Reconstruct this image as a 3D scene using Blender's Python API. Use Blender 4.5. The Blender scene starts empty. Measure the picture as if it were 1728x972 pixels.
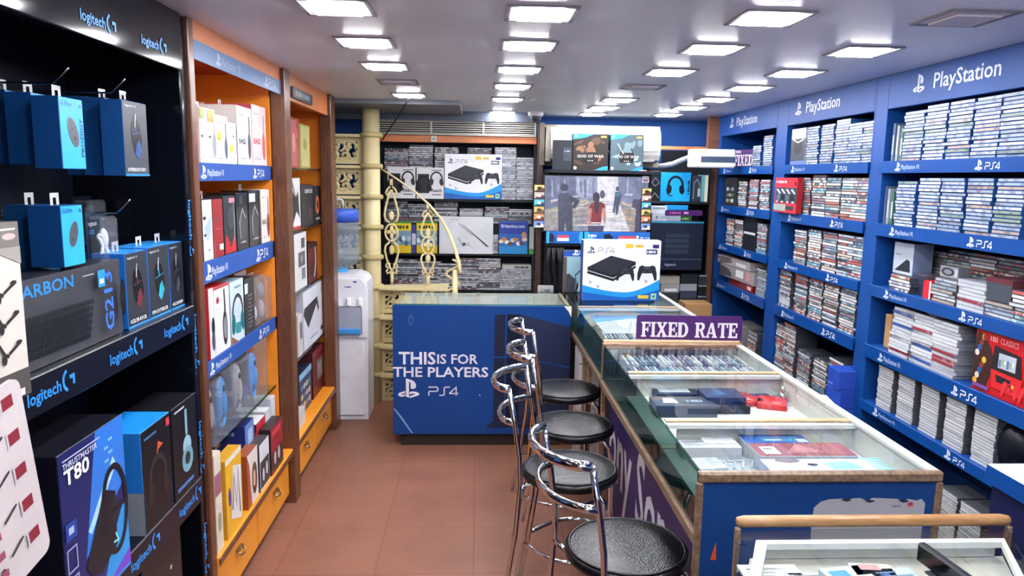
import bpy, bmesh, math, random
from mathutils import Vector, Matrix
rng = random.Random(7)
C = bpy.context.scene.collection
SC = bpy.context.scene
# ------------------------------------------------------------------ camera, world, exposure
CAM_H = 1.67
FPX = 1250.0
ROWS = ((0.9987874, -0.00871629, 0.04845369),
        (-0.04662429, 0.14856555, 0.98780284),
        (0.01580852, 0.98886415, -0.14797901))      # rows: world x, y, z of (right, up, forward)
cd = bpy.data.cameras.new('camera')
cam = bpy.data.objects.new('camera', cd)
C.objects.link(cam)
R_, U_, F_ = [Vector([ROWS[i][k] for i in range(3)]) for k in range(3)]
mw = Matrix((R_, U_, -F_)).transposed().to_4x4()
mw.translation = Vector((0, 0, CAM_H))
cam.matrix_world = mw
cd.sensor_width = 36
cd.lens = 36 * FPX / 1728
cd.clip_start = 0.02
SC.camera = cam
w = bpy.data.worlds.new('world')
SC.world = w
w.use_nodes = True
w.node_tree.nodes['Background'].inputs[0].default_value = (0.75, 0.8, 0.9, 1)
w.node_tree.nodes['Background'].inputs[1].default_value = 2.2
SC.view_settings.view_transform = 'Standard'
SC.view_settings.look = 'None'
SC.view_settings.gamma = 1
SC.view_settings.use_curve_mapping = False
SC.view_settings.exposure = 0.30
SC.cycles.use_denoising = True
SC.cycles.max_bounces = 9
SC.cycles.transparent_max_bounces = 24
SC.cycles.caustics_reflective = False
SC.cycles.caustics_refractive = False
SC.cycles.sample_clamp_indirect = 4
LAMP = 86.0            # brightness of the ceiling panels
dl = bpy.data.lights.new('added_doorway_portal', 'AREA')     # portal: guides sky light in through an unseen doorway added to brighten the shop
dl.shape = 'RECTANGLE'; dl.size = 2.4; dl.size_y = 2.0; dl.cycles.is_portal = True
do = bpy.data.objects.new('added_doorway_portal', dl); C.objects.link(do)
do.location = (.45, -1.55, 1.0); do.rotation_euler = (math.radians(90), 0, 0)

# ------------------------------------------------------------------ survey: where a sighted point meets a plane of the room
def _ray(px, py):
    v = ((px - 864) / FPX, (486 - py) / FPX, 1.0)
    return [sum(ROWS[i][k] * v[k] for k in range(3)) for i in range(3)]
def on(px, py, x=None, y=None, z=None):
    d = _ray(px, py)
    t = x / d[0] if x is not None else y / d[1] if y is not None else (z - CAM_H) / d[2]
    return (d[0] * t, d[1] * t, CAM_H + d[2] * t)

# ------------------------------------------------------------------ materials
def lin(h):
    h = h.lstrip('#')
    c = [int(h[i:i + 2], 16) / 255 for i in (0, 2, 4)]
    return tuple(x / 12.92 if x <= .04045 else ((x + .055) / 1.055) ** 2.4 for x in c) + (1,)
_m = {}
def newmat(name):
    m = bpy.data.materials.new(name)
    m.use_nodes = True
    return m, m.node_tree, m.node_tree.nodes['Principled BSDF']
def col(h, rough=.45, metal=0, var=.06, sc=9.0, bump=0):
    """a plain coloured surface with a little uneven tone"""
    k = (h, rough, metal, var, sc, bump)
    if k in _m: return _m[k]
    m, t, b = newmat('paint ' + h)
    n = t.nodes.new('ShaderNodeTexNoise'); n.inputs['Scale'].default_value = sc; n.inputs['Detail'].default_value = 3
    tc = t.nodes.new('ShaderNodeTexCoord'); t.links.new(tc.outputs['Object'], n.inputs['Vector'])
    r = t.nodes.new('ShaderNodeMapRange')
    r.inputs['From Min'].default_value = .3; r.inputs['From Max'].default_value = .7
    r.inputs['To Min'].default_value = 1 - var; r.inputs['To Max'].default_value = 1 + var
    t.links.new(n.outputs['Fac'], r.inputs['Value'])
    mx = t.nodes.new('ShaderNodeVectorMath'); mx.operation = 'SCALE'
    mx.inputs[0].default_value = lin(h)[:3]
    t.links.new(r.outputs[0], mx.inputs['Scale'])
    t.links.new(mx.outputs[0], b.inputs['Base Color'])
    b.inputs['Roughness'].default_value = rough
    b.inputs['Metallic'].default_value = metal
    b.inputs['Specular IOR Level'].default_value = .28
    if bump:
        bp = t.nodes.new('ShaderNodeBump'); bp.inputs['Strength'].default_value = bump
        n2 = t.nodes.new('ShaderNodeTexNoise'); n2.inputs['Scale'].default_value = 260
        t.links.new(tc.outputs['Object'], n2.inputs['Vector'])
        t.links.new(n2.outputs['Fac'], bp.inputs['Height']); t.links.new(bp.outputs[0], b.inputs['Normal'])
    _m[k] = m
    return m
def emit(h, s=1.0):
    k = ('e', h, s)
    if k in _m: return _m[k]
    m, t, b = newmat('glow ' + h)
    b.inputs['Base Color'].default_value = (0.01, 0.01, 0.01, 1)
    b.inputs['Roughness'].default_value = .3
    b.inputs['Emission Color'].default_value = lin(h)
    b.inputs['Emission Strength'].default_value = s
    _m[k] = m
    return m
def screen(h, s=1.0):
    """a patch of a lit picture, its tone a little broken up"""
    k = ('sc', h, s)
    if k in _m: return _m[k]
    m, t, b = newmat('screen ' + h)
    b.inputs['Base Color'].default_value = (0.01, 0.01, 0.01, 1); b.inputs['Roughness'].default_value = .3
    tc = t.nodes.new('ShaderNodeTexCoord'); n = t.nodes.new('ShaderNodeTexNoise'); n.inputs['Scale'].default_value = 26; n.inputs['Detail'].default_value = 6
    r = t.nodes.new('ShaderNodeMapRange'); r.inputs['From Min'].default_value = .3; r.inputs['From Max'].default_value = .7; r.inputs['To Min'].default_value = s * .68; r.inputs['To Max'].default_value = s * 1.25
    t.links.new(tc.outputs['Object'], n.inputs['Vector']); t.links.new(n.outputs['Fac'], r.inputs['Value']); t.links.new(r.outputs[0], b.inputs['Emission Strength'])
    b.inputs['Emission Color'].default_value = lin(h)
    _m[k] = m
    return m
def glass(name, tint=(.97, .985, .98), ior=1.45, rough=.01, body=0, bodycol='#ffffff'):
    k = ('g', name)
    if k in _m: return _m[k]
    m = bpy.data.materials.new(name); m.use_nodes = True
    t = m.node_tree; t.nodes.clear()
    o = t.nodes.new('ShaderNodeOutputMaterial')
    tr = t.nodes.new('ShaderNodeBsdfTransparent'); tr.inputs[0].default_value = (*tint, 1)
    gl = t.nodes.new('ShaderNodeBsdfGlossy'); gl.inputs['Roughness'].default_value = rough
    fr = t.nodes.new('ShaderNodeFresnel'); fr.inputs[0].default_value = ior
    mx = t.nodes.new('ShaderNodeMixShader')
    ge = t.nodes.new('ShaderNodeNewGeometry')      # only the outer skin of a pane mirrors the room
    sb = t.nodes.new('ShaderNodeMath'); sb.operation = 'SUBTRACT'; sb.inputs[0].default_value = 1
    ml = t.nodes.new('ShaderNodeMath'); ml.operation = 'MULTIPLY'
    t.links.new(ge.outputs['Backfacing'], sb.inputs[1]); t.links.new(fr.outputs[0], ml.inputs[0]); t.links.new(sb.outputs[0], ml.inputs[1])
    t.links.new(ml.outputs[0], mx.inputs[0])
    src = tr
    if body:
        df = t.nodes.new('ShaderNodeBsdfDiffuse'); df.inputs[0].default_value = lin(bodycol)
        m2 = t.nodes.new('ShaderNodeMixShader'); m2.inputs[0].default_value = body
        t.links.new(tr.outputs[0], m2.inputs[1]); t.links.new(df.outputs[0], m2.inputs[2]); src = m2
    t.links.new(src.outputs[0], mx.inputs[1]); t.links.new(gl.outputs[0], mx.inputs[2])
    t.links.new(mx.outputs[0], o.inputs[0])
    _m[k] = m
    return m
def wood(name, a, b_, rough=.35, axis=(2, 14, 14)):
    k = ('w', name)
    if k in _m: return _m[k]
    m, t, b = newmat(name)
    tc = t.nodes.new('ShaderNodeTexCoord'); mp = t.nodes.new('ShaderNodeMapping'); mp.inputs['Scale'].default_value = axis
    n = t.nodes.new('ShaderNodeTexNoise'); n.inputs['Scale'].default_value = 6; n.inputs['Detail'].default_value = 5
    cr = t.nodes.new('ShaderNodeValToRGB')
    cr.color_ramp.elements[0].position = .3; cr.color_ramp.elements[0].color = lin(a)
    cr.color_ramp.elements[1].position = .7; cr.color_ramp.elements[1].color = lin(b_)
    t.links.new(tc.outputs['Object'], mp.inputs[0]); t.links.new(mp.outputs[0], n.inputs['Vector'])
    t.links.new(n.outputs['Fac'], cr.inputs[0]); t.links.new(cr.outputs[0], b.inputs['Base Color'])
    b.inputs['Roughness'].default_value = rough
    _m[k] = m
    return m
def spines(name, colours, inks, scale=75, thr=.53, ink_k=.55, tone=1.0):
    """printed case spines: each case picks its own ground and ink"""
    k = ('s', name)
    if k in _m: return _m[k]
    m, t, b = newmat(name)
    oi = t.nodes.new('ShaderNodeObjectInfo'); ge = t.nodes.new('ShaderNodeNewGeometry')
    ad = t.nodes.new('ShaderNodeMath'); ad.operation = 'MULTIPLY_ADD'; ad.inputs[1].default_value = 7.13
    t.links.new(ge.outputs['Random Per Island'], ad.inputs[0]); t.links.new(oi.outputs['Random'], ad.inputs[2])
    fr = t.nodes.new('ShaderNodeMath'); fr.operation = 'FRACT'; t.links.new(ad.outputs[0], fr.inputs[0])
    def shade(h): return tuple(c * tone for c in lin(h)[:3]) + (1,)
    def ramp(cols, src):
        cr = t.nodes.new('ShaderNodeValToRGB'); cr.color_ramp.interpolation = 'CONSTANT'
        e = cr.color_ramp.elements
        e[0].position = 0; e[0].color = shade(cols[0]); e[1].position = 1 / len(cols); e[1].color = shade(cols[1])
        for i in range(2, len(cols)):
            x = e.new(i / len(cols)); x.color = shade(cols[i])
        t.links.new(src, cr.inputs[0])
        return cr.outputs[0]
    ml = t.nodes.new('ShaderNodeMath'); ml.operation = 'MULTIPLY'; ml.inputs[1].default_value = 5.37
    f2 = t.nodes.new('ShaderNodeMath'); f2.operation = 'FRACT'
    t.links.new(fr.outputs[0], ml.inputs[0]); t.links.new(ml.outputs[0], f2.inputs[0])
    ground = ramp(colours, fr.outputs[0]); ink = ramp(inks, f2.outputs[0])
    tc = t.nodes.new('ShaderNodeTexCoord')
    n = t.nodes.new('ShaderNodeTexNoise'); n.noise_dimensions = '4D'
    n.inputs['Scale'].default_value = scale; n.inputs['Detail'].default_value = 1.5
    w4 = t.nodes.new('ShaderNodeMath'); w4.operation = 'MULTIPLY'; w4.inputs[1].default_value = 41
    t.links.new(fr.outputs[0], w4.inputs[0]); t.links.new(w4.outputs[0], n.inputs['W'])
    t.links.new(tc.outputs['Object'], n.inputs['Vector'])
    gt = t.nodes.new('ShaderNodeMapRange'); gt.interpolation_type = 'SMOOTHSTEP'
    gt.inputs['From Min'].default_value = thr - .04; gt.inputs['From Max'].default_value = thr + .05; gt.inputs['To Max'].default_value = ink_k
    t.links.new(n.outputs['Fac'], gt.inputs['Value'])
    mx = t.nodes.new('ShaderNodeMix'); mx.data_type = 'RGBA'
    t.links.new(gt.outputs[0], mx.inputs['Factor']); t.links.new(ground, mx.inputs['A']); t.links.new(ink, mx.inputs['B'])
    t.links.new(mx.outputs['Result'], b.inputs['Base Color'])
    b.inputs['Roughness'].default_value = .22
    _m[k] = m
    return m

# ------------------------------------------------------------------ mesh building
class MB:
    def __init__(s): s.v = []; s.f = []; s.mi = []; s.sm = []; s.mats = []
    def mat(s, m):
        if m not in s.mats: s.mats.append(m)
        return s.mats.index(m)
    def add(s, vs, fs, m, smooth=False):
        o = len(s.v); k = s.mat(m)
        s.v += [tuple(p) for p in vs]
        for f in fs:
            s.f.append([o + i for i in f]); s.mi.append(k); s.sm.append(smooth)
        return s
    def box(s, x0, x1, y0, y1, z0, z1, m, bev=0):
        if bev <= 0:
            vs = [(x, y, z) for x in (x0, x1) for y in (y0, y1) for z in (z0, z1)]
            return s.add(vs, [(0, 1, 3, 2), (4, 6, 7, 5), (0, 4, 5, 1), (2, 3, 7, 6), (0, 2, 6, 4), (1, 5, 7, 3)], m)
        lo = (x0, y0, z0); hi = (x1, y1, z1); vs = []; ix = {}
        for c in [(a, b, d) for a in (0, 1) for b in (0, 1) for d in (0, 1)]:
            for ax in range(3):
                p = [(hi if c[i] else lo)[i] + (0 if i == ax else (-bev if c[i] else bev)) for i in range(3)]
                ix[c, ax] = len(vs); vs.append(p)
        fs = []
        for ax in range(3):
            o = [i for i in range(3) if i != ax]
            for sg in (0, 1):
                q = []
                for a, b in ((0, 0), (1, 0), (1, 1), (0, 1)):
                    c = [0, 0, 0]; c[ax] = sg; c[o[0]] = a; c[o[1]] = b; q.append(ix[tuple(c), ax])
                fs.append(q)
            for a in (0, 1):
                for b in (0, 1):
                    c0 = [0, 0, 0]; c0[o[0]] = a; c0[o[1]] = b; c1 = list(c0); c1[ax] = 1
                    c0 = tuple(c0); c1 = tuple(c1)
                    fs.append([ix[c0, o[0]], ix[c0, o[1]], ix[c1, o[1]], ix[c1, o[0]]])
        for c in [(a, b, d) for a in (0, 1) for b in (0, 1) for d in (0, 1)]:
            fs.append([ix[c, 0], ix[c, 1], ix[c, 2]])
        return s.add(vs, fs, m)
    def prism(s, poly, axis, a, b, m, smooth=False):
        """poly: 2D outline in the two other axes (x,y for axis 2; x,z for axis 1; y,z for axis 0)"""
        n = len(poly)
        def P(p, h): return (p[0], p[1], h) if axis == 2 else (p[0], h, p[1]) if axis == 1 else (h, p[0], p[1])
        s.add([P(p, a) for p in poly] + [P(p, b) for p in poly], [list(range(n)), list(range(n, 2 * n))], m)
        s.add([P(p, a) for p in poly] + [P(p, b) for p in poly], [(i, (i + 1) % n, n + (i + 1) % n, n + i) for i in range(n)], m, smooth)
        return s
    def tube(s, pts, r, m, n=8, closed=False, flat=1.0):
        pts = [Vector(p) for p in pts]; N = len(pts); vs = []
        rr = r if isinstance(r, (list, tuple)) else [r] * N
        up = None
        for i, p in enumerate(pts):
            a = pts[i - 1] if (i or closed) else p; b = pts[(i + 1) % N] if (i < N - 1 or closed) else p
            d = (b - a)
            if d.length < 1e-9: d = Vector((0, 0, 1))
            d.normalize()
            if up is None:
                up = Vector((0, 0, 1)) if abs(d.z) < .9 else Vector((1, 0, 0))
            sd = d.cross(up); sd.normalize(); up2 = sd.cross(d); up2.normalize(); up = up2
            for k in range(n):
                t = 2 * math.pi * k / n
                vs.append(p + sd * (math.cos(t) * rr[i]) + up2 * (math.sin(t) * rr[i] * flat))
        fs = []
        for i in range(N if closed else N - 1):
            j = (i + 1) % N
            fs += [(i * n + k, i * n + (k + 1) % n, j * n + (k + 1) % n, j * n + k) for k in range(n)]
        s.add(vs, fs, m, True)
        if not closed:
            s.add(vs[:n], [list(range(n))], m); s.add(vs[-n:], [list(range(n))], m)
        return s
    def lathe(s, prof, cx, cy, m, n=24, smooth=True):
        vs = []; fs = []
        for r, z in prof:
            for k in range(n):
                t = 2 * math.pi * k / n
                vs.append((cx + r * math.cos(t), cy + r * math.sin(t), z))
        for i in range(len(prof) - 1):
            fs += [(i * n + k, i * n + (k + 1) % n, (i + 1) * n + (k + 1) % n, (i + 1) * n + k) for k in range(n)]
        s.add(vs, fs, m, smooth)
        if prof[0][0] > 1e-5: s.add(vs[:n], [list(range(n))], m)
        if prof[-1][0] > 1e-5: s.add(vs[-n:], [list(range(n))], m)
        return s
    def ell(s, c, r, m, nu=16, nv=10):
        vs = []; fs = []
        for i in range(nv + 1):
            p = math.pi * i / nv
            for k in range(nu):
                t = 2 * math.pi * k / nu
                vs.append((c[0] + r[0] * math.sin(p) * math.cos(t), c[1] + r[1] * math.sin(p) * math.sin(t), c[2] + r[2] * math.cos(p)))
        for i in range(nv):
            fs += [(i * nu + k, i * nu + (k + 1) % nu, (i + 1) * nu + (k + 1) % nu, (i + 1) * nu + k) for k in range(nu)]
        return s.add(vs, fs, m, True)
    def mesh(s, name, recalc=True):
        me = bpy.data.meshes.new(name)
        me.from_pydata(s.v, [], s.f)
        for m in s.mats: me.materials.append(m)
        me.polygons.foreach_set('material_index', s.mi)
        me.polygons.foreach_set('use_smooth', s.sm)
        if recalc:
            b = bmesh.new(); b.from_mesh(me)
            bmesh.ops.remove_doubles(b, verts=b.verts, dist=1e-6)
            bmesh.ops.recalc_face_normals(b, faces=b.faces)
            b.to_mesh(me); b.free()
        me.update()
        return me
    def build(s, name, parent=None, label=None, recalc=True):
        o = bpy.data.objects.new(name, s.mesh(name, recalc))
        C.objects.link(o)
        if parent is not None: o.parent = parent
        if label: o['label'] = label
        return o
def tag(o, label, cat, group=None):
    o['label'] = label; o['category'] = cat
    if group: o['group'] = group
    return o
def place(o, loc, rz=0, rx=0, ry=0):
    o.location = loc; o.rotation_euler = (rx, ry, rz)
    return o
def thing(name, label, cat, loc=(0, 0, 0), rz=0, group=None):
    o = bpy.data.objects.new(name, None)
    o.empty_display_size = .05
    C.objects.link(o)
    place(o, loc, rz)
    return tag(o, label, cat, group)
def struct(o): o['kind'] = 'structure'; return o
def dup(o, label=None, group=None):
    """a thing with copies of its parts and sub-parts"""
    r = o.copy(); C.objects.link(r)
    for ch in list(o.children):
        c = ch.copy(); C.objects.link(c); c.parent = r
        for g in ch.children:
            d = g.copy(); C.objects.link(d); d.parent = c
    if label: r['label'] = label
    if group: r['group'] = group
    return r
def arc(cx, cy, rx, ry, a0, a1, n=14):
    return [(cx + rx * math.cos(math.radians(a0 + (a1 - a0) * i / n)), cy + ry * math.sin(math.radians(a0 + (a1 - a0) * i / n))) for i in range(n + 1)]

# ------------------------------------------------------------------ flat print: lettering, logos and pictures on faces
_txt = {}
def text_polys(s, bold=0.0):
    k = (s, bold)
    if k in _txt: return _txt[k]
    cu = bpy.data.curves.new('lettering', 'FONT'); cu.body = s; cu.size = 1; cu.offset = bold; cu.resolution_u = 2
    o = bpy.data.objects.new('lettering', cu); C.objects.link(o)
    dg = bpy.context.evaluated_depsgraph_get(); me = bpy.data.meshes.new_from_object(o.evaluated_get(dg))
    vs = [(v.co.x, v.co.y) for v in me.vertices]; fs = [list(p.vertices) for p in me.polygons]
    bpy.data.objects.remove(o); bpy.data.curves.remove(cu); bpy.data.meshes.remove(me)
    x0 = min(v[0] for v in vs); x1 = max(v[0] for v in vs)
    vs = [(x - x0, y) for x, y in vs]
    _txt[k] = (vs, fs, x1 - x0)
    return _txt[k]
class Art:
    def __init__(s): s.it = []; s.n = 0
    def _a(s, vs, fs, m): s.it.append((vs, fs, m, s.n)); s.n += 1; return s
    def poly(s, p, m): return s._a(list(p), [list(range(len(p)))], m)
    def rect(s, u0, v0, u1, v1, m): return s.poly([(u0, v0), (u1, v0), (u1, v1), (u0, v1)], m)
    def ell(s, cx, cy, rx, ry, m, rot=0, n=22):
        c, d = math.cos(math.radians(rot)), math.sin(math.radians(rot))
        return s.poly([(cx + c * rx * math.cos(t) - d * ry * math.sin(t), cy + d * rx * math.cos(t) + c * ry * math.sin(t)) for t in [2 * math.pi * i / n for i in range(n)]], m)
    def stroke(s, pts, wd, m, closed=False):
        P = [Vector(p) for p in pts]; N = len(P); vs = []
        for i in range(N):
            a = P[i - 1] if (i or closed) else None; b = P[(i + 1) % N] if (i < N - 1 or closed) else None
            d1 = (P[i] - a).normalized() if a is not None and (P[i] - a).length > 0 else None
            d2 = (b - P[i]).normalized() if b is not None and (b - P[i]).length > 0 else None
            if d1 is None: d1 = d2
            if d2 is None: d2 = d1
            nn = Vector((-d1.y - d2.y, d1.x + d2.x))
            if nn.length < 1e-6: nn = Vector((-d1.y, d1.x))
            nn.normalize()
            k = 1 / max(.5, nn.dot(Vector((-d1.y, d1.x))))
            vs += [tuple(P[i] + nn * wd / 2 * k), tuple(P[i] - nn * wd / 2 * k)]
        fs = [[2 * i, 2 * i + 1, (2 * i + 3) % (2 * N), (2 * i + 2) % (2 * N)] for i in range(N if closed else N - 1)]
        return s._a(vs, fs, m)
    def text(s, t, u, v, h, m, w=None, bold=0.0, rot=0, align='l', slant=0):
        if not t.strip(): return s
        vs, fs, tw = text_polys(t, bold)
        k = h / .69; sx = k if w is None else w / tw
        ln = tw * sx
        off = {'l': 0, 'c': -ln / 2, 'r': -ln}[align]
        c, d = math.cos(math.radians(rot)), math.sin(math.radians(rot))
        q = []
        for x, y in vs:
            a = x * sx + off + slant * y * k; b = y * k
            q.append((u + c * a - d * b, v + d * a + c * b))
        return s._a(q, fs, m)
    def bars(s, u, v, h, wd, m, n=6, up=False):
        """print too small to read: a line of short marks"""
        x = 0
        for k in range(n):
            q = wd / n * (.55 + .35 * ((k * 5) % 3) / 2)
            if up: s.rect(u - h, v + x, u, v + x + q, m)
            else: s.rect(u, v, u + q, v + h, m) if 0 else s.rect(u + x, v, u + x + q, v + h, m)
            x += wd / n
        return s
    def ps(s, u, v, z, m):
        """the console maker's standing P over a lying S"""
        for p in ([(.37, .12), (.51, .06), (.51, .80), (.56, .79), (.585, .74), (.585, .50), (.70, .47), (.82, .53), (.83, .70), (.74, .83), (.60, .90), (.37, .97)],
                  [(.34, .38), (.07, .29), (.0, .20), (.09, .12), (.20, .10), (.34, .14), (.34, .225), (.23, .195), (.17, .205), (.19, .235), (.34, .285)],
                  [(.54, .335), (.68, .355), (.85, .335), (.99, .25), (.93, .17), (.54, .04), (.54, .13), (.78, .215), (.76, .25), (.68, .255), (.54, .22)]):
            s.poly([(u + a * z, v + b * z) for a, b in p], m)
        return s
    def ps4(s, u, v, h, m, wd=.13):
        for p in ([(.05, 0), (.05, .42), (.12, .48), (.85, .48), (1.0, .58), (1.0, .85), (.88, .95), (.0, .95)],
                  [(1.15, .05), (1.55, .05), (1.68, .15), (1.68, .85), (1.8, .95), (2.3, .95)],
                  [(2.95, 0), (2.95, .95), (2.28, .32), (2.28, .25), (3.2, .25)]):
            s.stroke([(u + a * h, v + b * h) for a, b in p], wd * h, m)
        return s
    def glogo(s, u, v, z, m):
        """round letter G with a hooked bar"""
        s.stroke([(u + a, v + b) for a, b in arc(z * .42, z * .5, z * .36, z * .42, 100, 262)], z * .15, m)
        s.stroke([(u + .56 * z, v + .60 * z), (u + .88 * z, v + .60 * z), (u + .88 * z, v + .22 * z)], z * .17, m)
        return s
    def headphones(s, cx, cy, z, m, pad=None, thin=.12):
        s.stroke([(cx + a, cy + b) for a, b in arc(0, z * .05, z * .40, z * .48, 190, -10, 18)], z * thin, m)
        for sg in (-1, 1): s.ell(cx + sg * z * .36, cy - z * .18, z * .15, z * .26, pad or m, rot=sg * 8)
        return s
    def halfphones(s, cx, cy, z, m, pad):
        """headphones seen edge-on: one long band and one cup"""
        s.stroke([(cx, cy + z * .95), (cx + z * .03, cy + z * .5), (cx, cy + z * .2)], z * .10, m)
        return s.ell(cx, cy, z * .17, z * .42, pad)
    def mouse(s, cx, cy, z, m, m2, rot=0):
        s.ell(cx, cy, z * .27, z * .48, m, rot)
        r = math.radians(rot)
        f = lambda a, b: (cx + a * math.cos(r) - b * math.sin(r), cy + a * math.sin(r) + b * math.cos(r))
        s.stroke([f(0, .46 * z), f(0, .1 * z)], z * .04, m2); s.ell(*f(0, -.2 * z), z * .06, z * .06, m2)
        return s.stroke([f(-.25 * z, .1 * z), f(.25 * z, .1 * z)], z * .02, m2)
    def pad(s, cx, cy, z, m, m2):
        """game controller"""
        o = [(-.5, -.42), (-.40, -.46), (-.27, -.08), (.27, -.08), (.40, -.46), (.5, -.42), (.5, -.1), (.42, .26), (.26, .34), (.14, .28), (-.14, .28), (-.26, .34), (-.42, .26), (-.5, -.1)]
        s.poly([(cx + a * z, cy + b * z) for a, b in o], m)
        s.rect(cx - .14 * z, cy + .1 * z, cx + .14 * z, cy + .25 * z, m2)
        for a in (-.17, .17): s.ell(cx + a * z, cy - .0 * z, .08 * z, .07 * z, m2, n=12)
        return s
    def console(s, cx, cy, z, top, side, edge):
        """flat console with layered edge, in three-quarter view"""
        a, b, c, d = (-.5, .0), (-.02, .24), (.5, .12), (.04, -.16)
        q = lambda p, o=0: (cx + p[0] * z, cy + (p[1] + o) * z)
        s.poly([q(a), q(d), q(c), q(b)], top)
        s.poly([q(a), q(a, -.06), q(d, -.06), q(d)], edge); s.poly([q(d), q(d, -.06), q(c, -.06), q(c)], side)
        s.poly([q(a, -.075), q(a, -.13), q(d, -.13), q(d, -.075)], edge); s.poly([q(d, -.075), q(d, -.13), q(c, -.13), q(c, -.075)], side)
        return s
    def mesh_into(s, mb, face, x0=0, x1=0, y0=0, y1=0, z0=0, z1=0, e0=.0006, e=.00012):
        for vs, fs, m, L in s.it:
            h = e0 + e * L
            if face == 'front': P = [(x0 + u, y0 - h, z0 + v) for u, v in vs]
            elif face == 'left': P = [(x0 - h, y1 - u, z0 + v) for u, v in vs]
            elif face == 'right': P = [(x1 + h, y0 + u, z0 + v) for u, v in vs]
            elif face == 'top': P = [(x0 + u, y0 + v, z1 + h) for u, v in vs]
            mb.add(P, fs, m)
        return mb

BLACK = '#121318'; WHITE = '#f2f2f2'
def carton(name, label, cat, loc, rz, wd, d, h, front, side=None, top=None, art=None, side_art=None, top_art=None, group=None, tab=None, rough=.35, near='left', rx=0, ry=0, scuff=True):
    """a closed box, front face to local -y; prints and the hang tab are its parts"""
    mb = MB()
    side = side or front; top = top or side
    x0, x1, y0, y1 = -wd / 2, wd / 2, -d / 2, d / 2
    b = min(.0015, wd * .08, d * .08, h * .08)
    mf, ms, mt = col(front, rough), col(side, rough), col(top, rough)
    mb.box(x0, x1, y0, y1, 0, h, ms, b)
    n0 = len(mb.f)
    for i, f in enumerate(mb.f):
        P = [mb.v[k] for k in f]
        if all(abs(p[1] - y0) < 1e-6 for p in P): mb.mi[i] = mb.mat(mf)
        elif all(abs(p[2] - h) < 1e-6 for p in P): mb.mi[i] = mb.mat(mt)
    o = mb.build(name)
    place(o, loc, rz, rx, ry); tag(o, label, cat, group)
    def pr(fn, nm, face, w_):
        if fn:
            a = Art(); fn(a, w_[0], w_[1]); m2 = MB()
            a.mesh_into(m2, face, x0, x1, y0, y1, 0, h); m2.build(nm, o, recalc=False)
    pr(art, 'front_print', 'front', (wd, h))
    pr(side_art, 'side_print', near, (d, h))
    pr(top_art, 'top_print', 'top', (wd, d))
    if tab:
        m2 = MB(); tm = glass('clear plastic tab', (.85, .85, .88), body=.35)
        m2.box(-.018, -.007, -.0004, .0004, h, h + .028, tm); m2.box(.007, .018, -.0004, .0004, h, h + .028, tm)
        m2.box(-.007, .007, -.0004, .0004, h + .017, h + .028, tm)
        m2.build('hang_tab', o)
    return o

# ================================================================== the room
CEIL = 2.16
FX = 1.88          # face of the blue shelves
LX = -0.93         # face of the orange cabinets
D2R = math.radians
def floor_mat():
    m, t, b = newmat('red floor tiles')
    tc = t.nodes.new('ShaderNodeTexCoord')
    br = t.nodes.new('ShaderNodeTexBrick'); br.offset = 0; br.squash = 1
    br.inputs['Scale'].default_value = 1; br.inputs['Brick Width'].default_value = .42; br.inputs['Row Height'].default_value = .42
    br.inputs['Mortar Size'].default_value = .0022
    br.inputs['Color1'].default_value = lin('#7d5240'); br.inputs['Color2'].default_value = lin('#835745'); br.inputs['Mortar'].default_value = lin('#663e32')
    n = t.nodes.new('ShaderNodeTexNoise'); n.inputs['Scale'].default_value = 3.2; n.inputs['Detail'].default_value = 9; n.inputs['Roughness'].default_value = .68
    mr = t.nodes.new('ShaderNodeMapRange'); mr.inputs['From Min'].default_value = .25; mr.inputs['From Max'].default_value = .75
    mr.inputs['To Min'].default_value = .78; mr.inputs['To Max'].default_value = 1.22
    vm = t.nodes.new('ShaderNodeVectorMath'); vm.operation = 'SCALE'
    t.links.new(tc.outputs['Object'], br.inputs['Vector']); t.links.new(tc.outputs['Object'], n.inputs['Vector'])
    t.links.new(n.outputs['Fac'], mr.inputs['Value']); t.links.new(br.outputs['Color'], vm.inputs[0]); t.links.new(mr.outputs[0], vm.inputs['Scale'])
    t.links.new(vm.outputs[0], b.inputs['Base Color'])
    b.inputs['Roughness'].default_value = .42
    return m
def S(name, x0, x1, y0, y1, z0, z1, m): return struct(MB().box(x0, x1, y0, y1, z0, z1, m).build(name))
S('floor', -1.5, 2.4, -1.6, 6.5, -.1, 0, floor_mat())
S('ceiling', -1.5, 2.4, -1.6, 6.5, CEIL, CEIL + .1, col('#eef7fe', .33, 0, .03, 1.5))
S('wall_left', -1.5, -1.36, -1.6, 6.5, 0, CEIL, col('#3a2a22', .6))
S('wall_right', 2.27, 2.4, -1.6, 6.5, 0, CEIL, col('#1c3f86', .6))
S('wall_back', -1.36, 2.27, 6.3, 6.5, 0, CEIL, col('#2f63b4', .6))
struct(MB().box(-1.36, -.75, -1.6, -1.5, 0, CEIL, col('#d9d9dc', .6)).box(1.65, 2.27, -1.6, -1.5, 0, CEIL, col('#d9d9dc', .6)).box(-.75, 1.65, -1.6, -1.5, 2.0, CEIL, col('#d9d9dc', .6)).build('wall_front'))  # unseen wall; its doorway opening is added to let sky light in
S('pavement', -4, 5, -7, -1.6, -.12, -.02, col('#8f8c88', .8))
# dropped grey panel of the ceiling by the stair, and the dark beam that closes the ceiling
S('trim_1', -1.30, -.115, 5.0, 5.795, 2.132, CEIL, col('#6d7078', .45, 0, .04))

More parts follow.
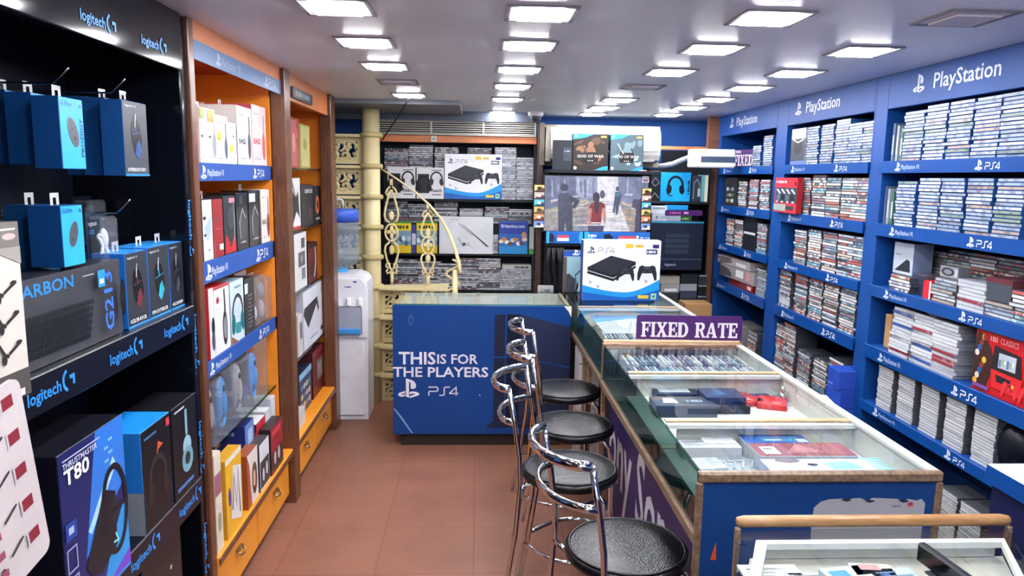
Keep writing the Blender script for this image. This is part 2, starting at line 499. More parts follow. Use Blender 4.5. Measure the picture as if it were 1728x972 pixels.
# ------------------------------------------------------------------ ceiling lights
def ceiling_light(x, y, label, lit=True, small=False):
    t = thing('ceiling_light', label, 'ceiling light', (x, y, CEIL), 0, 'square ceiling light panels')
    f = MB(); a, b, z = .106, .068, -.006
    fm = col('#77757f', .4)
    for x0, x1, y0, y1 in ((-a, a, -a, -a + .012), (-a, a, a - .012, a), (-a, -a + .012, -a + .012, a - .012), (a - .012, a, -a + .012, a - .012)):
        f.box(x0, x1, y0, y1, z, 0, fm)
    f.box(-a + .012, a - .012, -a + .012, a - .012, -.003, 0, col('#dcdae2', .4))
    f.build('frame', t)
    MB().box(-b, b, -b, b, -.012, -.003, emit('#fbfaff', LAMP) if lit else col('#c3c0c8', .4), 0).build('diffuser', t)
    return t
ROWN = ['first', 'second', 'third', 'fourth', 'fifth', 'sixth', 'seventh', 'eighth', 'ninth', 'tenth', 'eleventh', 'twelfth', 'thirteenth', 'fourteenth', 'fifteenth', 'sixteenth', 'seventeenth', 'eighteenth', 'nineteenth', 'twentieth', 'twenty-first', 'twenty-second', 'twenty-third', 'twenty-fourth', 'twenty-fifth', 'twenty-sixth', 'twenty-seventh', 'twenty-eighth', 'twenty-ninth', 'thirtieth']
LIGHTS = (('column above the orange cabinets', -.42, [(2.31, 1), (2.89, 1), (3.49, 1), (4.06, 0), (4.70, 1)]),
          ('column above the aisle', .188, [(2.32, 1), (2.87, 1), (3.505, 1), (4.135, 1), (4.82, 1), (5.78, 1)]),
          ('column above the glass counter', .88, [(2.30, 1), (2.85, 1), (3.47, 1), (4.04, 0), (4.71, 1), (5.24, 1), (5.78, 1)]),
          ('column beside the blue shelves', 1.442, [(2.23, 0), (2.82, 1), (3.415, 1), (3.99, 1), (4.565, 1), (5.113, 1), (5.696, 1)]))
for nm, x, ys in LIGHTS:
    for i, (y, lit) in enumerate(ys):
        ceiling_light(x, y, f'{"glowing" if lit else "unlit"} square ceiling light, {ROWN[i]} from the front in the {nm}', lit)
    for k, y in enumerate((1.7, 1.1, .4, -.4)):
        if (x > 1.3 or x < -.4) and k > 1: continue
        ceiling_light(x, y, f'glowing ceiling light out of view, {ROWN[k]} behind the {nm}')

# ------------------------------------------------------------------ lettering helpers for the shelf edges
LT = lambda h='#d8dde8': col(h, .4)
def lettered(parent, name, y, items, e0=.0006):
    """items: functions drawing on an Art laid in the parent's x-z plane at depth y"""
    a = Art()
    for f in items: f(a)
    mb = MB(); a.mesh_into(mb, 'front', 0, 0, y, 0, 0, 0, e0)
    return mb.build(name, parent, recalc=False)
BLUE = '#094085'
BLUE_D = '#173f86'
def blue_bay(label, yfar, wd, post, levels, header_u, lettered_rows=True, plinth=.08, last=None, floor_level=None):
    t = thing('game_shelf', label, 'shelf unit', (FX, yfar, 0), D2R(-90), 'blue game shelves along the wall')
    bm = col(BLUE, .5); bd = col('#13345f', .45); dp = .34
    MB().box(0, post, 0, dp, 0, CEIL, bm, .002).build('side_panel', t)
    MB().box(wd - .015, wd, 0, dp, 0, CEIL, bm, .002).build('side_panel', t)
    MB().box(post, wd - .015, dp - .012, dp, 0, CEIL, bd).build('back_panel', t)
    hd = MB().box(post, wd - .015, 0, .03, 2.005, CEIL, bm, .002).build('header', t)
    MB().box(post, wd - .015, .03, dp - .012, 2.06, 2.075, bd).build('top_panel', t)
    u = post + header_u
    lettered(hd, 'lettering', 0, [lambda a: a.ps(u, 2.05, .085, LT('#c3ccda')), lambda a: a.text('PlayStation', u + .145, 2.062, .06, LT('#c3ccda'), .40, .012)])
    MB().box(post, wd - .015, .015, dp - .012, 0, plinth, bd).build('plinth', t)
    for zt, zb in levels:
        s = MB().box(post, wd - .015, -.004, dp - .012, zt - .018, zt, bm)
        s.box(post - .008, wd - .012, -.012, -.004, zb, zt + .004, col(BLUE, .3), .001)
        o = s.build('shelf', t)
        h = zt - zb; z0 = zb + h * .22; k = h * .56
        lettered(o, 'lettering', -.012, [
            lambda a: a.ps(post + .125, z0 - .006, .044, LT()), lambda a: a.text('PlayStation', post + .175, z0 + .006, k * .66, LT('#aebfdd'), .105, .008),
            lambda a: a.text('VR', post + .286, z0 + .006, k * .66, LT('#aebfdd'), .026, .0),
            lambda a: a.ps(post + .665, z0 - .006, .044, LT()), lambda a: a.ps4(post + .722, z0, k * .9, LT(), .15)])
    return t
LV = [(1.765, 1.715), (1.48, 1.427), (1.19, 1.142), (.905, .845), (.63, .587)]
bayA = blue_bay('nearest blue game shelf unit, holding the red boxed console and white-spined cases', 3.50, 1.45, .10, LV, .19)
bayB = blue_bay('middle blue game shelf unit behind the glass counter, blue cases at its foot', 4.66, 1.16, .15, LV[:4], .10, plinth=.36)
bayC = blue_bay('farthest blue game shelf unit, beside the white box on the wall', 5.80, 1.14, .06, LV[:4], .18, plinth=.36)
# brown end post of the shelf wall
S('trim_2', 1.80, 1.95, 5.80, 5.86, 0, CEIL, wood('brown post', '#6b4632', '#86583c'))

# ------------------------------------------------------------------ orange cabinets
ORANGE = '#e88a2c'
BROWN = wood('brown edging', '#4b2c1c', '#6d432c', .3, (14, 14, 2))
CHROME = col('#d7d7d9', .07, 1, .01)
GLS = glass('shelf glass', (.86, .95, .93), 1.5)
def orange_cabinet(label, y0, wd, posts, fascias, glasses, header, ledge):
    t = thing('display_cabinet', label, 'cabinet', (LX, y0, 0), D2R(90), 'orange display cabinets along the wall')
    om = col(ORANGE, .33); dp = .40
    for x0, x1 in posts:
        MB().box(x0, x1, -.02 if x1 - x0 > .08 else -.004, .05, 0, CEIL, BROWN, .003).build('post', t)
    xa = posts[0][1] - .025; xb = (posts[1][0] + .09) if len(posts) > 1 else wd
    MB().box(xa - .0, xa + .02, .05, dp, 0, CEIL, om).build('side_panel', t)
    MB().box(xb - .02, xb, .05, dp, 0, CEIL, om).build('side_panel', t)
    MB().box(xa + .02, xb - .02, dp - .015, dp, ledge, CEIL, col('#c9552a', .4)).build('back_panel', t)
    a, b = posts[0][1], (posts[1][0] if len(posts) > 1 else wd)
    MB().box(a, b, .0, .03, header, CEIL, col('#c8794a', .4)).build('header', t)
    MB().box(a, b, .03, dp - .015, header + .02, header + .035, col('#c9552a', .4)).build('top_panel', t)
    for zt, zb in fascias:
        s = MB().box(a, b, .06, dp - .015, zt - .014, zt - .002, GLS)
        s.box(a, b, .05, .06, zb, zt, col('#24509c', .3), .001)
        o = s.build('shelf', t)
        h = zt - zb
        lettered(o, 'lettering', .05, [
            lambda q: q.ps(a + .16, zb + .004, h * .86, LT()), lambda q: q.text('PlayStation', a + .225, zb + h * .3, h * .36, LT('#c3cee4'), .14, .012),
            lambda q: q.text('VR', a + .373, zb + h * .3, h * .36, LT('#c3cee4'), .03, 0),
            lambda q: q.ps(a + .78, zb + .004, h * .80, LT()), lambda q: q.ps4(a + .845, zb + h * .22, h * .5, LT(), .16)])
    for z in glasses:
        s = MB().box(xa + .021, xb - .021, .06, dp - .016, z - .008, z, GLS)
        s.box(xa + .021, xb - .021, .056, .06, z - .009, z + .001, glass('glass edge', (.35, .5, .47), 1.5, .05))
        s.build('glass_shelf', t)
    # base with doors
    base = MB().box(xa + .02, xb - .02, .035, dp, 0, ledge - .03, col('#5f3a24', .4)).build('base', t)
    MB().box(a - .004, b + .004, -.012, dp - .016, ledge - .03, ledge, col('#e5902a', .35), .004).build('ledge', t)
    MB().box(a - .004, b + .004, -.018, -.012, ledge - .028, ledge - .006, BROWN).build('ledge_trim', t)
    n = 2; gw = (b - a) / n
    for k in range(n):
        x0 = a + k * gw + .006; x1 = a + (k + 1) * gw - .006
        d = MB().box(x0, x1, .012, .034, .055, ledge - .036, col('#dd8f2b', .34), .003).build('door', t)
        hz = ledge - .105; hx = (x0 + x1) / 2
        h = MB().box(hx - .03, hx + .03, -.004, .012, hz - .004, hz + .004, col('#a99a7c', .25, 1), .002)
        h.tube([(hx - .028, .006, hz - .004), (hx - .024, -.010, hz - .018), (hx, -.013, hz - .022), (hx + .024, -.010, hz - .018), (hx + .028, .006, hz - .004)], .004, col('#a99a7c', .25, 1))
        h.build('handle', d)
    return t
cabA = orange_cabinet('orange display cabinet with blue lettered shelf edges, next to the black cabinet', 2.505, 1.129, [(0, .045)], [(1.703, 1.638), (1.348, 1.268), (.977, .915)], [.632], 2.10, .294)
o = MB().box(.045, 1.129, -.004, .0, 2.036, 2.10, col('#4d6c94', .35), .001).build('fascia', cabA)
lettered(o, 'lettering', -.004, [lambda q: q.ps(.25, 2.042, .05, LT('#a9b7cc')), lambda q: q.text('PlayStation VR', .31, 2.052, .028, LT('#8ea3c0'), .22, .01),
                                 lambda q: q.ps(.86, 2.042, .05, LT('#a9b7cc')), lambda q: q.ps4(.92, 2.05, .035, LT('#a9b7cc'), .16)])
# small spotlight under the top of that cabinet
sp = thing('cabinet_spotlight', 'small glowing spotlight under the top of the orange cabinet', 'spotlight', (LX - .10, 2.86, 2.115), 0)
MB().lathe([(.05, 0), (.05, .006), (.035, .006)], 0, 0, col('#d8d8d8', .3), 20).build('rim', sp)
MB().lathe([(.0, -.004), (.034, -.003), (.040, .001)], 0, 0, emit('#fff6e8', 220), 20).build('bulb', sp)
sp.location.z = 2.108
cabB = orange_cabinet('orange display cabinet with plain glass shelves, next to the water dispenser', 3.641, 1.25, [(0, .10), (1.11, 1.25)], [], [1.70, 1.365, 1.022, .645], 2.03, .294)
pl = MB().box(.19, .62, -.016, 0, 2.045, 2.10, col('#4a4d55', .3, .3), .003).build('name_plate', cabB)
lettered(pl, 'lettering', -.016, [lambda q: q.bars(.24, 2.060, .024, .32, LT('#9aa0aa'), 7)])

# ------------------------------------------------------------------ black cabinet
BK0, BKW = 1.05, 1.455
t = thing('black_display_cabinet', 'glossy black display cabinet with blue lettering, hung with mouse boxes', 'cabinet', (LX - .01, BK0, 0), D2R(90))
gb = col('#0a0c14', .10, 0, .02); nb = col('#070b1a', .45)
LB_ = '#2c86d8'
pil = MB().box(1.405, BKW - .002, -.002, .35, 0, CEIL, gb, .004).build('pillar', t)
MB().box(0, .03, -.01, .35, 0, CEIL, gb).build('side_panel', t)
MB().box(.03, 1.405, .35, .365, 0, CEIL, nb).build('back_panel', t)
hd = MB().box(.03, 1.405, -.01, .02, 1.985, CEIL, gb, .003).build('header', t)
MB().box(.03, 1.405, .02, .35, 2.05, 2.065, nb).build('top_panel', t)
lb = col(LB_, .4)
def logi(q, u, v, h, m=lb):
    q.text('logitech', u, v, h * .62, m, h * 3.0, .02); q.glogo(u + h * 3.15, v - h * .22, h * 1.25, m)
lettered(hd, 'lettering', -.01, [lambda q: logi(q, .36, 2.075, .055), lambda q: logi(q, .66, 2.115, .045), lambda q: logi(q, .80, 2.02, .04), lambda q: logi(q, 1.12, 2.02, .038)])
a_ = Art()
for v in (1.58, 1.20, .83, .46): a_.text('logitech', .014, v, .020, lb, .13, .02, -90); a_.glogo(.008, v - .185, .036, lb)
m_ = MB(); a_.mesh_into(m_, 'front', 1.405, 0, -.002, 0, 0, 0); m_.build('lettering', pil, recalc=False)
for zt, zb, us in ((1.237, 1.15, (.48, .83, 1.16)), (.645, .56, (.87, 1.20)), (.10, .02, (.8,))):
    o = MB().box(.03, 1.405, -.012, .35, zb, zt, col('#0b0f1d', .28), .003).build('shelf', t)
    lettered(o, 'lettering', -.012, [(lambda q, u=u: logi(q, u, zb + .030, .042)) for u in us])
blackcab = t

# ================================================================== glass counters
CG = glass('counter glass', (.955, .98, .972), 1.5, .012)
GE = glass('counter glass edge', (.25, .55, .48), 1.5, .05)
WHT = col('#d9d8d2', .4)
WOODC = wood('counter wood', '#5f4a3a', '#8d755d', .32, (12, 3, 12))
WOODL = wood('light counter wood', '#a98a66', '#c9ac85', .32, (3, 12, 12))
# ---- counter with the blue console poster
t = thing('poster_counter', 'glass-topped counter with a blue console poster over its front', 'counter', (.04, 4.45, 0))
MB().box(-.50, .50, .02, .53, 0, .085, col('#26211f', .6)).build('plinth', t)
MB().box(-.54, .54, .012, .03, .075, .885, WHT).build('front_panel', t)
MB().box(-.54, -.52, .03, .54, .08, .885, WHT).build('side_panel', t)
MB().box(.52, .54, .03, .54, .08, .885, WHT).build('side_panel', t)
MB().box(-.52, .52, .525, .54, .08, .885, WHT).build('back_panel', t)
MB().box(-.52, .52, .03, .525, .755, .77, WHT).build('inner_shelf', t)
tp = MB().box(-.535, .535, .012, .545, .89, .898, CG)
tp.box(-.535, .535, .008, .012, .889, .899, GE)
tp.build('glass_top', t)
f = MB()
for x in (-.54, -.03, .52): f.box(x, x + .022, .012, .545, .875, .889, col('#b9ac93', .35, .2))
f.build('top_frame', t)
po = MB().box(-.545, .545, -.003, .010, .078, .893, col('#0f3b7b', .3, 0, .05, 2), .002).build('poster', t)
a = Art()
PB1, PB2, PB3 = col('#1b2238', .25), col('#141a2c', .25), col('#232b45', .25)
def pu(px): return (px - 663) / 302 * 1.09 - .545
def pv(py): return .078 + (751 - py) / 236 * .815
a.poly([(pu(x), pv(y)) for x, y in ((835, 531), (853, 530), (853, 606), (835, 607))], PB1)
a.poly([(pu(x), pv(y)) for x, y in ((856, 530), (878, 530), (878, 606), (856, 607))], PB2)
a.poly([(pu(x), pv(y)) for x, y in ((878, 530), (965, 553), (965, 625), (878, 607))], PB3)
a.poly([(pu(x), pv(y)) for x, y in ((834, 610), (853, 609), (853, 728), (834, 728))], PB1)
a.poly([(pu(x), pv(y)) for x, y in ((855, 609), (878, 609), (878, 730), (855, 728))], PB2)
a.poly([(pu(x), pv(y)) for x, y in ((878, 609), (965, 628), (965, 735), (878, 730))], PB3)
a.poly([(pu(x), pv(y)) for x, y in ((832, 728), (965, 736), (965, 740), (822, 738))], PB1)
PW = col('#d4d6e2', .3)
a.text('THIS', pu(673), pv(621), .075, PW, .225, .022); a.text('IS FOR', pu(738), pv(620), .058, PW, .25, .016)
a.text('THE PLAYERS', pu(663), pv(644), .060, PW, .585, .018)
a.ps(pu(671), pv(685), .135, PW); a.ps4(pu(723), pv(679), .058, PW, .12); a.ell(pu(811), pv(678), .004, .004, PW, n=8)
a.stroke([(pu(694) + .012 * math.cos(k), pv(542) + .030 * math.sin(k)) for k in [i * .4 for i in range(16)]], .004, col('#4a76c4', .2))
a.poly([(pu(664), pv(700)), (pu(664), pv(704)), (pu(680), pv(728)), (pu(694), pv(749)), (pu(697), pv(749)), (pu(678), pv(718))], col('#6f8fc8', .3))
a.poly([(pu(952), pv(514.5)), (pu(965), pv(514.5)), (pu(965), pv(535)), (pu(960), pv(524))], WHT)
m_ = MB(); a.mesh_into(m_, 'front', 0, 0, -.003, 0, 0, 0); m_.build('print', po, recalc=False)

# ---- long counters: glass case on a panelled base
def glass_case(t, x0, x1, y0, y1, zb, zt, bars, left_glass=True, front=None, wood_m=WOODC, inner=None):
    inner = inner or zb + .03
    MB().box(x0 + .012, x1, y0 + .012, y1 - .002, zb - .02, zb, col('#6f7b74', .4)).build('case_floor', t)
    MB().box(x1 - .02, x1, y0 + .02, y1, zb, zt - .012, WHT).build('back_panel', t)
    g = MB().box(x0 + .004, x0 + .010, y0 + .004, y1 - .004, zb + .012, zt - .004, glass('tinted side glass', (.34, .47, .45), 1.5, .015, .12, '#2c4744'))
    g.box(x0 + .004, x0 + .010, y0 + .004, y1 - .004, zt - .004, zt - .001, GE)
    g.build('side_glass', t)
    ys = [y0 + .01] + bars + [y1 - .012]
    for i in range(len(ys) - 1):
        MB().box(x0 + .012, x1 - .01, ys[i] + .004, ys[i + 1] - .004, zt - .008, zt - .001, CG).build('top_glass', t)
    fr = MB()
    for y in bars:
        fr.box(x0 + .02, x1 - .01, y - .012, y + .014, zt - .008, zt, WOODL, .002); fr.box(x0 + .02, x1 - .02, y - .030, y - .012, zt - .022, zt - .009, col('#e8e8e4', .3))
        fr.box(x0 + .06, x1 - .02, y - .004, y + .004, zb + .001, zt - .022, WHT)
    fr.box(x1 - .03, x1, y0 + .01, y1, zt - .010, zt + .001, col('#d6d6d2', .3, .2))
    fr.build('divider_frame', t)
    tr = MB().box(x0 - .006, x0 + .018, y0, y1, zb - .022, zb + .012, wood_m, .004)
    tr.build('lower_trim', t)
    # corner posts
    for y in (y0, y1 - .018): MB().box(x0, x0 + .014, y, y + .018, zb + .012, zt, WOODC, .002).build('corner_post', t)
X0, X1 = .597, 1.262
t = thing('glass_counter', 'long glass-topped counter with a torn blue end panel, nearest of the two joined', 'counter', (0, 0, 0), 0, 'long glass counters')
Y0, Y1 = 1.85, 3.40
glass_case(t, X0, X1, Y0, Y1, .715, .90, [2.29, 2.885])
MB().box(X0 + .016, X1 - .021, Y0 + .02, 2.284, .785, .80, WHT).build('inner_shelf', t)
MB().box(X0 + .016, X1 - .021, 2.296, 2.879, .785, .80, WHT).build('inner_shelf', t)
MB().box(X0 + .07, X1, Y0 + .02, Y1, .0, .06, col('#1b1a24', .6)).build('plinth', t)
MB().box(X0 + .058, X0 + .075, Y0 + .016, Y1, .06, .693, col('#1c2a6b', .4)).build('side_panel', t)
MB().box(X1 - .02, X1, Y0 + .016, Y1, .06, .70, WHT).build('inner_panel', t)
ep = MB().box(X0 + .014, X1, Y0, Y0 + .016, .06, .872, col('#1c4079', .28), .001).build('end_panel', t)
a = Art()
pt = col('#a5a4a9', .55)
def eu(px): return on(px, 860, y=Y0)[0]
ez = lambda py: on(1450, py, y=Y0)[2]
tear = [(1371, 882), (1373, 856), (1384, 846), (1398, 842), (1420, 841), (1425, 844), (1436, 841), (1450, 840), (1462, 846), (1470, 840), (1490, 841), (1512, 842), (1522, 847), (1530, 842), (1545, 845), (1553, 842), (1560, 850), (1558, 930), (1372, 930)]
a.poly([(eu(x), ez(y)) for x, y in tear], pt)
a.ell(eu(1535), ez(853), .0105, .010, col('#b98a90', .5)); a.ell(eu(1535), ez(851), .0075, .006, col('#a04550', .5)); a.bars(eu(1503), ez(856), .006, .026, col('#6f7078', .5), 5)
for x, y in ((1426, 843), (1466, 845), (1523, 845)): a.poly([(eu(x - 9), ez(y)), (eu(x - 3), ez(y - 2)), (eu(x + 6), ez(y - 1)), (eu(x + 9), ez(y + 1)), (eu(x), ez(y + 3))], col('#2b2c33', .6))
a.ell(eu(1523), ez(876), .003, .003, col('#33353f', .5))
a.poly([(eu(1203), ez(942)), (eu(1211), ez(912)), (eu(1213), ez(942))], col('#d0562b', .5))
m_ = MB(); a.mesh_into(m_, 'front', 0, 0, Y0, 0, 0, 0); m_.build('torn_print', ep, recalc=False)
MB().box(X0, X1 + .004, Y0 - .008, Y0 + .014, .872, .903, WOODC, .006).build('end_rail', t)
MB().box(X1 - .014, X1 + .006, Y0 - .006, Y0 + .012, .06, .872, WOODC, .003).build('end_post', t)
MB().box(X0 - .004, X0 + .014, Y0 - .006, Y0 + .012, .06, .872, WOODC, .003).build('end_post', t)
MB().box(X0, X1, Y1 - .03, Y1, .876, .906, wood('dark counter wood', '#6b4c38', '#a58466', .3, (3, 12, 12)), .004).build('far_rail', t)
bn = MB().box(X0 + .049, X0 + .057, Y0 + .03, Y1 - .01, .08, .69, col('#2b2560', .35, 0, .05, 2)).build('banner', t)
a = Art()
a.text('ony Sony S', .0, .0, .30, col('#c6c4d2', .4), 1.49, .016)
m_ = MB()
for vs, fs, m, L in a.it: m_.add([(X0 + .0482, 3.38 - u, .315 + v) for u, v in vs], fs, m)
m_.build('lettering', bn, recalc=False)

t = thing('glass_counter', 'glass-topped counter farther from the camera, with the boxed white console on top', 'counter', (0, 0, 0), 0, 'long glass counters')
Y2, Y3 = 3.405, 5.06
glass_case(t, X0 + .004, X1 + .004, Y2, Y3, .715, .90, [4.42])
MB().box(X0 + .14, X1, Y2 + .02, Y3, .0, .69, col('#231f2b', .5)).build('base_panel', t)
for y in (3.42, 3.85, 4.05): MB().box(X0 + .01, X0 + .03, y, y + .025, 0, .693, wood('dark counter wood', '#6b4c38', '#a58466'), .002).build('leg', t)
MB().box(X0 + .01, X1, Y2, Y2 + .03, .897, .912, WOODL, .003).build('near_rail', t)

# ---- counter closest to the camera
t = thing('glass_counter', 'glass-topped counter closest to the camera with a rounded wooden rail', 'counter', (0, 0, 0), 0, 'long glass counters')
A0 = [(.602, 1.555), (1.232, 1.555), (.922, .83), (.292, .83)]
def inset(k): return [(A0[0][0] + k, A0[0][1] - k), (A0[1][0] - k, A0[1][1] - k), (A0[2][0] - k, A0[2][1] + k), (A0[3][0] + k, A0[3][1] + k)]
MB().prism(inset(.004), 2, .0, .74, col('#1d2f6e', .4)).build('base', t)
def rim(k0, k1, z0, z1, m):
    o, i = inset(k0), inset(k1); b = MB()
    for j in range(4): b.prism([o[j], o[(j + 1) % 4], i[(j + 1) % 4], i[j]], 2, z0, z1, m)
    return b
rim(.002, .006, .74, .888, CG).build('side_glass', t)
rim(.028, .046, .862, .876, col('#e9e9e6', .3)).build('inner_frame', t)
MB().prism(inset(.001), 2, .880, .888, CG).build('top_glass', t)
MB().prism(inset(.02), 2, .816, .828, col('#b3aea3', .4)).build('case_floor', t)
MB().prism([(.64, 1.532), (1.19, 1.532), (1.19, 1.538), (.64, 1.538)], 2, .829, .861, WHT).build('back_panel', t)
rl = MB(); rl.tube([(.596, 1.563, .901), (.600, 1.563, .902), (.615, 1.563, .903), (1.22, 1.563, .903), (1.236, 1.563, .902), (1.240, 1.563, .901)], [.006, .011, .0135, .0135, .011, .006], wood('honey rail wood', '#87603b', '#a98257', .28, (3, 14, 14)), 12)
rl.build('wooden_rail', t)
MB().box(.592, .604, 1.548, 1.562, 0, .892, WOODC, .002).build('corner_post', t)
MB().box(1.228, 1.240, 1.548, 1.562, 0, .892, WOODC, .002).build('corner_post', t)

# ================================================================== bar stools
def stool(x, y, rz, label, zs=.62, first=[None], group='chrome stools along the glass counter'):
    if first[0] is not None:
        o = dup(first[0], label); place(o, (x, y, 0), rz); return o
    t = thing('bar_stool', label, 'stool', (x, y, 0), rz, group)
    seatm, tm, nb_ = newmat('black embossed vinyl')
    seatm_ = tm; b = nb_
    tc = tm.nodes.new('ShaderNodeTexCoord'); ck = tm.nodes.new('ShaderNodeTexVoronoi'); ck.inputs['Scale'].default_value = 190
    bp = tm.nodes.new('ShaderNodeBump'); bp.inputs['Strength'].default_value = .5; bp.inputs['Distance'].default_value = .002
    tm.links.new(tc.outputs['Object'], ck.inputs['Vector']); tm.links.new(ck.outputs['Distance'], bp.inputs['Height']); tm.links.new(bp.outputs[0], b.inputs['Normal'])
    b.inputs['Base Color'].default_value = lin('#0b0b0d'); b.inputs['Roughness'].default_value = .24
    pm = col('#101013', .25)
    s = MB().lathe([(.06, zs - .045), (.168, zs - .042), (.178, zs - .034), (.181, zs - .022), (.178, zs - .012), (.170, zs - .008)], 0, 0, pm, 40)
    s.lathe([(.170, zs - .008), (.160, zs - .004), (.09, zs + .001), (.0, zs + .002)], 0, 0, seatm, 40)
    seat = s.build('seat', t)
    pp = MB().tube([(.168 * math.cos(k * math.pi / 20), .168 * math.sin(k * math.pi / 20), zs - .0065) for k in range(40)], .0045, pm, 6, closed=True)
    pp.build('piping', seat)
    for sg, nm in ((-1, 0), (1, 0)):
        # rear leg rises past the seat to carry the back
        MB().tube([(-.235, sg * .178, .0), (-.20, sg * .176, .2), (-.168, sg * .172, .42), (-.155, sg * .168, .60), (-.160, sg * .166, .70), (-.178, sg * .165, .82), (-.202, sg * .165, .945)], .0092, CHROME, 10).build('leg', t)
        MB().tube([(.075, sg * .095, zs - .045), (.115, sg * .115, zs - .05), (.138, sg * .128, zs - .075), (.146, sg * .130, zs - .13), (.152, sg * .134, .2), (.158, sg * .138, 0)], .0092, CHROME, 10).build('leg', t)
    bk = MB()
    for z, x0, bulge, r in ((.940, -.201, .085, .0112), (.820, -.178, .085, .0092)):
        pts = [(x0 - bulge * (1 - (k / 8) ** 2) ** .62 if abs(k) < 8 else x0, .165 * k / 8, z) for k in range(-8, 9)]
        bk.tube(pts, [r * 1.0] * 17, CHROME, 10, flat=1.35)
    bk.build('backrest', t)
    fr = MB()
    for sg in (-1, 1):
        pts = [(-.20 + .352 * k / 12, sg * (.176 - .04 * k / 12 - .095 * math.sin(math.pi * k / 12)), .2) for k in range(13)]
        fr.tube(pts, .0095, CHROME, 8)
    fr.build('footrest', t)
    fr = MB()
    fr.tube([(-.15, -.105, zs - .05), (.06, .105, zs - .05)], .009, CHROME, 8); fr.tube([(-.15, .105, zs - .05), (.06, -.105, zs - .05)], .009, CHROME, 8)
    fr.tube([(.11 * math.cos(k * math.pi / 12), .11 * math.sin(k * math.pi / 12), zs - .049) for k in range(24)], .006, CHROME, 6, closed=True)
    fr.tube([(-.157, -.169, zs - .05), (-.15, -.105, zs - .05)], .009, CHROME, 8); fr.tube([(-.157, .169, zs - .05), (-.15, .105, zs - .05)], .009, CHROME, 8)
    fr.build('seat_frame', t)
    first[0] = t
    return t
stool(.445, 2.01, D2R(17), 'black round-seated chrome bar stool closest to the camera')
stool(.352, 2.60, D2R(-14), 'second black-seated chrome bar stool from the camera, pulled farthest into the aisle')
stool(.425, 3.09, D2R(2), 'third black-seated chrome bar stool from the camera')
stool(.455, 3.63, D2R(6), 'black-seated chrome bar stool farthest from the camera, before the blue poster')

# ================================================================== water dispenser and bottle
t = thing('water_dispenser', 'white water dispenser standing between the orange cabinet and the stair', 'water dispenser', (-.90, 5.10, 0))
wm = col('#dfe2ea', .25, 0, .02)
prof = [(-.17, .0), (.165, .0), (.170, .55), (.172, .90), (.165, .955), (.14, .99), (.09, 1.01), (-.09, 1.01), (-.14, .99), (-.165, .955), (-.172, .90), (-.172, .55)]
bd = MB().prism(prof, 1, -.13, .14, wm).build('body', t)
MB().prism([(-.165, .58), (.165, .58), (.166, .88), (.158, .945), (.13, .98), (-.13, .98), (-.158, .945), (-.166, .88)], 1, -.150, -.13, wm).build('front_cover', t)
MB().box(-.12, .135, -.157, -.150, .60, .795, col('#9aa2b2', .35), .01).build('tap_recess', t)
MB().box(-.11, .125, -.185, -.157, .605, .645, col('#3e8fcf', .3), .006).build('drip_tray', t)
for i, x in enumerate((-.03, .05, .125)):
    k = MB().box(x - .014, x + .014, -.180, -.150, .80, .855, col('#f2f3f6', .25), .006).build('tap', t)
MB().box(-.12, -.055, -.1515, -.150, .815, .838, col('#e2c432', .4)).build('yellow_sticker', t)
MB().box(-.135, .145, -.150, -.130, .03, .55, col('#e4e6ee', .22), .008).build('door', t)
lettered(t, 'nameplate', -.150, [lambda q: q.bars(.02, .92, .010, .05, col('#4d66b0', .4), 4), lambda q: q.ell(.09, .96, .014, .006, col('#2d4f9e', .4))])
t = thing('water_bottle', 'large clear water bottle with blue top upturned on the dispenser', 'bottle', (-.935, 5.12, 1.005))
bm_ = glass('bottle plastic', (.80, .86, .93), 1.4, .08, .28, '#a9b6c8')
MB().lathe([(.045, .0), (.05, .03), (.115, .065), (.128, .085), (.128, .16), (.123, .17), (.128, .18), (.128, .25), (.123, .26), (.128, .27), (.128, .345), (.124, .36)], 0, 0, bm_, 28).build('body', t)
MB().lathe([(.131, .345), (.131, .42), (.12, .432), (.06, .436), (.0, .436)], 0, 0, col('#3558b8', .3), 28).build('blue_top', t)
MB().lathe([(.052, -.004), (.056, .012), (.05, .03)], 0, 0, col('#4aa3d8', .3), 20).build('neck_collar', t)
MB().tube([(-.025, 0, .43), (-.022, 0, .49), (0, 0, .50), (.022, 0, .49), (.025, 0, .43)], .006, col('#c9cdd6', .3), 8).build('handle', t)

# ================================================================== spiral stair
CRM = col('#d3c596', .42, 0, .08, 6)
CRD = col('#b3a573', .45, 0, .08, 6)
t = thing('spiral_staircase', 'cream metal spiral staircase with pierced scroll risers and a curving handrail', 'staircase', (-.755, 5.40, 0))
MB().lathe([(.062, 0), (.062, CEIL)], 0, 0, CRM, 28).build('centre_column', t)
HS = .217
for k in range(10):
    z = .0 + HS * k
    if k: MB().lathe([(.066, z - .022), (.082, z - .016), (.084, z), (.080, z + .010), (.066, z + .014)], 0, 0, CRD, 28).build('collar', t)
def scroll(mb, cx, cz, r, a0, turn, y, m, rad=.006):
    pts = [(cx + r * (1 - .7 * k / 14) * math.cos(a0 + turn * k / 14), y, cz + r * (1 - .7 * k / 14) * math.sin(a0 + turn * k / 14)) for k in range(15)]
    mb.tube(pts, rad, m, 6); mb.ell(pts[-1], (.013, .006, .013), m, 8, 6)
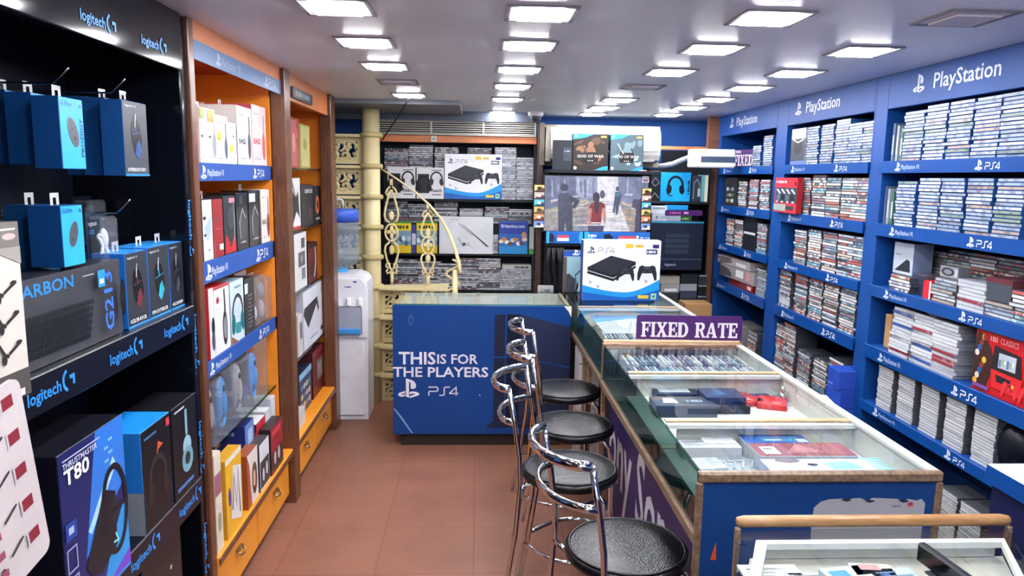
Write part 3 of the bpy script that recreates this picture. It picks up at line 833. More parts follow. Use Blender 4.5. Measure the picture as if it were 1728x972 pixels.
def riser(x0, x1, y, z0, z1, nm='riser'):
    o = MB(); g = .03
    o.box(x0, x1, y, y + .012, z1 - g, z1, CRM); o.box(x0, x1, y, y + .012, z0, z0 + g, CRM)
    o.box(x0, x0 + .02, y, y + .012, z0 + g, z1 - g, CRM)
    o.box(x1 - .045, x1, y, y + .012, z0 + g, z1 - g, CRM)
    o = o.build(nm, t)
    s = MB(); xe = x1 - .045; zc = (z0 + z1) / 2; n = max(1, round((xe - x0) / .075)); st = (xe - x0 - .02) / n
    for k in range(n):
        cx = x0 + .02 + st * (k + .5)
        scroll(s, cx - .012, zc + .036, .040, 2.6 + k, 5.2, y + .006, CRM, .0095); scroll(s, cx + .014, zc - .034, .040, -.5 - k, 5.2, y + .006, CRM, .0095)
        for q in range(8): s.ell((cx + .038 * math.cos(q * .79 + k), y + .006, zc + .062 * math.sin(q * .79 + k)), (.020, .005, .014), CRM, 8, 6)
        s.box(cx - st / 2, cx - st / 2 + .012, y + .002, y + .010, z0 + g, z1 - g, CRM)
    s.build('scrollwork', o)
for k in range(5, 10):
    z0 = HS * (k - 1) + .01; z1 = HS * k - .02
    if z1 > CEIL: z1 = CEIL
    riser(-.42, -.055, .03, z0, z1)
    mb = MB().prism([(-.055, -.04), (-.43, -.005 - .02), (-.43, .34), (-.055, .05)], 2, HS * k - .02, HS * k, CRM)
    mb.build('tread', t)
for k in range(1, 5):
    an = D2R(-8 + 14 * (k - 1)) if k < 4 else D2R(14)
    z1 = HS * k - .02; z0 = HS * (k - 1) + (.0 if k == 1 else .01)
    riser(.055, .40, -.02 + .012 * k, z0, z1)
    e = .55
    MB().prism([(.05, -.06), (e if k == 4 else .42, -.14), (e if k == 4 else .42, .16), (.05, .06)], 2, HS * k - .02, HS * k, CRM).build('tread', t)
# handrail and the scrolled balusters, in room coordinates less the stair's own place
def L(p): return (p[0] + .755, p[1] - 5.40, p[2])
rp = [on(640, 283, y=5.50), on(670, 302, y=5.50), on(700, 324, y=5.48), on(724, 345, y=5.46), on(745, 370, y=5.42), on(759, 396, y=5.38), on(769, 423, y=5.34), on(775, 446, y=5.30), on(777, 462, y=5.28)]
MB().tube([L(p) for p in rp], [.013, .013, .014, .016, .019, .021, .024, .026, .026], CRM, 10, flat=.5).build('handrail', t)
def baluster(px, y, pyt, zb):
    x, _, zt = on(px, pyt, y=y); x, y, _ = L((x, y, 0)); h = zt - zb
    o = MB(); m = CRM
    o.tube([(x, y, zb), (x, y, zb + h * .12)], .014, m); o.tube([(x, y, zt - h * .06), (x, y, zt)], .012, m)
    f = lambda a, b: (x + a * .68, y, zb + h * b)
    for sg in (-1, 1):
        o.tube([f(0, .90), f(sg * .03, .84), f(sg * .065, .72), f(sg * .075, .66), f(sg * .06, .61), f(sg * .02, .59)], .0085, m, 6)      # upper drop
        o.tube([f(sg * .02, .405), f(sg * .065, .37), f(sg * .075, .32), f(sg * .055, .24), f(sg * .02, .16), f(0, .12)], .0085, m, 6)     # lower drop
        o.tube([f(sg * .012, .93), f(sg * .045, .90), f(sg * .060, .87), f(sg * .045, .845), f(sg * .03, .865)], .007, m, 6)
        o.tube([f(sg * .012, .19), f(sg * .05, .21), f(sg * .064, .175), f(sg * .045, .15), f(sg * .03, .17)], .007, m, 6)
        o.tube([f(sg * .012, .12), f(sg * .05, .10), f(sg * .060, .13), f(sg * .04, .14)], .007, m, 6)
        o.ell(f(sg * .028, .50), (.020, .007, .016), m, 8, 6)
    o.tube([(x + .046 * math.cos(k * math.pi / 10), y, zb + h * .495 + .062 * math.sin(k * math.pi / 10)) for k in range(20)], .0085, m, 6, closed=True)
    o.ell(f(0, .53), (.014, .007, .022), m, 8, 6); o.ell(f(0, .46), (.014, .007, .022), m, 8, 6)
    o.ell(f(0, .655), (.022, .008, .035), m, 8, 6); o.ell(f(0, .33), (.020, .008, .035), m, 8, 6)
    return o.build('baluster', t)
baluster(660, 5.50, 302, .868)
baluster(722, 5.46, 345, .868)
o = MB()
p0 = L(on(768, 455, y=5.30)); o.tube([(p0[0], p0[1], .0), (p0[0], p0[1], p0[2])], .020, CRM, 8)
for k in range(4): o.tube([(p0[0] - .02 + .045 * math.sin(j / 8 * math.pi) * (1 if k % 2 else -1), p0[1], .80 + .07 * k + .07 * j / 8) for j in range(9)], .008, CRM, 6)
o.build('newel_post', t)

# ================================================================== back of the shop
S('trim_3', -1.30, .47, 5.80, 5.86, 2.088, CEIL, col('#5b6373', .5))
DK = col('#171a22', .5); DKB = col('#10131c', .5)
t = thing('louvre_grille', 'slatted cream ventilation grille above the back shelves', 'grille', (-.16, 5.83, 1.985))
g = MB()
for k in range(6): g.box(-.61, .605, -.02, .004, .006 + k * .0165, .014 + k * .0165, col('#b5b3a8', .4), .001)
g.build('slat_panel', t)
fr = MB()
for x in (-.62, -.20, .20, .60): fr.box(x, x + .012, -.022, .006, 0, .104, col('#c4c2b6', .4))
fr.box(-.62, .612, -.022, .006, -.004, .004, col('#c4c2b6', .4)); fr.box(-.62, .612, -.022, .006, .100, .106, col('#c4c2b6', .4))
fr.build('frame', t)
MB().box(-.62, .612, .008, .014, 0, .1, DKB).build('backing', t)
t = thing('back_shelf', 'dark wall shelf of stacked cases with an orange top edge, behind the stair', 'shelf unit', (-.155, 5.85, 0))
MB().box(-.66, .615, .24, .26, 0, 1.98, col('#23283a', .6)).build('back_panel', t)
MB().box(-.66, -.64, 0, .24, 0, 1.98, DK).build('side_panel', t); MB().box(.595, .615, 0, .24, 0, 1.98, DK).build('side_panel', t)
MB().box(-.64, .615, -.03, .02, 1.925, 1.977, col('#cf8154', .4), .003).build('orange_edge', t)
for z in (1.494, 1.068, .775): MB().box(-.64, .595, 0, .24, z - .022, z, col('#12201f', .35), .002).build('shelf', t)
MB().box(-.64, .595, .01, .24, .0, .06, DK).build('plinth', t)
sw = tag(MB().box(-.022, .022, -.012, 0, -.024, .024, col('#cfcfc2', .4), .003).build('wall_socket'), 'small pale square socket on the orange shelf edge', 'socket')
place(sw, (-.335, 5.82, 1.951))
MB().ell((0, -.012, 0), (.008, .003, .008), col('#8e9085', .4), 10, 6).build('button', sw)
cb = MB().tube([on(690, 166, y=4.72), on(676, 190, y=5.2), on(645, 236, y=5.8)], .005, col('#15171c', .5), 6).build('cable')
tag(cb, 'thin black cable slanting from the ceiling light down to the back shelf', 'cable')
# wooden post between back shelf and television wall
post = tag(MB().box(-.024, .024, -.04, .02, 0, 2.085, wood('dark post wood', '#3c2a25', '#54392f', .4, (14, 14, 2)), .003).build('shelf_post'), 'dark brown upright post between the back shelf and television', 'post')
place(post, (.487, 5.84, 0))
# CCTV
t = thing('security_camera', 'small white dome security camera on the ceiling near the back', 'camera', (.438, 5.70, CEIL))
MB().lathe([(.058, 0), (.060, -.012), (.055, -.030), (.046, -.036)], 0, 0, col('#d5d5da', .3), 24).build('housing', t)
MB().lathe([(.044, -.034), (.040, -.058), (.024, -.074), (.0, -.078)], 0, 0, col('#3c3f47', .12), 24).build('dome', t)

# ---- television wall
t = thing('television_unit', 'dark wall unit carrying the television and the boxes above it', 'wall unit', (.89, 5.80, 0))
MB().box(-.375, .96, .17, .19, 0, 1.72, DKB).build('back_panel', t)
MB().box(-.371, .42, -.42, .17, 1.705, 1.729, DKB, .002).build('top_board', t)
MB().box(-.37, -.33, -.22, -.17, 0, 1.705, DKB).build('upright', t); MB().box(.38, .42, -.22, -.17, 0, 1.705, DKB).build('upright', t)
MB().box(-.37, .42, -.34, -.05, 1.17, 1.19, DKB).build('lower_board', t)
t = thing('television', 'flat television showing people walking down a lit street', 'television', (.885, 5.50, 1.1905))
MB().box(-.405, .405, 0, .05, .075, .511, col('#0b0c10', .25), .006).build('body', t)
MB().box(-.09, .09, -.0, .07, .0, .08, col('#0b0c10', .3)).build('stand', t)
sc_ = Art(); SX0, SX1, SZ0, SZ1 = -.385, .385, .09, .495
def sx(px): return SX0 + (px - 165) / (1328 - 165) * (SX1 - SX0)
def sz(py): return SZ1 - (py - 105) / (770 - 105) * (SZ1 - SZ0)
def sp_(pts, h, k=1.0): sc_.poly([(sx(x), sz(y)) for x, y in pts], screen(h, k * .95))
sp_([(165, 105), (1328, 105), (1328, 770), (165, 770)], '#8d92b0', .9)
sp_([(165, 105), (500, 105), (560, 380), (165, 520)], '#6f7597', .9)
sp_([(1000, 105), (1328, 105), (1328, 480), (1040, 380)], '#8189ab', .9)
sp_([(500, 105), (760, 105), (760, 380), (560, 360)], '#9aa2c2', .95)
sp_([(750, 105), (980, 105), (1010, 420), (760, 420)], '#dcd7e6', 1.05)
sp_([(165, 520), (560, 380), (760, 400), (500, 770), (165, 770)], '#9f9aa2', .9)
sp_([(760, 400), (1000, 400), (1140, 770), (820, 770)], '#d6d4df', 1.0)
sp_([(1000, 400), (1328, 470), (1328, 770), (1140, 770)], '#a79f9d', .9)
for p, h in (([(230, 400), (560, 330), (580, 345), (240, 425)], '#c7bfc4'), ([(210, 520), (640, 380), (650, 400), (230, 560)], '#b9b29f'), ([(520, 480), (660, 400), (670, 420), (540, 520)], '#d7d0d6'),
             ([(200, 640), (320, 570), (330, 600), (210, 680)], '#a9a68a'), ([(1040, 400), (1180, 480), (1170, 500), (1040, 430)], '#d9d3d8'), ([(1020, 560), (1180, 620), (1170, 640), (1020, 590)], '#d9bfae'),
             ([(480, 690), (830, 690), (830, 705), (480, 705)], '#efe9ec'), ([(600, 300), (680, 320), (700, 335), (610, 330)], '#c9cbe0'), ([(1060, 310), (1160, 300), (1150, 335), (1070, 330)], '#cfd2e4'),
             ([(290, 230), (330, 180), (330, 300), (300, 330)], '#8f95b8'), ([(180, 130), (260, 120), (280, 300), (190, 320)], '#5d648a'), ([(1180, 150), (1290, 130), (1300, 300), (1200, 300)], '#727a9c'),
             ([(530, 130), (545, 130), (560, 340), (545, 340)], '#c3c9e0'), ([(640, 120), (655, 120), (660, 330), (645, 330)], '#bcc3dd'), ([(1090, 120), (1105, 120), (1100, 300), (1085, 300)], '#b3bad4'),
             ([(860, 480), (930, 470), (960, 600), (870, 600)], '#f6f4f8')): sp_(p, h, .95)
def ep_(cx, cy, rx, ry, h, k=.9): sc_.ell(sx(cx), sz(cy), rx / 1163 * .77, ry / 665 * .405, screen(h, k))
for k in range(11): sp_([(800 + 14 * k, 400 + 33 * k), (960 + 15 * k, 402 + 33 * k), (965 + 15 * k, 411 + 33 * k), (798 + 14 * k, 409 + 33 * k)], ('#c3bfcc', '#b3adb8', '#e2dfe8')[k % 3], .9)
for k in range(9):
    sp_([(540 - 38 * k, 440 + 34 * k), (690 - 8 * k, 405 + 34 * k), (694 - 8 * k, 416 + 34 * k), (542 - 38 * k, 456 + 34 * k)], ('#b9ad9f', '#7f8a92', '#c2b4b0', '#8f9a86')[k % 4], .85)
    sp_([(1030 + 10 * k, 410 + 36 * k), (1190 + 14 * k, 440 + 34 * k), (1192 + 14 * k, 452 + 34 * k), (1030 + 10 * k, 424 + 36 * k)], ('#c9a58f', '#8b8f94', '#b8a3a0')[k % 3], .85)
for k in range(12): sp_([(190 + 46 * k, 120 + (k * 37) % 60), (206 + 46 * k, 112 + (k * 37) % 60), (214 + 46 * k, 300 + (k * 53) % 70), (196 + 46 * k, 306 + (k * 53) % 70)], ('#5f668c', '#a9b0cd', '#7a80a4')[k % 3], .85)
# figure walking away on the street's left
sp_([(318, 340), (360, 310), (430, 310), (475, 350), (480, 520), (490, 770), (420, 770), (405, 640), (390, 770), (325, 770), (318, 520)], '#4b506a', .8)
sp_([(440, 350), (500, 360), (560, 400), (540, 450), (500, 495), (470, 480), (500, 420), (440, 420)], '#3d3f58', .8); ep_(385, 245, 45, 45, '#34384f', .8)
# figure in the red shirt
sp_([(690, 430), (740, 410), (800, 410), (845, 440), (850, 490), (815, 480), (810, 680), (690, 680), (700, 490), (660, 490)], '#8e2f35', .9)
sp_([(660, 490), (700, 490), (690, 600), (670, 700), (640, 690), (650, 560)], '#c98f88', .9); sp_([(850, 490), (815, 480), (820, 600), (850, 690), (865, 600)], '#c98f88', .9)
sp_([(660, 700), (840, 700), (835, 770), (665, 770)], '#565275', .8); ep_(745, 355, 40, 60, '#3a3348', .8); sp_([(720, 380), (780, 380), (770, 560), (735, 540)], '#40364a', .8)
ep_(812, 320, 28, 50, '#5b5d78', .8); sp_([(690, 660), (810, 660), (810, 675), (690, 675)], '#e8dfe2')
# standing figure farther down the street
ep_(980, 250, 20, 30, '#4f556c', .8); sp_([(955, 290), (1010, 280), (1030, 340), (1010, 420), (990, 570), (970, 560), (965, 460), (955, 540), (935, 530), (945, 420)], '#4b5876', .85); sp_([(960, 285), (1010, 285), (1010, 340), (960, 340)], '#4f7f98', .9)
# figure cut by the screen's edge
sp_([(1328, 330), (1270, 340), (1220, 380), (1160, 370), (1150, 470), (1200, 490), (1190, 770), (1328, 770)], '#54516c', .8)
m_ = MB(); sc_.mesh_into(m_, 'front', 0, 0, 0, 0, 0, 0, .001); m_.build('screen', t, recalc=False)
# painted strips of small game pictures either side
def picture_strip(px0, px1, py0, py1, y, label, cells):
    a0 = on(px0, py0, y=y); a1 = on(px1, py1, y=y); wd = a1[0] - a0[0]; h = a0[2] - a1[2]
    o = MB().box(0, wd, 0, .006, 0, h, DKB).build('picture_strip')
    tag(o, label, 'picture strip'); place(o, (a0[0], y - .006, a1[2]))
    a = Art()
    for k, (c1, c2, c3) in enumerate(cells):
        z1 = h - h * k / len(cells) - .004; z0 = h - h * (k + 1) / len(cells) + .002
        a.rect(.004, z0, wd - .004, z1, col(c1, .3)); a.poly([(.004, z0), (wd - .004, z0), (wd - .004, z0 + (z1 - z0) * .45), (wd * .6, z0 + (z1 - z0) * .7), (wd * .4, z0 + (z1 - z0) * .4)], col(c2, .3))
        a.ell(wd * .5, (z0 + z1) / 2, wd * .2, (z1 - z0) * .25, col(c3, .3))
    m2 = MB(); a.mesh_into(m2, 'front', 0, 0, 0, 0, 0, 0); m2.build('small_pictures', o, recalc=False)
CE = [('#d9c37a', '#5b3b2a', '#2f2a2a'), ('#c3b0a0', '#57343a', '#e5e0da'), ('#4fb3cf', '#27465a', '#d8e8ea'), ('#cdb067', '#6b5a2e', '#3b3a34'), ('#c9845a', '#6b3527', '#e2d5c5'), ('#6f8fc9', '#d9dde6', '#37415c')]
picture_strip(901, 918, 311, 384, 5.47, 'vertical strip of small game pictures against the left edge of the television', CE)
picture_strip(1083, 1097, 317, 388, 5.47, 'vertical strip of small game pictures against the right edge of the television', CE)
for nm, px0, px1, py0, py1, c in (('red and white sticker at the top right corner of the television wall', 1079, 1091, 287, 293, '#d9a9ad'), ('small white square notice right of the television', 1084, 1095, 297, 308, '#d9dbe2')):
    a0 = on(px0, py0, y=5.44); a1 = on(px1, py1, y=5.44)
    o = MB().box(0, a1[0] - a0[0], 0, .004, 0, a0[2] - a1[2], col(c, .4)).build('sticker'); place(o, (a0[0], 5.44, a1[2])); tag(o, nm, 'sticker')
    m2 = MB(); q = Art(); q.rect(.006, .006, a1[0] - a0[0] - .006, (a0[2] - a1[2]) * .45, col('#8d5a63', .4)); q.mesh_into(m2, 'front', 0, 0, 0, 0, 0, 0); m2.build('print', o, recalc=False)
# blue strips below the screen
def strip_art(full):
    def f(a, w, h):
        lt = col('#3aa3e0', .3)
        a.poly([(0, 0), (w * .08, 0), (w * .13, h * .5), (w * .06, h), (0, h)], lt)
        k = 0 if not full else w * .22
        if full: a.bars(.03, h * .58, h * .2, w * .14, col(WHITE, .3), 4); a.bars(.03, h * .25, h * .2, w * .12, col(WHITE, .3), 4)
        a.poly([(k + w * .08, h * .12), (k + w * .2, h * .12), (k + w * .22, h * .55), (k + w * .16, h * .88), (k + w * .08, h * .8)], col('#1b2233', .3))
        a.rect(k + w * .30, h * .2, k + w * (.62 if not full else .56), h * .46, col('#e6e3ea', .3)); a.rect(k + w * .30, h * .46, k + w * (.62 if not full else .56), h * .7, col('#c24a5a', .3))
        if full: a.ps(w * .76, h * .28, h * .48, col(WHITE, .3)); a.ps4(w * .85, h * .34, h * .26, col(WHITE, .3), .15)
        else: a.poly([(w, 0), (w * .93, 0), (w * .88, h * .5), (w * .93, h), (w, h)], lt)
    return f
for px0, px1, full, lb_ in ((922, 983, False, 'short blue console sign below the left part of the television'), (986, 1096, True, 'long blue console sign with white lettering below the television')):
    a0 = on(px0, 391, y=5.44); a1 = on(px1, 411, y=5.44)
    carton('console_sign', lb_, 'sign', ((a0[0] + a1[0]) / 2, 5.445, 1.192), 0, a1[0] - a0[0], .02, .088, '#1f5fae', art=strip_art(full))
# boxes on top of the television wall
def war_art(seed, sky, fig, snow):
    def f(a, w, h):
        r = random.Random(seed)
        a.rect(.004, .004, w - .004, h - .004, col(sky, .3))
        for k in range(14):
            a.ell(r.uniform(.1, .9) * w, r.uniform(.2, .85) * h, r.uniform(.05, .16) * w, r.uniform(.03, .10) * h, col((fig, snow, sky)[k % 3], .35), r.uniform(-40, 40), 12)
        a.poly([(w * .30, h * .22), (w * .70, h * .22), (w * .74, h * .40), (w * .64, h * .62), (w * .36, h * .62), (w * .26, h * .40)], col('#1d1b1d', .35))
        a.ell(w * .5, h * .70, w * .08, h * .09, col(fig, .35)); a.poly([(w * .34, h * .50), (w * .66, h * .50), (w * .60, h * .64), (w * .40, h * .64)], col(fig, .35))
        a.stroke([(w * .22, h * .75), (w * .40, h * .46)], w * .03, col(snow, .3))
        a.poly([(0, h), (w * .6, h), (w * .35, h * .9), (0, h * .84)], col('#2f8fc9', .3)); a.text('PS4', .012, h * .92, h * .045, col(WHITE, .3))
        a.text('GOD OF WAR', w * .5, h * .35, h * .075, col('#d9d5cc', .3), w * .74, 0, align='c')
        for k in range(3): a.rect(w * (.42 + .06 * k), h * .25, w * (.45 + .06 * k), h * .28, col('#b9b5ac', .3))
        a.poly([(w * .6, 0), (w, 0), (w, h * .12), (w * .85, h * .1)], col('#2f8fc9', .3)); a.ell(w * .07, h * .06, .012, .012, col('#cfd6de', .3))
        a.rect(w * .78, h * .90, w * .94, h * .95, col('#d6b24a', .3))
    return f
YB = 5.55
carton('boxed_game_bundle', 'dark brown game box standing above the television, lettered and sandy in picture', 'box', (.832, YB, 1.730), 0, .262, .10, .262, '#241d1e', '#12141b', art=war_art(3, '#2b2422', '#7a5a42', '#4d3a2e'))
carton('boxed_game_bundle', 'grey icy game box above the television, right beside the brown one', 'box', (1.098, YB, 1.730), D2R(3), .25, .10, .262, '#3a4a55', '#1a2028', art=war_art(5, '#4a5d66', '#6f858c', '#9fb1b6'))
carton('dark_box', 'plain dark grey box above the television, left of the lettered game boxes', 'box', (.632, YB + .02, 1.730), D2R(-6), .145, .12, .215, '#262a33', '#1c2028', art=lambda a, w, h: (a.rect(w * .55, h * .3, w * .95, h * .75, col('#3b414d', .3)), a.bars(w * .6, h * .6, .012, w * .3, col('#9298a6', .3), 3)))

# ---- air conditioner
t = thing('air_conditioner', 'white wall air conditioner behind the boxes above the television', 'air conditioner', (.98, 5.95, 1.795))
MB().prism([(.0, .01), (-.05, .0), (-.17, .02), (-.205, .06), (-.215, .15), (-.20, .22), (-.15, .262), (.0, .268)], 0, -.42, .43, col('#e9e7e0', .22, 0, .01)).build('body', t)
MB().box(-.42, .43, -.2165, -.20, .085, .090, col('#9f9f9b', .4)).build('seam', t)
fl = MB().box(-.38, .39, -.190, -.165, .008, .026, col('#d2d1cb', .3), .002).build('flap', t)
MB().prism([(-.42, 0), (-.42, .268), (-.455, .262), (-.46, .0)], 1, -.19, .0, col('#c9c3b4', .4)).build('end_cap', t)
su = tag(MB().box(-.46, .47, .001, .03, -.03, .29, col('#a7a08f', .5)).box(-.50, -.467, -.20, .03, -.03, .29, col('#8a8172', .5)).build('surround_board'), 'beige surround board behind the air conditioner', 'board')
place(su, (.98, 5.95, 1.795))
hs = MB().tube([on(1112, 281, y=5.78), on(1135, 277, y=5.72), on(1152, 270, y=5.6), on(1165, 265, y=5.45), on(1172, 262, y=5.32)], .020, col('#b9bdc6', .4), 10).build('drain_hose')
tag(hs, 'grey white hose running from the air conditioner to the white box', 'hose')
t = thing('white_wall_unit', 'long white box with a dark slot, mounted beside the blue shelves', 'wall unit', (1.69, 5.27, 1.758))
MB().box(.10, .20, .045, .07, .108, .126, col('#c3c6cc', .4)).build('bracket', t)
MB().box(-.18, .12, -.075, .075, 0, .128, col('#dfe2e8', .25), .008).build('housing', t)
MB().box(-.125, .12, -.0775, -.074, .036, .078, col('#3c4a5c', .25), .002).build('slot', t)
MB().box(-.14, -.08, -.0765, -.074, .104, .110, col('#b98f60', .4)).build('nameplate', t)

# ---- alcove to the right of the television
S('trim_4', 1.40, 1.80, 5.86, 5.90, 1.905, 1.93, wood('alcove wood', '#a35f3b', '#c07a4e'))
t = thing('alcove_shelf', 'dark alcove shelves to the right of the television', 'shelf unit', (1.60, 5.84, 0))
MB().box(-.26, .20, .10, .12, 0, 1.755, DKB).box(-.125, .191, .10, .12, 1.755, 1.90, DKB).build('back_panel', t)
MB().box(-.26, .20, -.18, .10, 1.485, 1.503, DKB, .002).build('shelf', t)
MB().box(-.26, .20, -.22, .10, .60, .62, DKB, .002).build('shelf', t)
MB().box(.192, .20, -.15, .10, 0, 1.90, DKB).build('side_panel', t)
def blue_hp(a, w, h):
    a.headphones(w * .5, h * .52, h * .62, col('#16202e', .3), col('#0f1722', .3), .14); a.stroke([(w * .22, h * .30), (w * .3, h * .2), (w * .42, h * .2)], .008, col('#16202e', .3))
    a.bars(w * .97, h * .25, .016, h * .5, col('#0f3b5c', .3), 6, True)
carton('headset_box', 'bright cyan headset box standing on the alcove shelf', 'box', (1.528, 5.74, 1.504), 0, .235, .09, .222, '#18a5dd', '#0f5f94', art=blue_hp)
carton('slim_carton', 'black carton with a grey diamond line, left of the cyan headset box', 'box', (1.375, 5.76, 1.504), 0, .075, .08, .23, '#15181f', art=lambda a, w, h: (a.stroke([(.01, h * .62), (w * .5, h * .78), (w * .95, h * .62), (w * .5, h * .5)], .006, col('#7f868f', .3), True), a.stroke([(.01, h * .1), (w * .5, h * .28), (w * .95, h * .1)], .006, col('#7f868f', .3))))
carton('slim_carton', 'dark carton with a grey arch print, right of the cyan headset box', 'box', (1.693, 5.74, 1.504), 0, .075, .09, .20, '#2b313c', art=lambda a, w, h: (a.stroke([(w * .2, h * .1), (w * .2, h * .7), (w * .5, h * .85), (w * .8, h * .7), (w * .8, h * .4)], .010, col('#6d7480', .3)), a.rect(w * .62, h * .2, w * .9, h * .5, col('#a9b2bd', .3))))
carton('slim_carton', 'pale teal and cream carton at the right end of the alcove shelf', 'box', (1.754, 5.74, 1.504), 0, .055, .09, .205, '#5fa3a5', art=lambda a, w, h: a.rect(w * .55, 0, w, h, col('#cfccb4', .35)))
# under the alcove shelf: pile, from the foot upwards
def alc(name, label, px0, px1, py0, py1, d, c, y=5.62, art=None, z0=None, rz=0, cat='box', **k):
    a0 = on(px0, py0, y=y); a1 = on(px1, py1, y=y); zb = a1[2] if z0 is None else z0
    return carton(name, label, cat, ((a0[0] + a1[0]) / 2, y + d / 2, zb), rz, a1[0] - a0[0], d, a0[2] - zb, c, art=art, **k)
def kb_art(a, w, h):
    for i in range(4):
        for j in range(11): a.rect(w * (.30 + .04 * j), h * (.34 + .11 * i), w * (.33 + .04 * j), h * (.42 + .11 * i), col('#2f3a4b', .3))
    a.text('logitech', w * .3, h * .09, h * .05, col('#b9c3cf', .3)); a.rect(0, h * .215, w, h * .235, col('#3c4d66', .3)); a.rect(0, h * .965, w, h, col('#2b7f9a', .3))
kb = alc('keyboard_box', 'large navy keyboard box lying on edge below the alcove shelf', 1098, 1183, 373, 462, .12, '#151d2e', art=kb_art, z0=.985, y=5.58)
ztop = on(1098, 373, y=5.58)[2]
def at_(px, y): return on(px, 365, y=y)[0]
carton('soft_pouch_box', 'white rounded box lying on the big navy keyboard box', 'box', (1.392, 5.66, ztop), D2R(4), .13, .12, .055, '#aeb4bd', art=lambda a, w, h: (a.ell(w * .3, h * .5, .010, .010, col('#5b6470', .3)), a.rect(w * .5, h * .3, w * .9, h * .7, col('#8e97a3', .3))))
carton('soft_pouch_box', 'white clear-lidded box on top of the white rounded box', 'box', (1.39, 5.66, ztop + .056), D2R(-5), .12, .11, .058, '#c3c8d0', art=lambda a, w, h: a.rect(w * .1, h * .55, w * .9, h * .8, col('#8b94a2', .2)))
carton('flat_box', 'pale flat box with a green patch on the keyboard box', 'box', (1.545, 5.66, ztop), 0, .19, .12, .042, '#8d949e', art=lambda a, w, h: (a.rect(w * .55, 0, w, h, col('#27452c', .3)), a.bars(w * .6, h * .3, .014, w * .3, col('#7fae5c', .3), 4)))
carton('flat_box', 'purple flat box with red lettering, under the small blue box', 'box', (1.575, 5.66, ztop + .043), D2R(2), .29, .12, .040, '#46205e', art=lambda a, w, h: (a.bars(w * .12, h * .35, .012, w * .3, col('#c06a9a', .3), 5), a.rect(w * .5, h * .35, w * .62, h * .7, col('#d9a7c5', .3))))
carton('flat_box', 'small bright blue box lying on the purple box', 'box', (1.52, 5.66, ztop + .084), 0, .18, .10, .036, '#1a86c4')
alc('cardboard_box', 'plain brown cardboard box on the floor behind the far counter', 1157, 1197, 513, 600, .20, '#a98257', y=5.40, z0=0.0)
# ------------------------------------------------------------------ stacked cases on the back shelves
ORD = ROWN
DISC_SP = spines('disc case spines', ['#a3a6ae', '#6a6d77', '#c3c6cc', '#51545d', '#8f949f', '#b3b6bc', '#5d5a64', '#7a5258', '#c1c4ca', '#4a4d56', '#8d9fb5', '#d4d6da'], ['#e6e6e8', '#d9dade', '#f2f2f2', '#2b2d33', '#c9c9cf', '#9a5a55'], 30, .52, .6)
DISC_WH = spines('pale disc case spines', ['#c9ccd2', '#b3b7bf', '#d9dbdf', '#9da2ab', '#c2c5ca', '#a7abb4'], ['#5a5f69', '#3d4350', '#6f7683', '#8a5a5a', '#4c6a94'], 28, .56, .6)
def case_mesh(name, ln, dp, th, body, spine, lip=.16):
    mb = MB().box(-ln / 2, ln / 2, -dp / 2, dp / 2, 0, th, body, .0007)
    mb.box(-ln / 2 + .003, ln / 2 - .003, -dp / 2 - .0005, -dp / 2 + .0002, th * lip, th * (1 - lip), spine)
    return mb.mesh(name)
PLA_D = col('#3c4048', .3); PLA_C = col('#7d828c', .25); PLA_B = col('#244a80', .25); PLA_W = col('#b9bcc2', .3); PLA_G = col('#4d4f55', .3)
meshes = {}
def put_case(name, label, group, key, loc, rz):
    o = bpy.data.objects.new(name, meshes[key]); C.objects.link(o); place(o, loc, rz)
    return tag(o, label, 'disc case' if name == 'disc_case' else 'game case', group)
TH = .0150
meshes['disc_d'] = case_mesh('disc_case', .190, .135, TH - .0006, PLA_D, DISC_SP)
meshes['disc_w'] = case_mesh('disc_case', .168, .120, TH - .0006, PLA_C, DISC_WH)
def back_stack(px0, px1, pyt, z, y, key, what, where, depth=.135):
    """one pile of cases, spines to the shop"""
    x0 = on(px0, (pyt + 8), y=y)[0]; x1 = on(px1, (pyt + 8), y=y)[0]
    n = max(2, round((on(px0, pyt, y=y)[2] - z) / TH))
    for k in range(n):
        put_case('disc_case', f'{what} case, {ORD[k]} up in the {where}', f'cases in the {where}', key,
                 ((x0 + x1) / 2 + rng.uniform(-.004, .004), y + depth / 2 + rng.uniform(-.004, .004), z + k * TH), D2R(rng.uniform(-1.5, 1.5)))
YS = 5.862
Z1_, Z2_, Z3_ = 1.4945, 1.0685, .7755
# rear tiers on which the piles behind the boxes stand
bs_ = bpy.data.objects['back_shelf']
def tier(px0, px1, z0, z1):
    a, b = on(px0, 340, y=5.95)[0] + .155, on(px1, 340, y=5.95)[0] + .155
    MB().box(a, b, .085, .235, z0, z1, DK).build('rear_tier', bs_)
tier(648, 778, Z1_, 1.70); tier(784, 832, Z1_, 1.82); tier(648, 898, Z2_, 1.30)
def rear(px0, px1, pyt, zb, wh):
    y = 5.935; x0 = on(px0, pyt, y=y)[0]; x1 = on(px1, pyt, y=y)[0]
    for k in range(max(2, round((on(px0, pyt, y=y)[2] - zb) / TH))):
        put_case('disc_case', f'dark case, {ORD[k]} up in the {wh}', f'cases in the {wh}', 'disc_d', ((x0 + x1) / 2 + rng.uniform(-.004, .004), y + .07, zb + .0004 + k * TH), D2R(rng.uniform(-1.5, 1.5)))
rear(650, 688, 250, 1.70, 'first pile from the stair, top back shelf'); rear(690, 731, 245, 1.70, 'second pile from the stair, top back shelf')
rear(733, 774, 248, 1.70, 'third pile from the stair, top back shelf'); rear(790, 829, 250, 1.82, 'pile behind the white console box, top back shelf')
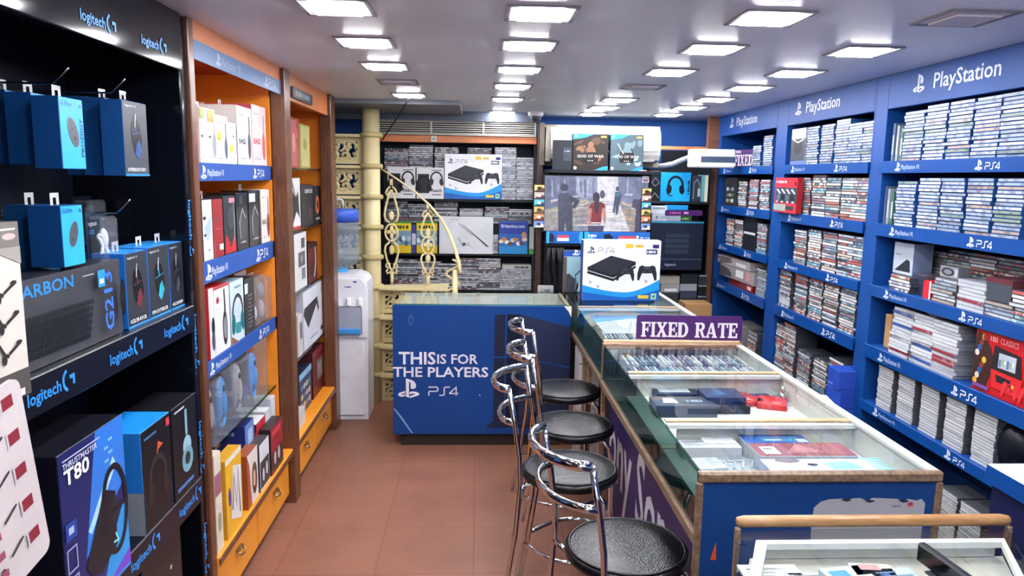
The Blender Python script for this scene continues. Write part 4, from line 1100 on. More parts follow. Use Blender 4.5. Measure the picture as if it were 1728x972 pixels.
for px0, px1, pyt, wh in ((650, 686, 338, 'first pile from the stair, middle back shelf'), (688, 730, 345, 'second pile from the stair, middle back shelf'), (732, 773, 342, 'third pile from the stair, middle back shelf'),
                          (775, 816, 350, 'fourth pile from the stair, middle back shelf'), (818, 858, 347, 'fifth pile from the stair, middle back shelf'), (860, 896, 352, 'pile nearest the post, middle back shelf')):
    rear(px0, px1, pyt, 1.30, wh)
back_stack(834, 872, 248, Z1_, YS, 'disc_w', 'white-spined', 'left white pile, top back shelf')
back_stack(876, 903, 266, Z1_, YS, 'disc_w', 'white-spined', 'right white pile by the post, top back shelf')
for px0, px1, pyt, key, wt, wh in ((669, 703, 436, 'disc_d', 'dark', 'first pile from the stair, lowest back shelf'), (705, 742, 440, 'disc_d', 'dark', 'second pile from the stair, lowest back shelf'),
                                   (744, 774, 443, 'disc_d', 'dark', 'third pile from the stair, lowest back shelf'), (775, 802, 436, 'disc_d', 'dark', 'fourth pile from the stair, lowest back shelf'),
                                   (804, 845, 436, 'disc_d', 'mixed', 'fifth pile from the stair, lowest back shelf'), (847, 871, 454, 'disc_w', 'white-spined', 'left short pile under the long pale box'),
                                   (873, 900, 454, 'disc_w', 'white-spined', 'right short pile under the long pale box')):
    back_stack(px0, px1, pyt, Z3_, YS, key, wt, wh)
n_ = round((on(847, 454, y=YS)[2] - Z3_) / TH)
carton('long_pale_box', 'long pale box lettered in black, lying across two short piles of cases', 'box', (on(872, 448, y=YS)[0], YS + .06, Z3_ + n_ * TH + .0005), 0, .23, .11, .036, '#b7b9b4', art=lambda a, w, h: a.bars(w * .42, h * .25, .017, w * .5, col('#2d2f34', .3), 9))
# boxes on the back shelves
def ps4_art(a, w, h, blue='#1f8fd2', blue2='#1c5cae'):
    a.rect(.002, .002, w - .002, h - .002, col('#e3e5ea', .3))
    def wave(f, m): a.poly([(.002, .002)] + [(w - .002, .002)] + [(w * (1 - k / 12) + (.002 if k == 12 else -.002 if k == 0 else 0), h * f(1 - k / 12)) for k in range(13)], m)
    wave(lambda u: .265 - .12 * math.sin(u * 2.9) + .20 * max(0, u - .62) ** 1.2 * 2, col(blue, .3)); wave(lambda u: .13 - .07 * math.sin(u * 2.9 - .3) + .13 * max(0, u - .6) * 2, col(blue2, .3))
    dk = col('#23252c', .3)
    a.ps(w * .055, h * .775, h * .13, col('#2b3050', .3)); a.ps4(w * .19, h * .795, h * .085, col('#3c3f52', .3), .10)
    a.console(w * .37, h * .56, w * .62, col('#2a2c33', .3), col('#15161b', .3), col('#1d1f25', .3))
    a.pad(w * .55, h * .47, w * .23, dk, col('#3a3d46', .3)); a.pad(w * .83, h * .49, w * .25, dk, col('#3a3d46', .3))
    a.rect(w * .54, h * .88, w * .64, h * .95, col('#dcb83e', .3)); a.rect(w * .67, h * .89, w * .77, h * .935, col('#cba936', .3)); a.rect(w * .89, h * .88, w * .97, h * .94, col('#2a2f68', .3)); a.rect(w * .81, h * .78, w * .95, h * .86, col('#26305c', .3))
    a.bars(w * .82, h * .80, h * .04, w * .11, col(WHITE, .3), 5); a.text('SONY', w * .03, h * .91, h * .03, col('#c9b98a', .3))
    a.rect(w * .72, h * .045, w * .86, h * .10, col('#e0ba3c', .3)); a.rect(w * .89, h * .03, w * .96, h * .13, col('#9fd0b0', .3)); a.rect(w * .91, h * .06, w * .94, h * .10, col('#2b6a4b', .3))
    for x, z in ((.10, .31), (.2, .24), (.82, .33)): a.stroke([(w * x + .010 * math.cos(k), h * z + .010 * math.sin(k)) for k in (0, 2.1, 4.2)], .003, col('#3a5f97', .3), True)
def bx(name, label, px0, px1, pyt, pyb, z, y, d, c, side=None, art=None, rz=0, **k):
    x0 = on(px0, (pyt + pyb) / 2, y=y)[0]; x1 = on(px1, (pyt + pyb) / 2, y=y)[0]; zt = on((px0 + px1) / 2, pyt, y=y)[2]
    return carton(name, label, 'box', ((x0 + x1) / 2, y + d / 2, z), rz, x1 - x0, d, zt - z, c, side, art=art, **k)
bx('console_box', 'white and blue boxed game console on the top back shelf', 750, 847, 260, 336, Z1_, 5.80, .10, '#e3e5ea', '#3a4a8a', art=ps4_art)
def reach(a, w, h):
    a.rect(w * .04, h * .18, w * .46, h * .80, col('#2b2d31', .15)); a.headphones(w * .26, h * .45, h * .5, col('#101114', .2)); a.headphones(w * .73, h * .62, h * .45, col('#24262b', .3))
    a.text('Reach', w * .54, h * .22, h * .11, col('#17181b', .3), w * .38, .02); a.rect(w * .56, h * .12, w * .9, h * .15, col('#3b3d42', .3)); a.rect(w * .55, h * .90, w * .92, h * .93, col('#5a5d63', .3))
bx('headphone_box', 'white headphone box with a dark window, nearest the stair on the top back shelf', 654, 701, 282, 335, Z1_, 5.80, .08, '#cfcfd2', art=reach)
bx('headphone_box', 'white headphone box with a dark window, next to the boxed console', 703, 749, 283, 335, Z1_, 5.80, .08, '#cfcfd2', art=reach)
def issac(a, w, h):
    a.rect(0, h * .70, w, h * .93, col('#d9bf2c', .35)); a.bars(w * .12, h * .76, h * .10, w * .76, col('#3b3a12', .3), 5); a.rect(0, 0, w, h * .25, col('#cfb023', .35)); a.rect(0, h * .93, w, h, col('#3e7f3a', .35))
    a.rect(0, h * .25, w, h * .70, col('#6f8fa3', .35))
    for k in range(7): a.ell(w * (.1 + .13 * k), h * (.40 + .1 * math.sin(k * 2.2)), w * .10, h * .08, col(('#c9d6d9', '#4a6076', '#9fb3bd', '#31506c')[k % 4], .35))
bx('game_box', 'yellow and blue game box nearest the stair on the middle back shelf', 660, 694, 373, 428, Z2_, 5.82, .05, '#c9ac24', '#4a3d8a', art=issac)
bx('game_box', 'yellow and blue game box beside the large white console box', 703, 738, 373, 428, Z2_, 5.82, .05, '#c9ac24', '#4a3d8a', art=issac)
bx('narrow_box', 'narrow purple box between the two yellow game boxes', 695, 702, 380, 428, Z2_, 5.83, .05, '#3f3f86', art=lambda a, w, h: a.rect(0, h * .3, w, h * .7, col('#c3c6d6', .3)))
def slim_art(a, w, h):
    a.poly([(w * .42, h * .80), (w * .46, h * .78), (w * .93, h * .20), (w * .88, h * .20)], col('#3c3e44', .3)); a.poly([(w * .44, h * .79), (w, h), (w, h * .3), (w * .93, h * .2)], col('#c6c9ce', .3))
    a.stroke([(w * .36, h * .82), (w * .62, h * .5)], .004, col('#2c2e33', .3)); a.text('SONY', w * .2, h * .9, .018, col('#7f838b', .3))
    a.ell(w * .46, h * .26, .014, .014, col('#2c2e33', .3)); a.text('12', w * .50, h * .23, .022, col('#2c2e33', .3))
    for k in range(5): a.ell(w * (.36 + .02 * k), h * (.42 - .05 * k), .007, .005, col('#6b6f77', .3), n=8)
    a.stroke([(w * .3, h * .1), (w * .4, h * .28), (w * .6, h * .2), (w * .7, h * .05)], .003, col('#9a9da4', .3))
bx('console_box', 'large white console box with a slanting grey edge picture, middle back shelf', 741, 832, 366, 430, Z2_, 5.80, .07, '#c4c6cc', art=slim_art)
def brit(a, w, h):
    a.rect(.003, .003, w - .003, h - .003, col('#2d5fae', .3)); a.rect(.003, .003, w - .003, h * .26, col('#2b86c4', .3)); a.rect(.003, h * .62, w - .003, h - .01, col('#2b3f94', .3))
    a.text('Britannica.com', w * .08, h * .80, h * .10, col('#d6dcef', .3), w * .8, .01)
    for k in range(9): a.ell(w * (.08 + .1 * k), h * (.38 + .08 * math.sin(k * 1.7)), w * .09, h * .06, col(('#d8c9a6', '#b9734b', '#e6e3da', '#5b4a3f')[k % 4], .35))
    a.ell(w * .86, h * .58, w * .09, h * .10, col('#b98a6b', .3))
bx('software_box', 'blue lettered software box on the middle back shelf by the post', 842, 891, 373, 430, Z2_, 5.82, .06, '#2a4f9f', '#2b3f6a', art=brit)
bx('game_box', 'white edged game box squeezed between the blue software box and post', 893, 901, 383, 428, Z2_, 5.83, .06, '#a9b2b0', art=lambda a, w, h: a.rect(0, 0, w, h * .2, col('#3f8a3c', .3)))
vx = on(836, 400, y=5.86)[0]
for k in range(10):
    put_case('disc_case', f'white-edged small case, {ORD[k]} up in the slim pile beside the blue software box', 'cases in the slim pile beside the blue software box', 'disc_w', (vx - .06, 5.875 + .06, Z2_ + k * TH), 0)

# things below the television, on the poster counter and far glass counter
def cables():
    mb = MB(); r = random.Random(4)
    for k in range(9):
        x0 = on(925 + 3 * k, 420, y=5.45)[0]; x1 = on(930 + 2.5 * k, 480, y=5.40)[0]
        mb.tube([(x0, 5.43, 1.16), (x0 + r.uniform(-.02, .02), 5.43, 1.05), (x1 + r.uniform(-.02, .02), 5.42, .88), (x1, 5.40, .70)], r.uniform(.006, .012), col('#0d0f15', .45), 6)
    o = mb.build('cable_bundle'); tag(o, 'thick bundle of black cables hanging below the television', 'cables'); return o
cables()
pb = thing('framed_notice', 'pale lettered card leaning at the back of the poster counter', 'card', (.505, 5.30, 0))
pb.location.z = .0
MB().box(-.065, .06, -.01, .03, 0, .76, DKB).build('stand', pb)
c_ = MB().box(-.06, .055, -.016, -.010, .76, .90, col('#a9abad', .4), .004).build('card', pb)
lettered(c_, 'lettering', -.016, [lambda q: q.text('CAME', -.04, .85, .022, col('#3d3f44', .4), .075, .01)] + [(lambda q, k=k: q.rect(-.045, .82 - .018 * k, .035, .825 - .018 * k, col('#6a6d73', .4))) for k in range(3)])
def soldier(a, w, h):
    a.rect(.003, h * .86, w - .003, h - .003, col('#1d4fa3', .3)); a.ps(w * .30, h * .875, .045, col(WHITE, .3)); a.ps4(w * .52, h * .895, .022, col(WHITE, .3), .14)
    a.rect(.003, .003, w - .003, h * .86, col('#8fb3bd', .3)); a.poly([(.003, .003), (w * .5, .003), (w * .45, h * .3), (w * .2, h * .45), (.003, h * .4)], col('#3a3f46', .3))
    for k in range(8): a.poly([(w * (.3 + .07 * k), h * .05), (w * (.42 + .07 * k), h * .08), (w * (.36 + .07 * k), h * (.35 + .12 * math.sin(k * 1.9)))], col(('#2b3036', '#555c63', '#1d2126', '#c9d2d2')[k % 4], .3))
    a.stroke([(w * .4, h * .4), (w * .95, h * .78)], .008, col('#23282e', .3)); a.ell(w * .78, h * .5, .020, .024, col('#23282e', .3)); a.rect(0, .0, w * .12, h * .85, col('#5b4a44', .3))
a0 = on(951, 486, y=4.98)
carton('console_box', 'blue-topped game box with a grey battle picture, behind the boxed white console', 'box', (a0[0] + .095, 5.0, .9), D2R(-3), .20, .06, .285, '#5b6a75', '#2b3848', art=soldier)
carton('console_box', 'big white and blue boxed game console standing on the far glass counter', 'box', (.92, 4.675, .9), D2R(.5), .497, .10, .385, '#e3e5ea', '#34408a', '#e6e8ee', art=ps4_art)
# piles of dark cartons in the alcove
for i, (px0, px1, pyt, pyb, c, art) in enumerate((
        (1114, 1146, 492, 512, '#2a2d33', None), (1114, 1146, 470, 491, '#33373d', None), (1115, 1147, 455, 469, '#8d8f90', lambda a, w, h: a.rect(w * .2, h * .15, w * .85, h * .45, col('#d2d4d6', .3))), (1113, 1147, 445, 454, '#9a958a', None))):
    z0 = [.621, .70, .80, .87][i]; z1 = [.70, .80, .87, .93][i]
    x0 = on(px0, 470, y=5.64)[0]; x1 = on(px1, 470, y=5.64)[0]
    carton('stacked_carton', f'{"dark" if i < 2 else "pale grey"} carton, {ORD[i]} up in the alcove pile nearest the boxed console', 'box', ((x0 + x1) / 2, 5.70, z0), D2R(rng.uniform(-4, 4)), x1 - x0, .12, z1 - z0 - .001, c, art=art)
for i, (h0, h1, c) in enumerate(((.621, .645, '#a9abad'), (.645, .735, '#b9bbbd'), (.735, .755, '#2b2e36'), (.755, .815, '#363b4d'), (.815, .87, '#8f9499'), (.87, .95, '#24272e'))):
    x0 = on(1149, 470, y=5.64)[0]; x1 = on(1177, 470, y=5.64)[0]
    carton('stacked_carton', f'carton {["of pale card", "of white card", "of black card", "of slate blue card", "of grey card", "of charcoal card"][i]} in the middle alcove pile, {ORD[i]} up', 'box', ((x0 + x1) / 2, 5.70, h0), D2R(rng.uniform(-3, 3)), x1 - x0, .12, h1 - h0 - .001, c)
for i, (h0, h1, c) in enumerate(((.621, .70, '#191b20'), (.70, .775, '#23262d'), (.775, .86, '#16181d'), (.86, .94, '#2b2f37'))):
    x0 = on(1179, 470, y=5.64)[0]; x1 = on(1193, 470, y=5.64)[0]
    carton('stacked_carton', f'black carton with a pale edge, {ORD[i]} up in the alcove pile by the brown post', 'box', ((x0 + x1) / 2, 5.70, h0), 0, x1 - x0, .12, h1 - h0 - .001, c, art=lambda a, w, h: a.rect(0, h * .88, w, h, col('#8a8d92', .3)))
# white cartons under the far glass counter
for i in range(3):
    carton('white_carton', f'white printed carton under the far glass counter, {["bottom", "middle", "top"][i]} of three', 'box', (.665, 4.28, .001 + .222 * i), D2R(1 - i), .12, .22, .220, '#c3c3c6', art=lambda a, w, h: (a.rect(0, h * .70, w, h * .73, col('#4a4c52', .4)), a.text('PS', w * .3, h * .3, .03, col('#8a8c92', .4)), a.stroke([(w * .2, h * .2), (w * .2, h * .5), (w * .8, h * .5)], .004, col('#8a8c92', .4))))

# ================================================================== goods in the black cabinet
NAVY = '#0f3d74'; CY = '#2a9fe6'
DG = '#23262e'
def mouse_cy(title, ang):
    def f(a, w, h):
        a.mouse(w * .52, h * .52, h * .46, col('#4c4f56', .3), col('#2b2d33', .3), ang); a.text(title, w * .06, h * .88, h * .07, col('#155a8f', .3), w * .45)
        a.ell(w * .88, h * .90, w * .04, h * .03, col('#155a8f', .3)); a.text('PRODIGY', w * .94, h * .18, w * .12, col('#10314c', .3), h * .55, .01, rot=90) if ang > 0 else None
    return f
def mouse_dk(title, tint):
    def f(a, w, h):
        a.rect(0, 0, w, h * .028, col('#2a86d0', .3)); a.mouse(w * .52, h * .52, h * .55, col('#14161b', .25), col(tint, .3), 10)
        a.poly([(w * .42, h * .3), (w * .55, h * .22), (w * .72, h * .36), (w * .62, h * .5), (w * .5, h * .44)], col(tint, .3)); a.stroke([(w * .5, h * .84), (w * .45, h * .66)], w * .03, col('#c8ccd4', .3))
        a.text(title, w * .08, h * .065, h * .045, col('#d8dade', .3), w * .75, .02); a.text('logitech G', w * .08, h * .92, h * .03, col('#c8ccd2', .3), w * .45)
    return f
def blk(label, px0, px1, pyt, pyb, d, front, side=None, art=None, xf=-.95, zb=None, name='mouse_box', top=None, tab=None, rz=90, cat='box', **k):
    """a box facing the aisle, sighted by the edges of its front"""
    y0 = on(px0, (pyt + pyb) / 2, x=xf)[1]; y1 = on(px1, (pyt + pyb) / 2, x=xf)[1]
    zt = on(px0, pyt, x=xf)[2]; z0 = on(px0, pyb, x=xf)[2] if zb is None else zb
    return carton(name, label, cat, (xf - d / 2, (y0 + y1) / 2, z0), D2R(rz), y1 - y0, d, zt - z0, front, side, top, art=art, tab=tab, **k)
blk('front bright blue mouse box hanging on the upper left hook', 102, 142, 162, 285, .062, CY, NAVY, mouse_cy('G Pro', 24), tab=True)
blk('second bright blue mouse box, behind the front one on the upper left hook', 56, 92, 156, 278, .062, CY, NAVY, xf=-1.035, tab=True)
blk('third bright blue mouse box, deepest on the upper left hook', 13, 47, 152, 276, .062, CY, NAVY, xf=-1.12, tab=True)
blk('black mouse box with a picture of a dark mouse, front on the upper right hook', 209, 249, 168, 297, .06, '#3a3f48', '#17477f', mouse_dk('HYPERION FURY', '#2f4d86'), xf=-.955, tab=True)
blk('black mouse box, second on the upper right hook, only its blue side showing', 180, 212, 165, 296, .066, '#3a3f48', '#174a84', xf=-1.02, tab=True)
blk('black mouse box, deepest on the upper right hook, only its blue side showing', 150, 180, 163, 296, .066, '#3a3f48', '#15447a', xf=-1.09)
blk('front bright blue mouse box hanging on the lower hook', 105, 142, 347, 453, .075, CY, NAVY, mouse_cy('G304', -22), xf=-.95, tab=True)
blk('rear bright blue mouse box on the lower hook, only its dark side showing', 64, 98, 346, 460, .075, CY, '#0e3a66', xf=-1.03, tab=True)
def hook(x, y, z, label, ln=.30):
    o = thing('display_hook', label, 'hook', (-1.287, y, z), 0)
    m = col('#8f949c', .2, 1)
    MB().tube([(0, 0, 0), (ln, 0, 0), (ln + .03, .004, .03), (ln + .036, .005, .038)], .003, m, 6).build('prong', o)
    MB().box(-.001, .004, -.02, .02, -.012, .012, m).build('mounting_plate', o)
    return o
hook(0, 1.82, 1.868, 'metal hook carrying the three bright blue boxes of the upper row')
hook(0, 2.10, 1.878, 'metal hook carrying the black mouse boxes of the upper row')
hook(0, 1.825, 1.545, 'metal hook carrying the two bright blue boxes of the lower row')
hook(0, 2.09, 1.556, 'metal hook carrying the clear blister pack')
def blister(name, label, loc, wd, h, d, card, fill, rz=90, tilt=0, art=None, clear=.12, group=None, shape='rect', cat='blister pack'):
    """clear pack: backing card, bubble and the goods inside"""
    t = thing(name, label, cat, loc, D2R(rz), group); t.rotation_euler = (D2R(tilt), 0, D2R(rz))
    MB().box(-wd / 2, wd / 2, d / 2 - .002, d / 2, 0, h, col(card, .35)).build('card', t)
    g = glass('clear blister', (.93, .95, .97), 1.6, .05, .10, '#c8ccd4')
    MB().box(-wd / 2 + .004, wd / 2 - .004, -d / 2, d / 2 - .002, .006, h * .93, g, min(.008, d * .3)).build('bubble', t)
    fill(t)
    if art:
        a = Art(); art(a, wd, h); m2 = MB(); a.mesh_into(m2, 'front', -wd / 2, 0, d / 2 - .002, 0, 0, 0); m2.build('card_print', t, recalc=False)
    return t
def fill_cable(c1, c2):
    def f(t):
        mb = MB()
        for k in range(3): mb.tube([(.022 * math.cos(q * .5 + k), .004 * math.sin(q * .9), .06 + .03 * math.sin(q * .5) + .012 * k) for q in range(13)], .004, col(c1, .35), 6, closed=True)
        mb.ell((.0, 0, .10), (.016, .012, .03), col(c2, .3), 12, 8)
        mb.build('contents', t)
    return f
blister('blister_pack', 'clear blister pack with white goods hanging from a hook over the boxed mice', (-1.02, 2.075, 1.385), .085, .175, .05, '#1c2c40', fill_cable('#e2e3e6', '#cfd2d8'), art=lambda a, w, h: (a.text('logitech', .012, h * .78, .012, col('#cdd5de', .3), .045), a.text('G302', .012, h * .65, .012, col('#3f8fd0', .3), .03)))
blister('blister_pack', 'dark blister pack in the shadow at the far end of the black cabinet', (-1.20, 2.37, 1.44), .12, .15, .05, '#10151f', fill_cable('#2a2d34', '#3a3d44'))
# shelf of keyboards and mice
SA = 1.2375; SB = .6455
def kbd(a, w, h):
    a.text('CARBON', w * -.0 + .012, h * .80, h * .135, col('#2f7fc0', .3), w * .50, .02)
    for i in range(6):
        for j in range(20): a.rect(w * (.03 + .031 * j), h * (.12 + .085 * i), w * (.055 + .031 * j), h * (.185 + .085 * i), col('#17191f', .35))
    a.text('G213', w * .84, h * .14, w * .085, col('#3a6fd0', .3), h * .75, .02, rot=90); a.rect(w * .70, h * .72, w * .77, h * .93, col('#2f8fd6', .3)); a.rect(w * .715, h * .76, w * .755, h * .82, col('#cfe3f4', .3))
    a.rect(w * .89, 0, w * .90, h, col('#3a3d45', .3)); a.ell(w * .95, h * .5, w * .03, h * .25, col('#15171c', .2)); a.rect(w * .55, h * .90, w * .66, h * .915, col('#9aa0aa', .3))
blk('long black keyboard box with blue lettering on the shelf of the black cabinet', 12, 207, 480, 590, .08, '#3b3c42', '#22252d', kbd, xf=-.955, zb=SA, name='keyboard_box')
for px0, px1, pyt, lb_, art, fr in ((213, 250, 428, 'black mouse box with blue edge, nearest the keyboard box', mouse_dk('G502', '#6a2f34'), '#2f3239'),
                                    (251, 286, 418, 'black mouse box with a teal glowing mouse picture', mouse_dk('PROTEUS', '#2f9fb4'), '#2d3037'),
                                    (287, 310, 411, 'black mouse box darkest of the row, next to the glossy pillar', mouse_dk('G300', '#3b3f48'), '#1f2229')):
    blk(lb_, px0, px1, pyt, 540, .11, fr, '#1b62b4', art, xf=-.955, zb=SA, top='#2f8fdc', tab=True)
# shelf of wheels and headsets
def wheel(a, w, h):
    a.rect(.003, .003, w - .003, h - .003, col('#1d2457', .3)); a.poly([(w * .3, h * .3), (w, h * .6), (w, h), (w * .55, h)], col('#2f6fc4', .3)); a.poly([(w * .5, 0), (w, 0), (w, h * .5), (w * .75, h * .3)], col('#2a86c9', .3))
    a.poly([(0, 0), (w * .7, 0), (w * .45, h * .16), (0, h * .2)], col('#2a2466', .3)); a.poly([(w * .35, h * .45), (w * .8, h * .78), (w * .85, h * .72), (w * .4, h * .42)], col('#9cc6ea', .3)); a.poly([(w * .6, h * .02), (w, h * .12), (w, h * .02)], col('#6a3fb4', .3))
    for k in range(8): a.ell(w * (.68 + .035 * (k % 4)), h * (.78 + .04 * (k // 2)), w * .015, h * .010, col('#7fc0ee', .3), n=8)
    a.poly([(w * .28, h * .25), (w * .62, h * .62), (w * .80, h * .56), (w * .78, h * .22), (w * .5, h * .14), (w * .36, h * .18)], col('#1a1c24', .3))
    a.stroke([(w * .78 + w * .20 * math.cos(k * .2094), h * .45 + h * .27 * math.sin(k * .2094)) for k in range(30)], w * .055, col('#15171d', .3), True); a.ell(w * .78, h * .45, w * .07, h * .08, col('#22252e', .3)); a.stroke([(w * .6, h * .45), (w * .96, h * .45)], w * .04, col('#1a1c23', .3))
    a.stroke([(w * .76, h * .30), (w * .80, h * .24), (w * .72, h * .25)], w * .02, col('#7fd0c0', .3))
    a.text('T80', w * .06, h * .81, h * .085, col('#dfe3ee', .3), w * .36, .025); a.text('THRUSTMASTER', w * .05, h * .905, h * .032, col('#c3c9e0', .3), w * .50, .01); a.rect(w * .05, h * .95, w * .6, h * .958, col('#aeb4d0', .3))
    a.rect(w * .03, h * .50, w * .18, h * .60, col('#26428f', .3)); a.rect(w * .07, h * .53, w * .14, h * .57, col('#a9b4d8', .3))
    for k in range(2): a.stroke([(w * .03, h * (.32 - .17 * k)), (w * .16, h * (.32 - .17 * k)), (w * .16, h * (.45 - .17 * k)), (w * .03, h * (.45 - .17 * k))], .004, col('#8f98c8', .3), True)
blk('big dark blue steering wheel box on the lower shelf of the black cabinet', 103, 216, 766, 990, .24, '#1d2457', '#0d0f1c', wheel, xf=-.905, zb=SB, name='wheel_box', top='#12131c')
def hs1(a, w, h): a.poly([(w * .45, h * .62), (w * .55, h * .80), (w * .72, h * .74), (w * .55, h * .72)], col('#c0562e', .3)); a.headphones(w * .5, h * .42, h * .45, col('#2c2a2a', .3), col('#242121', .3)); a.rect(w * .1, h * .9, w * .5, h * .92, col('#3f6f9f', .3)); a.rect(w * .85, h * .88, w * .97, h * .96, col('#c43f48', .3))
def hs2(a, w, h): a.stroke([(w * .55, h * .9), (w * .55, h * .62)], w * .09, col('#7fa6b4', .3)); a.ell(w * .55, h * .50, w * .17, h * .11, col('#8fb9c6', .3)); a.ell(w * .55, h * .35, w * .23, h * .14, col('#6f9aa8', .3)); a.ell(w * .55, h * .36, w * .11, h * .07, col('#22303a', .3)); a.rect(w * .1, h * .08, w * .75, h * .12, col('#3f6fae', .3)); a.rect(w * .1, h * .93, w * .5, h * .95, col('#b9bcc3', .3))
blk('black headset box with bright blue top, right beside the steering wheel box', 240, 291, 729, 872, .135, '#14151a', '#1f6fbe', hs1, xf=-.93, zb=SB, name='headset_box', top='#1c86d8', side_art=lambda a, w, h: a.rect(0, 0, w, h * .42, col('#7d858f', .35)))
blk('black headset box with a pale guitar-like picture, next to the glossy pillar', 292, 334, 690, 830, .135, '#15161b', '#15161b', hs2, xf=-.93, zb=SB, name='headset_box')
blk('large black carton on the bottom shelf of the black cabinet', 240, 309, 962, 1010, .20, '#1c191b', '#131216', lambda a, w, h: (a.rect(w * .08, h * .1, w * .9, h * .9, col('#241f20', .4)), a.ell(w * .7, h * .78, .008, .008, col('#9a8f8a', .3))), xf=-.95, zb=.1005, name='black_carton')
# two hanging cards at the cabinet's near end
def tools(a, w, h):
    a.rect(0, h * .86, w, h, col('#6d6863', .4)); a.rect(w * .62, h * .955, w * .95, h * .965, col('#d2d0cc', .4)); a.ell(w * .85, h * .92, w * .10, h * .018, col('#c9a3a3', .4)); a.rect(0, 0, w, h * .16, col('#4a4744', .4))
    a.rect(w * .35, h * .07, w * .75, h * .12, col('#d6d1c9', .4)); a.rect(w * .2, h * .01, w * .9, h * .05, col('#cfcac2', .4)); a.poly([(w * .55, h * .86), (w, h * .86), (w, h * .76)], col('#8f8a84', .4))
    for k in range(3):
        z = h * (.60 - .17 * k)
        a.stroke([(w * .55, z + .030), (w * .64, z + .004), (w * .70, z)], .007, col('#2b2928', .4)); a.stroke([(w * .70, z + .004), (w * .90, z + .022)], .006, col('#2b2928', .4)); a.ell(w * .63, z - .004, .007, .010, col('#2b2928', .4)); a.ell(w * .85, z + .020, .008, .005, col('#2b2928', .4)); a.stroke([(w * .40, z + .01), (w * .50, z - .004)], .006, col('#2b2928', .4))
def cardA(name, label, px1, pyt, pyb, xf, wd, d, c, art, lean, zt=None):
    y1 = on(px1, (pyt + pyb) / 2, x=xf)[1]; zt = on(px1, pyt, x=xf)[2]; zb = on(px1, pyb, x=xf)[2]
    o = carton(name, label, 'packet', (xf - d / 2, y1 - wd / 2, zb), D2R(90), wd, d, zt - zb, c, '#5a5754', art=art, ry=0)
    o.rotation_euler = (0, D2R(0), D2R(90))
    return o
cardA('accessory_box', 'white accessory box with dark tool pictures at the near end of the black cabinet', 41, 372, 668, -.86, .20, .05, '#c3bcb3', tools, 0)
def pinkcard(a, w, h):
    for k in range(5):
        z = h * (.88 - .185 * k)
        a.rect(w * .83, z, w * .92, z + .022, col('#7d2a35', .4)); a.rect(w * .815, z - .004, w * .83, z + .026, col('#b4b0b4', .4))
        if k: a.stroke([(w * .68, z + .012), (w * .74, z + .020), (w * .79, z + .027)], .005, col('#3a3436', .4)); a.ell(w * .58, z + .04, .006, .008, col('#3a3436', .4)); a.ell(w * .60, z + .0, .007, .007, col('#4a4144', .4))
    for k in range(6): a.rect(w * .50, h * (.80 + .012 * k), w * (.66 + .02 * (k % 3)), h * (.803 + .012 * k), col('#b79aa4', .4))
    a.rect(w * .38, h * .55, w * .55, h * .65, col('#c0476e', .4)); a.ell(w * .47, h * .60, w * .05, h * .03, col('#e6c3cf', .4)); a.rect(w * .38, h * .40, w * .56, h * .48, col('#b8506f', .4))
    for k in range(3): a.rect(w * .45, h * (.33 - .10 * k), w * .57, h * (.335 - .10 * k), col('#a88f98', .4)); a.rect(w * .58, h * (.31 - .10 * k), w * .63, h * (.35 - .10 * k), col('#8a4a5a', .4))
t = thing('accessory_card', 'white rounded accessory card with small red pictures, lowest at the near end', 'packet', (-.80, 1.18, .94), D2R(90))
wd_, h_ = .34, .352
ptc = [(-wd_ / 2, 0)] + arc(wd_ / 2 - .02, .02, .02, .02, -90, 0, 5) + arc(wd_ / 2 - .02, h_ - .02, .02, .02, 0, 90, 5) + [(-wd_ / 2, h_)]
MB().prism(ptc, 1, -.004, .004, col('#bdb4b4', .35)).build('card', t)
a = Art(); pinkcard(a, wd_, h_); m2 = MB(); a.mesh_into(m2, 'front', -wd_ / 2, 0, -.004, 0, 0, 0); m2.build('card_print', t, recalc=False)
t.rotation_euler = (0, D2R(-9), D2R(90))

# ================================================================== goods in the orange cabinets
XO = -.985
Z1o, Z2o, Z3o, Z4o, Z5o = 1.7035, 1.3485, .9775, .6325, .2945
def org(name, label, px0, px1, pyt, pyb, z, d, front, side=None, art=None, xf=XO, tab=None, top=None, rz=90, cat='box', **k):
    y0 = on(px0, (pyt + pyb) / 2, x=xf)[1]; y1 = on(px1, (pyt + pyb) / 2, x=xf)[1]; zt = on(px0, pyt, x=xf)[2]
    return carton(name, label, cat, (xf - d / 2, (y0 + y1) / 2, z), D2R(rz), y1 - y0 - .003, d, zt - z, front, side, top, art=art, tab=tab, **k)
WH = '#d5d5d8'
def hp_white(title, band, cup, patch=None, tcol='#3d4048', half=True):
    def f(a, w, h):
        if half: a.halfphones(w * .80, h * .33, h * .55, col(band, .3), col(cup, .3))
        else: a.headphones(w * .55, h * .45, w * .8, col(band, .3), col(cup, .3))
        a.text(title, w * .10, h * .36, h * .085, col(tcol, .3), w * .45, .02) if title == 'BASS' else a.bars(w * .12, h * .46, h * .05, w * .3, col(tcol, .3), 2) if title else None
        a.rect(w * .10, h * .84, w * .45, h * .865, col('#9a9da4', .3)); a.rect(w * .10, h * .70, w * .5, h * .71, col('#b9bbc0', .3)); a.rect(w * .10, h * .10, w * .55, h * .115, col('#8f9299', .3)); a.rect(w * .10, h * .14, w * .4, h * .15, col('#a4a7ad', .3))
        if patch: a.rect(w * patch[1], h * patch[2], w * patch[3], h * patch[4], col(patch[0], .3)); a.rect(w * (patch[1] + .03), h * (patch[2] + .03), w * (patch[3] - .05), h * (patch[2] + .05), col('#8f8a3a', .3))
    return f
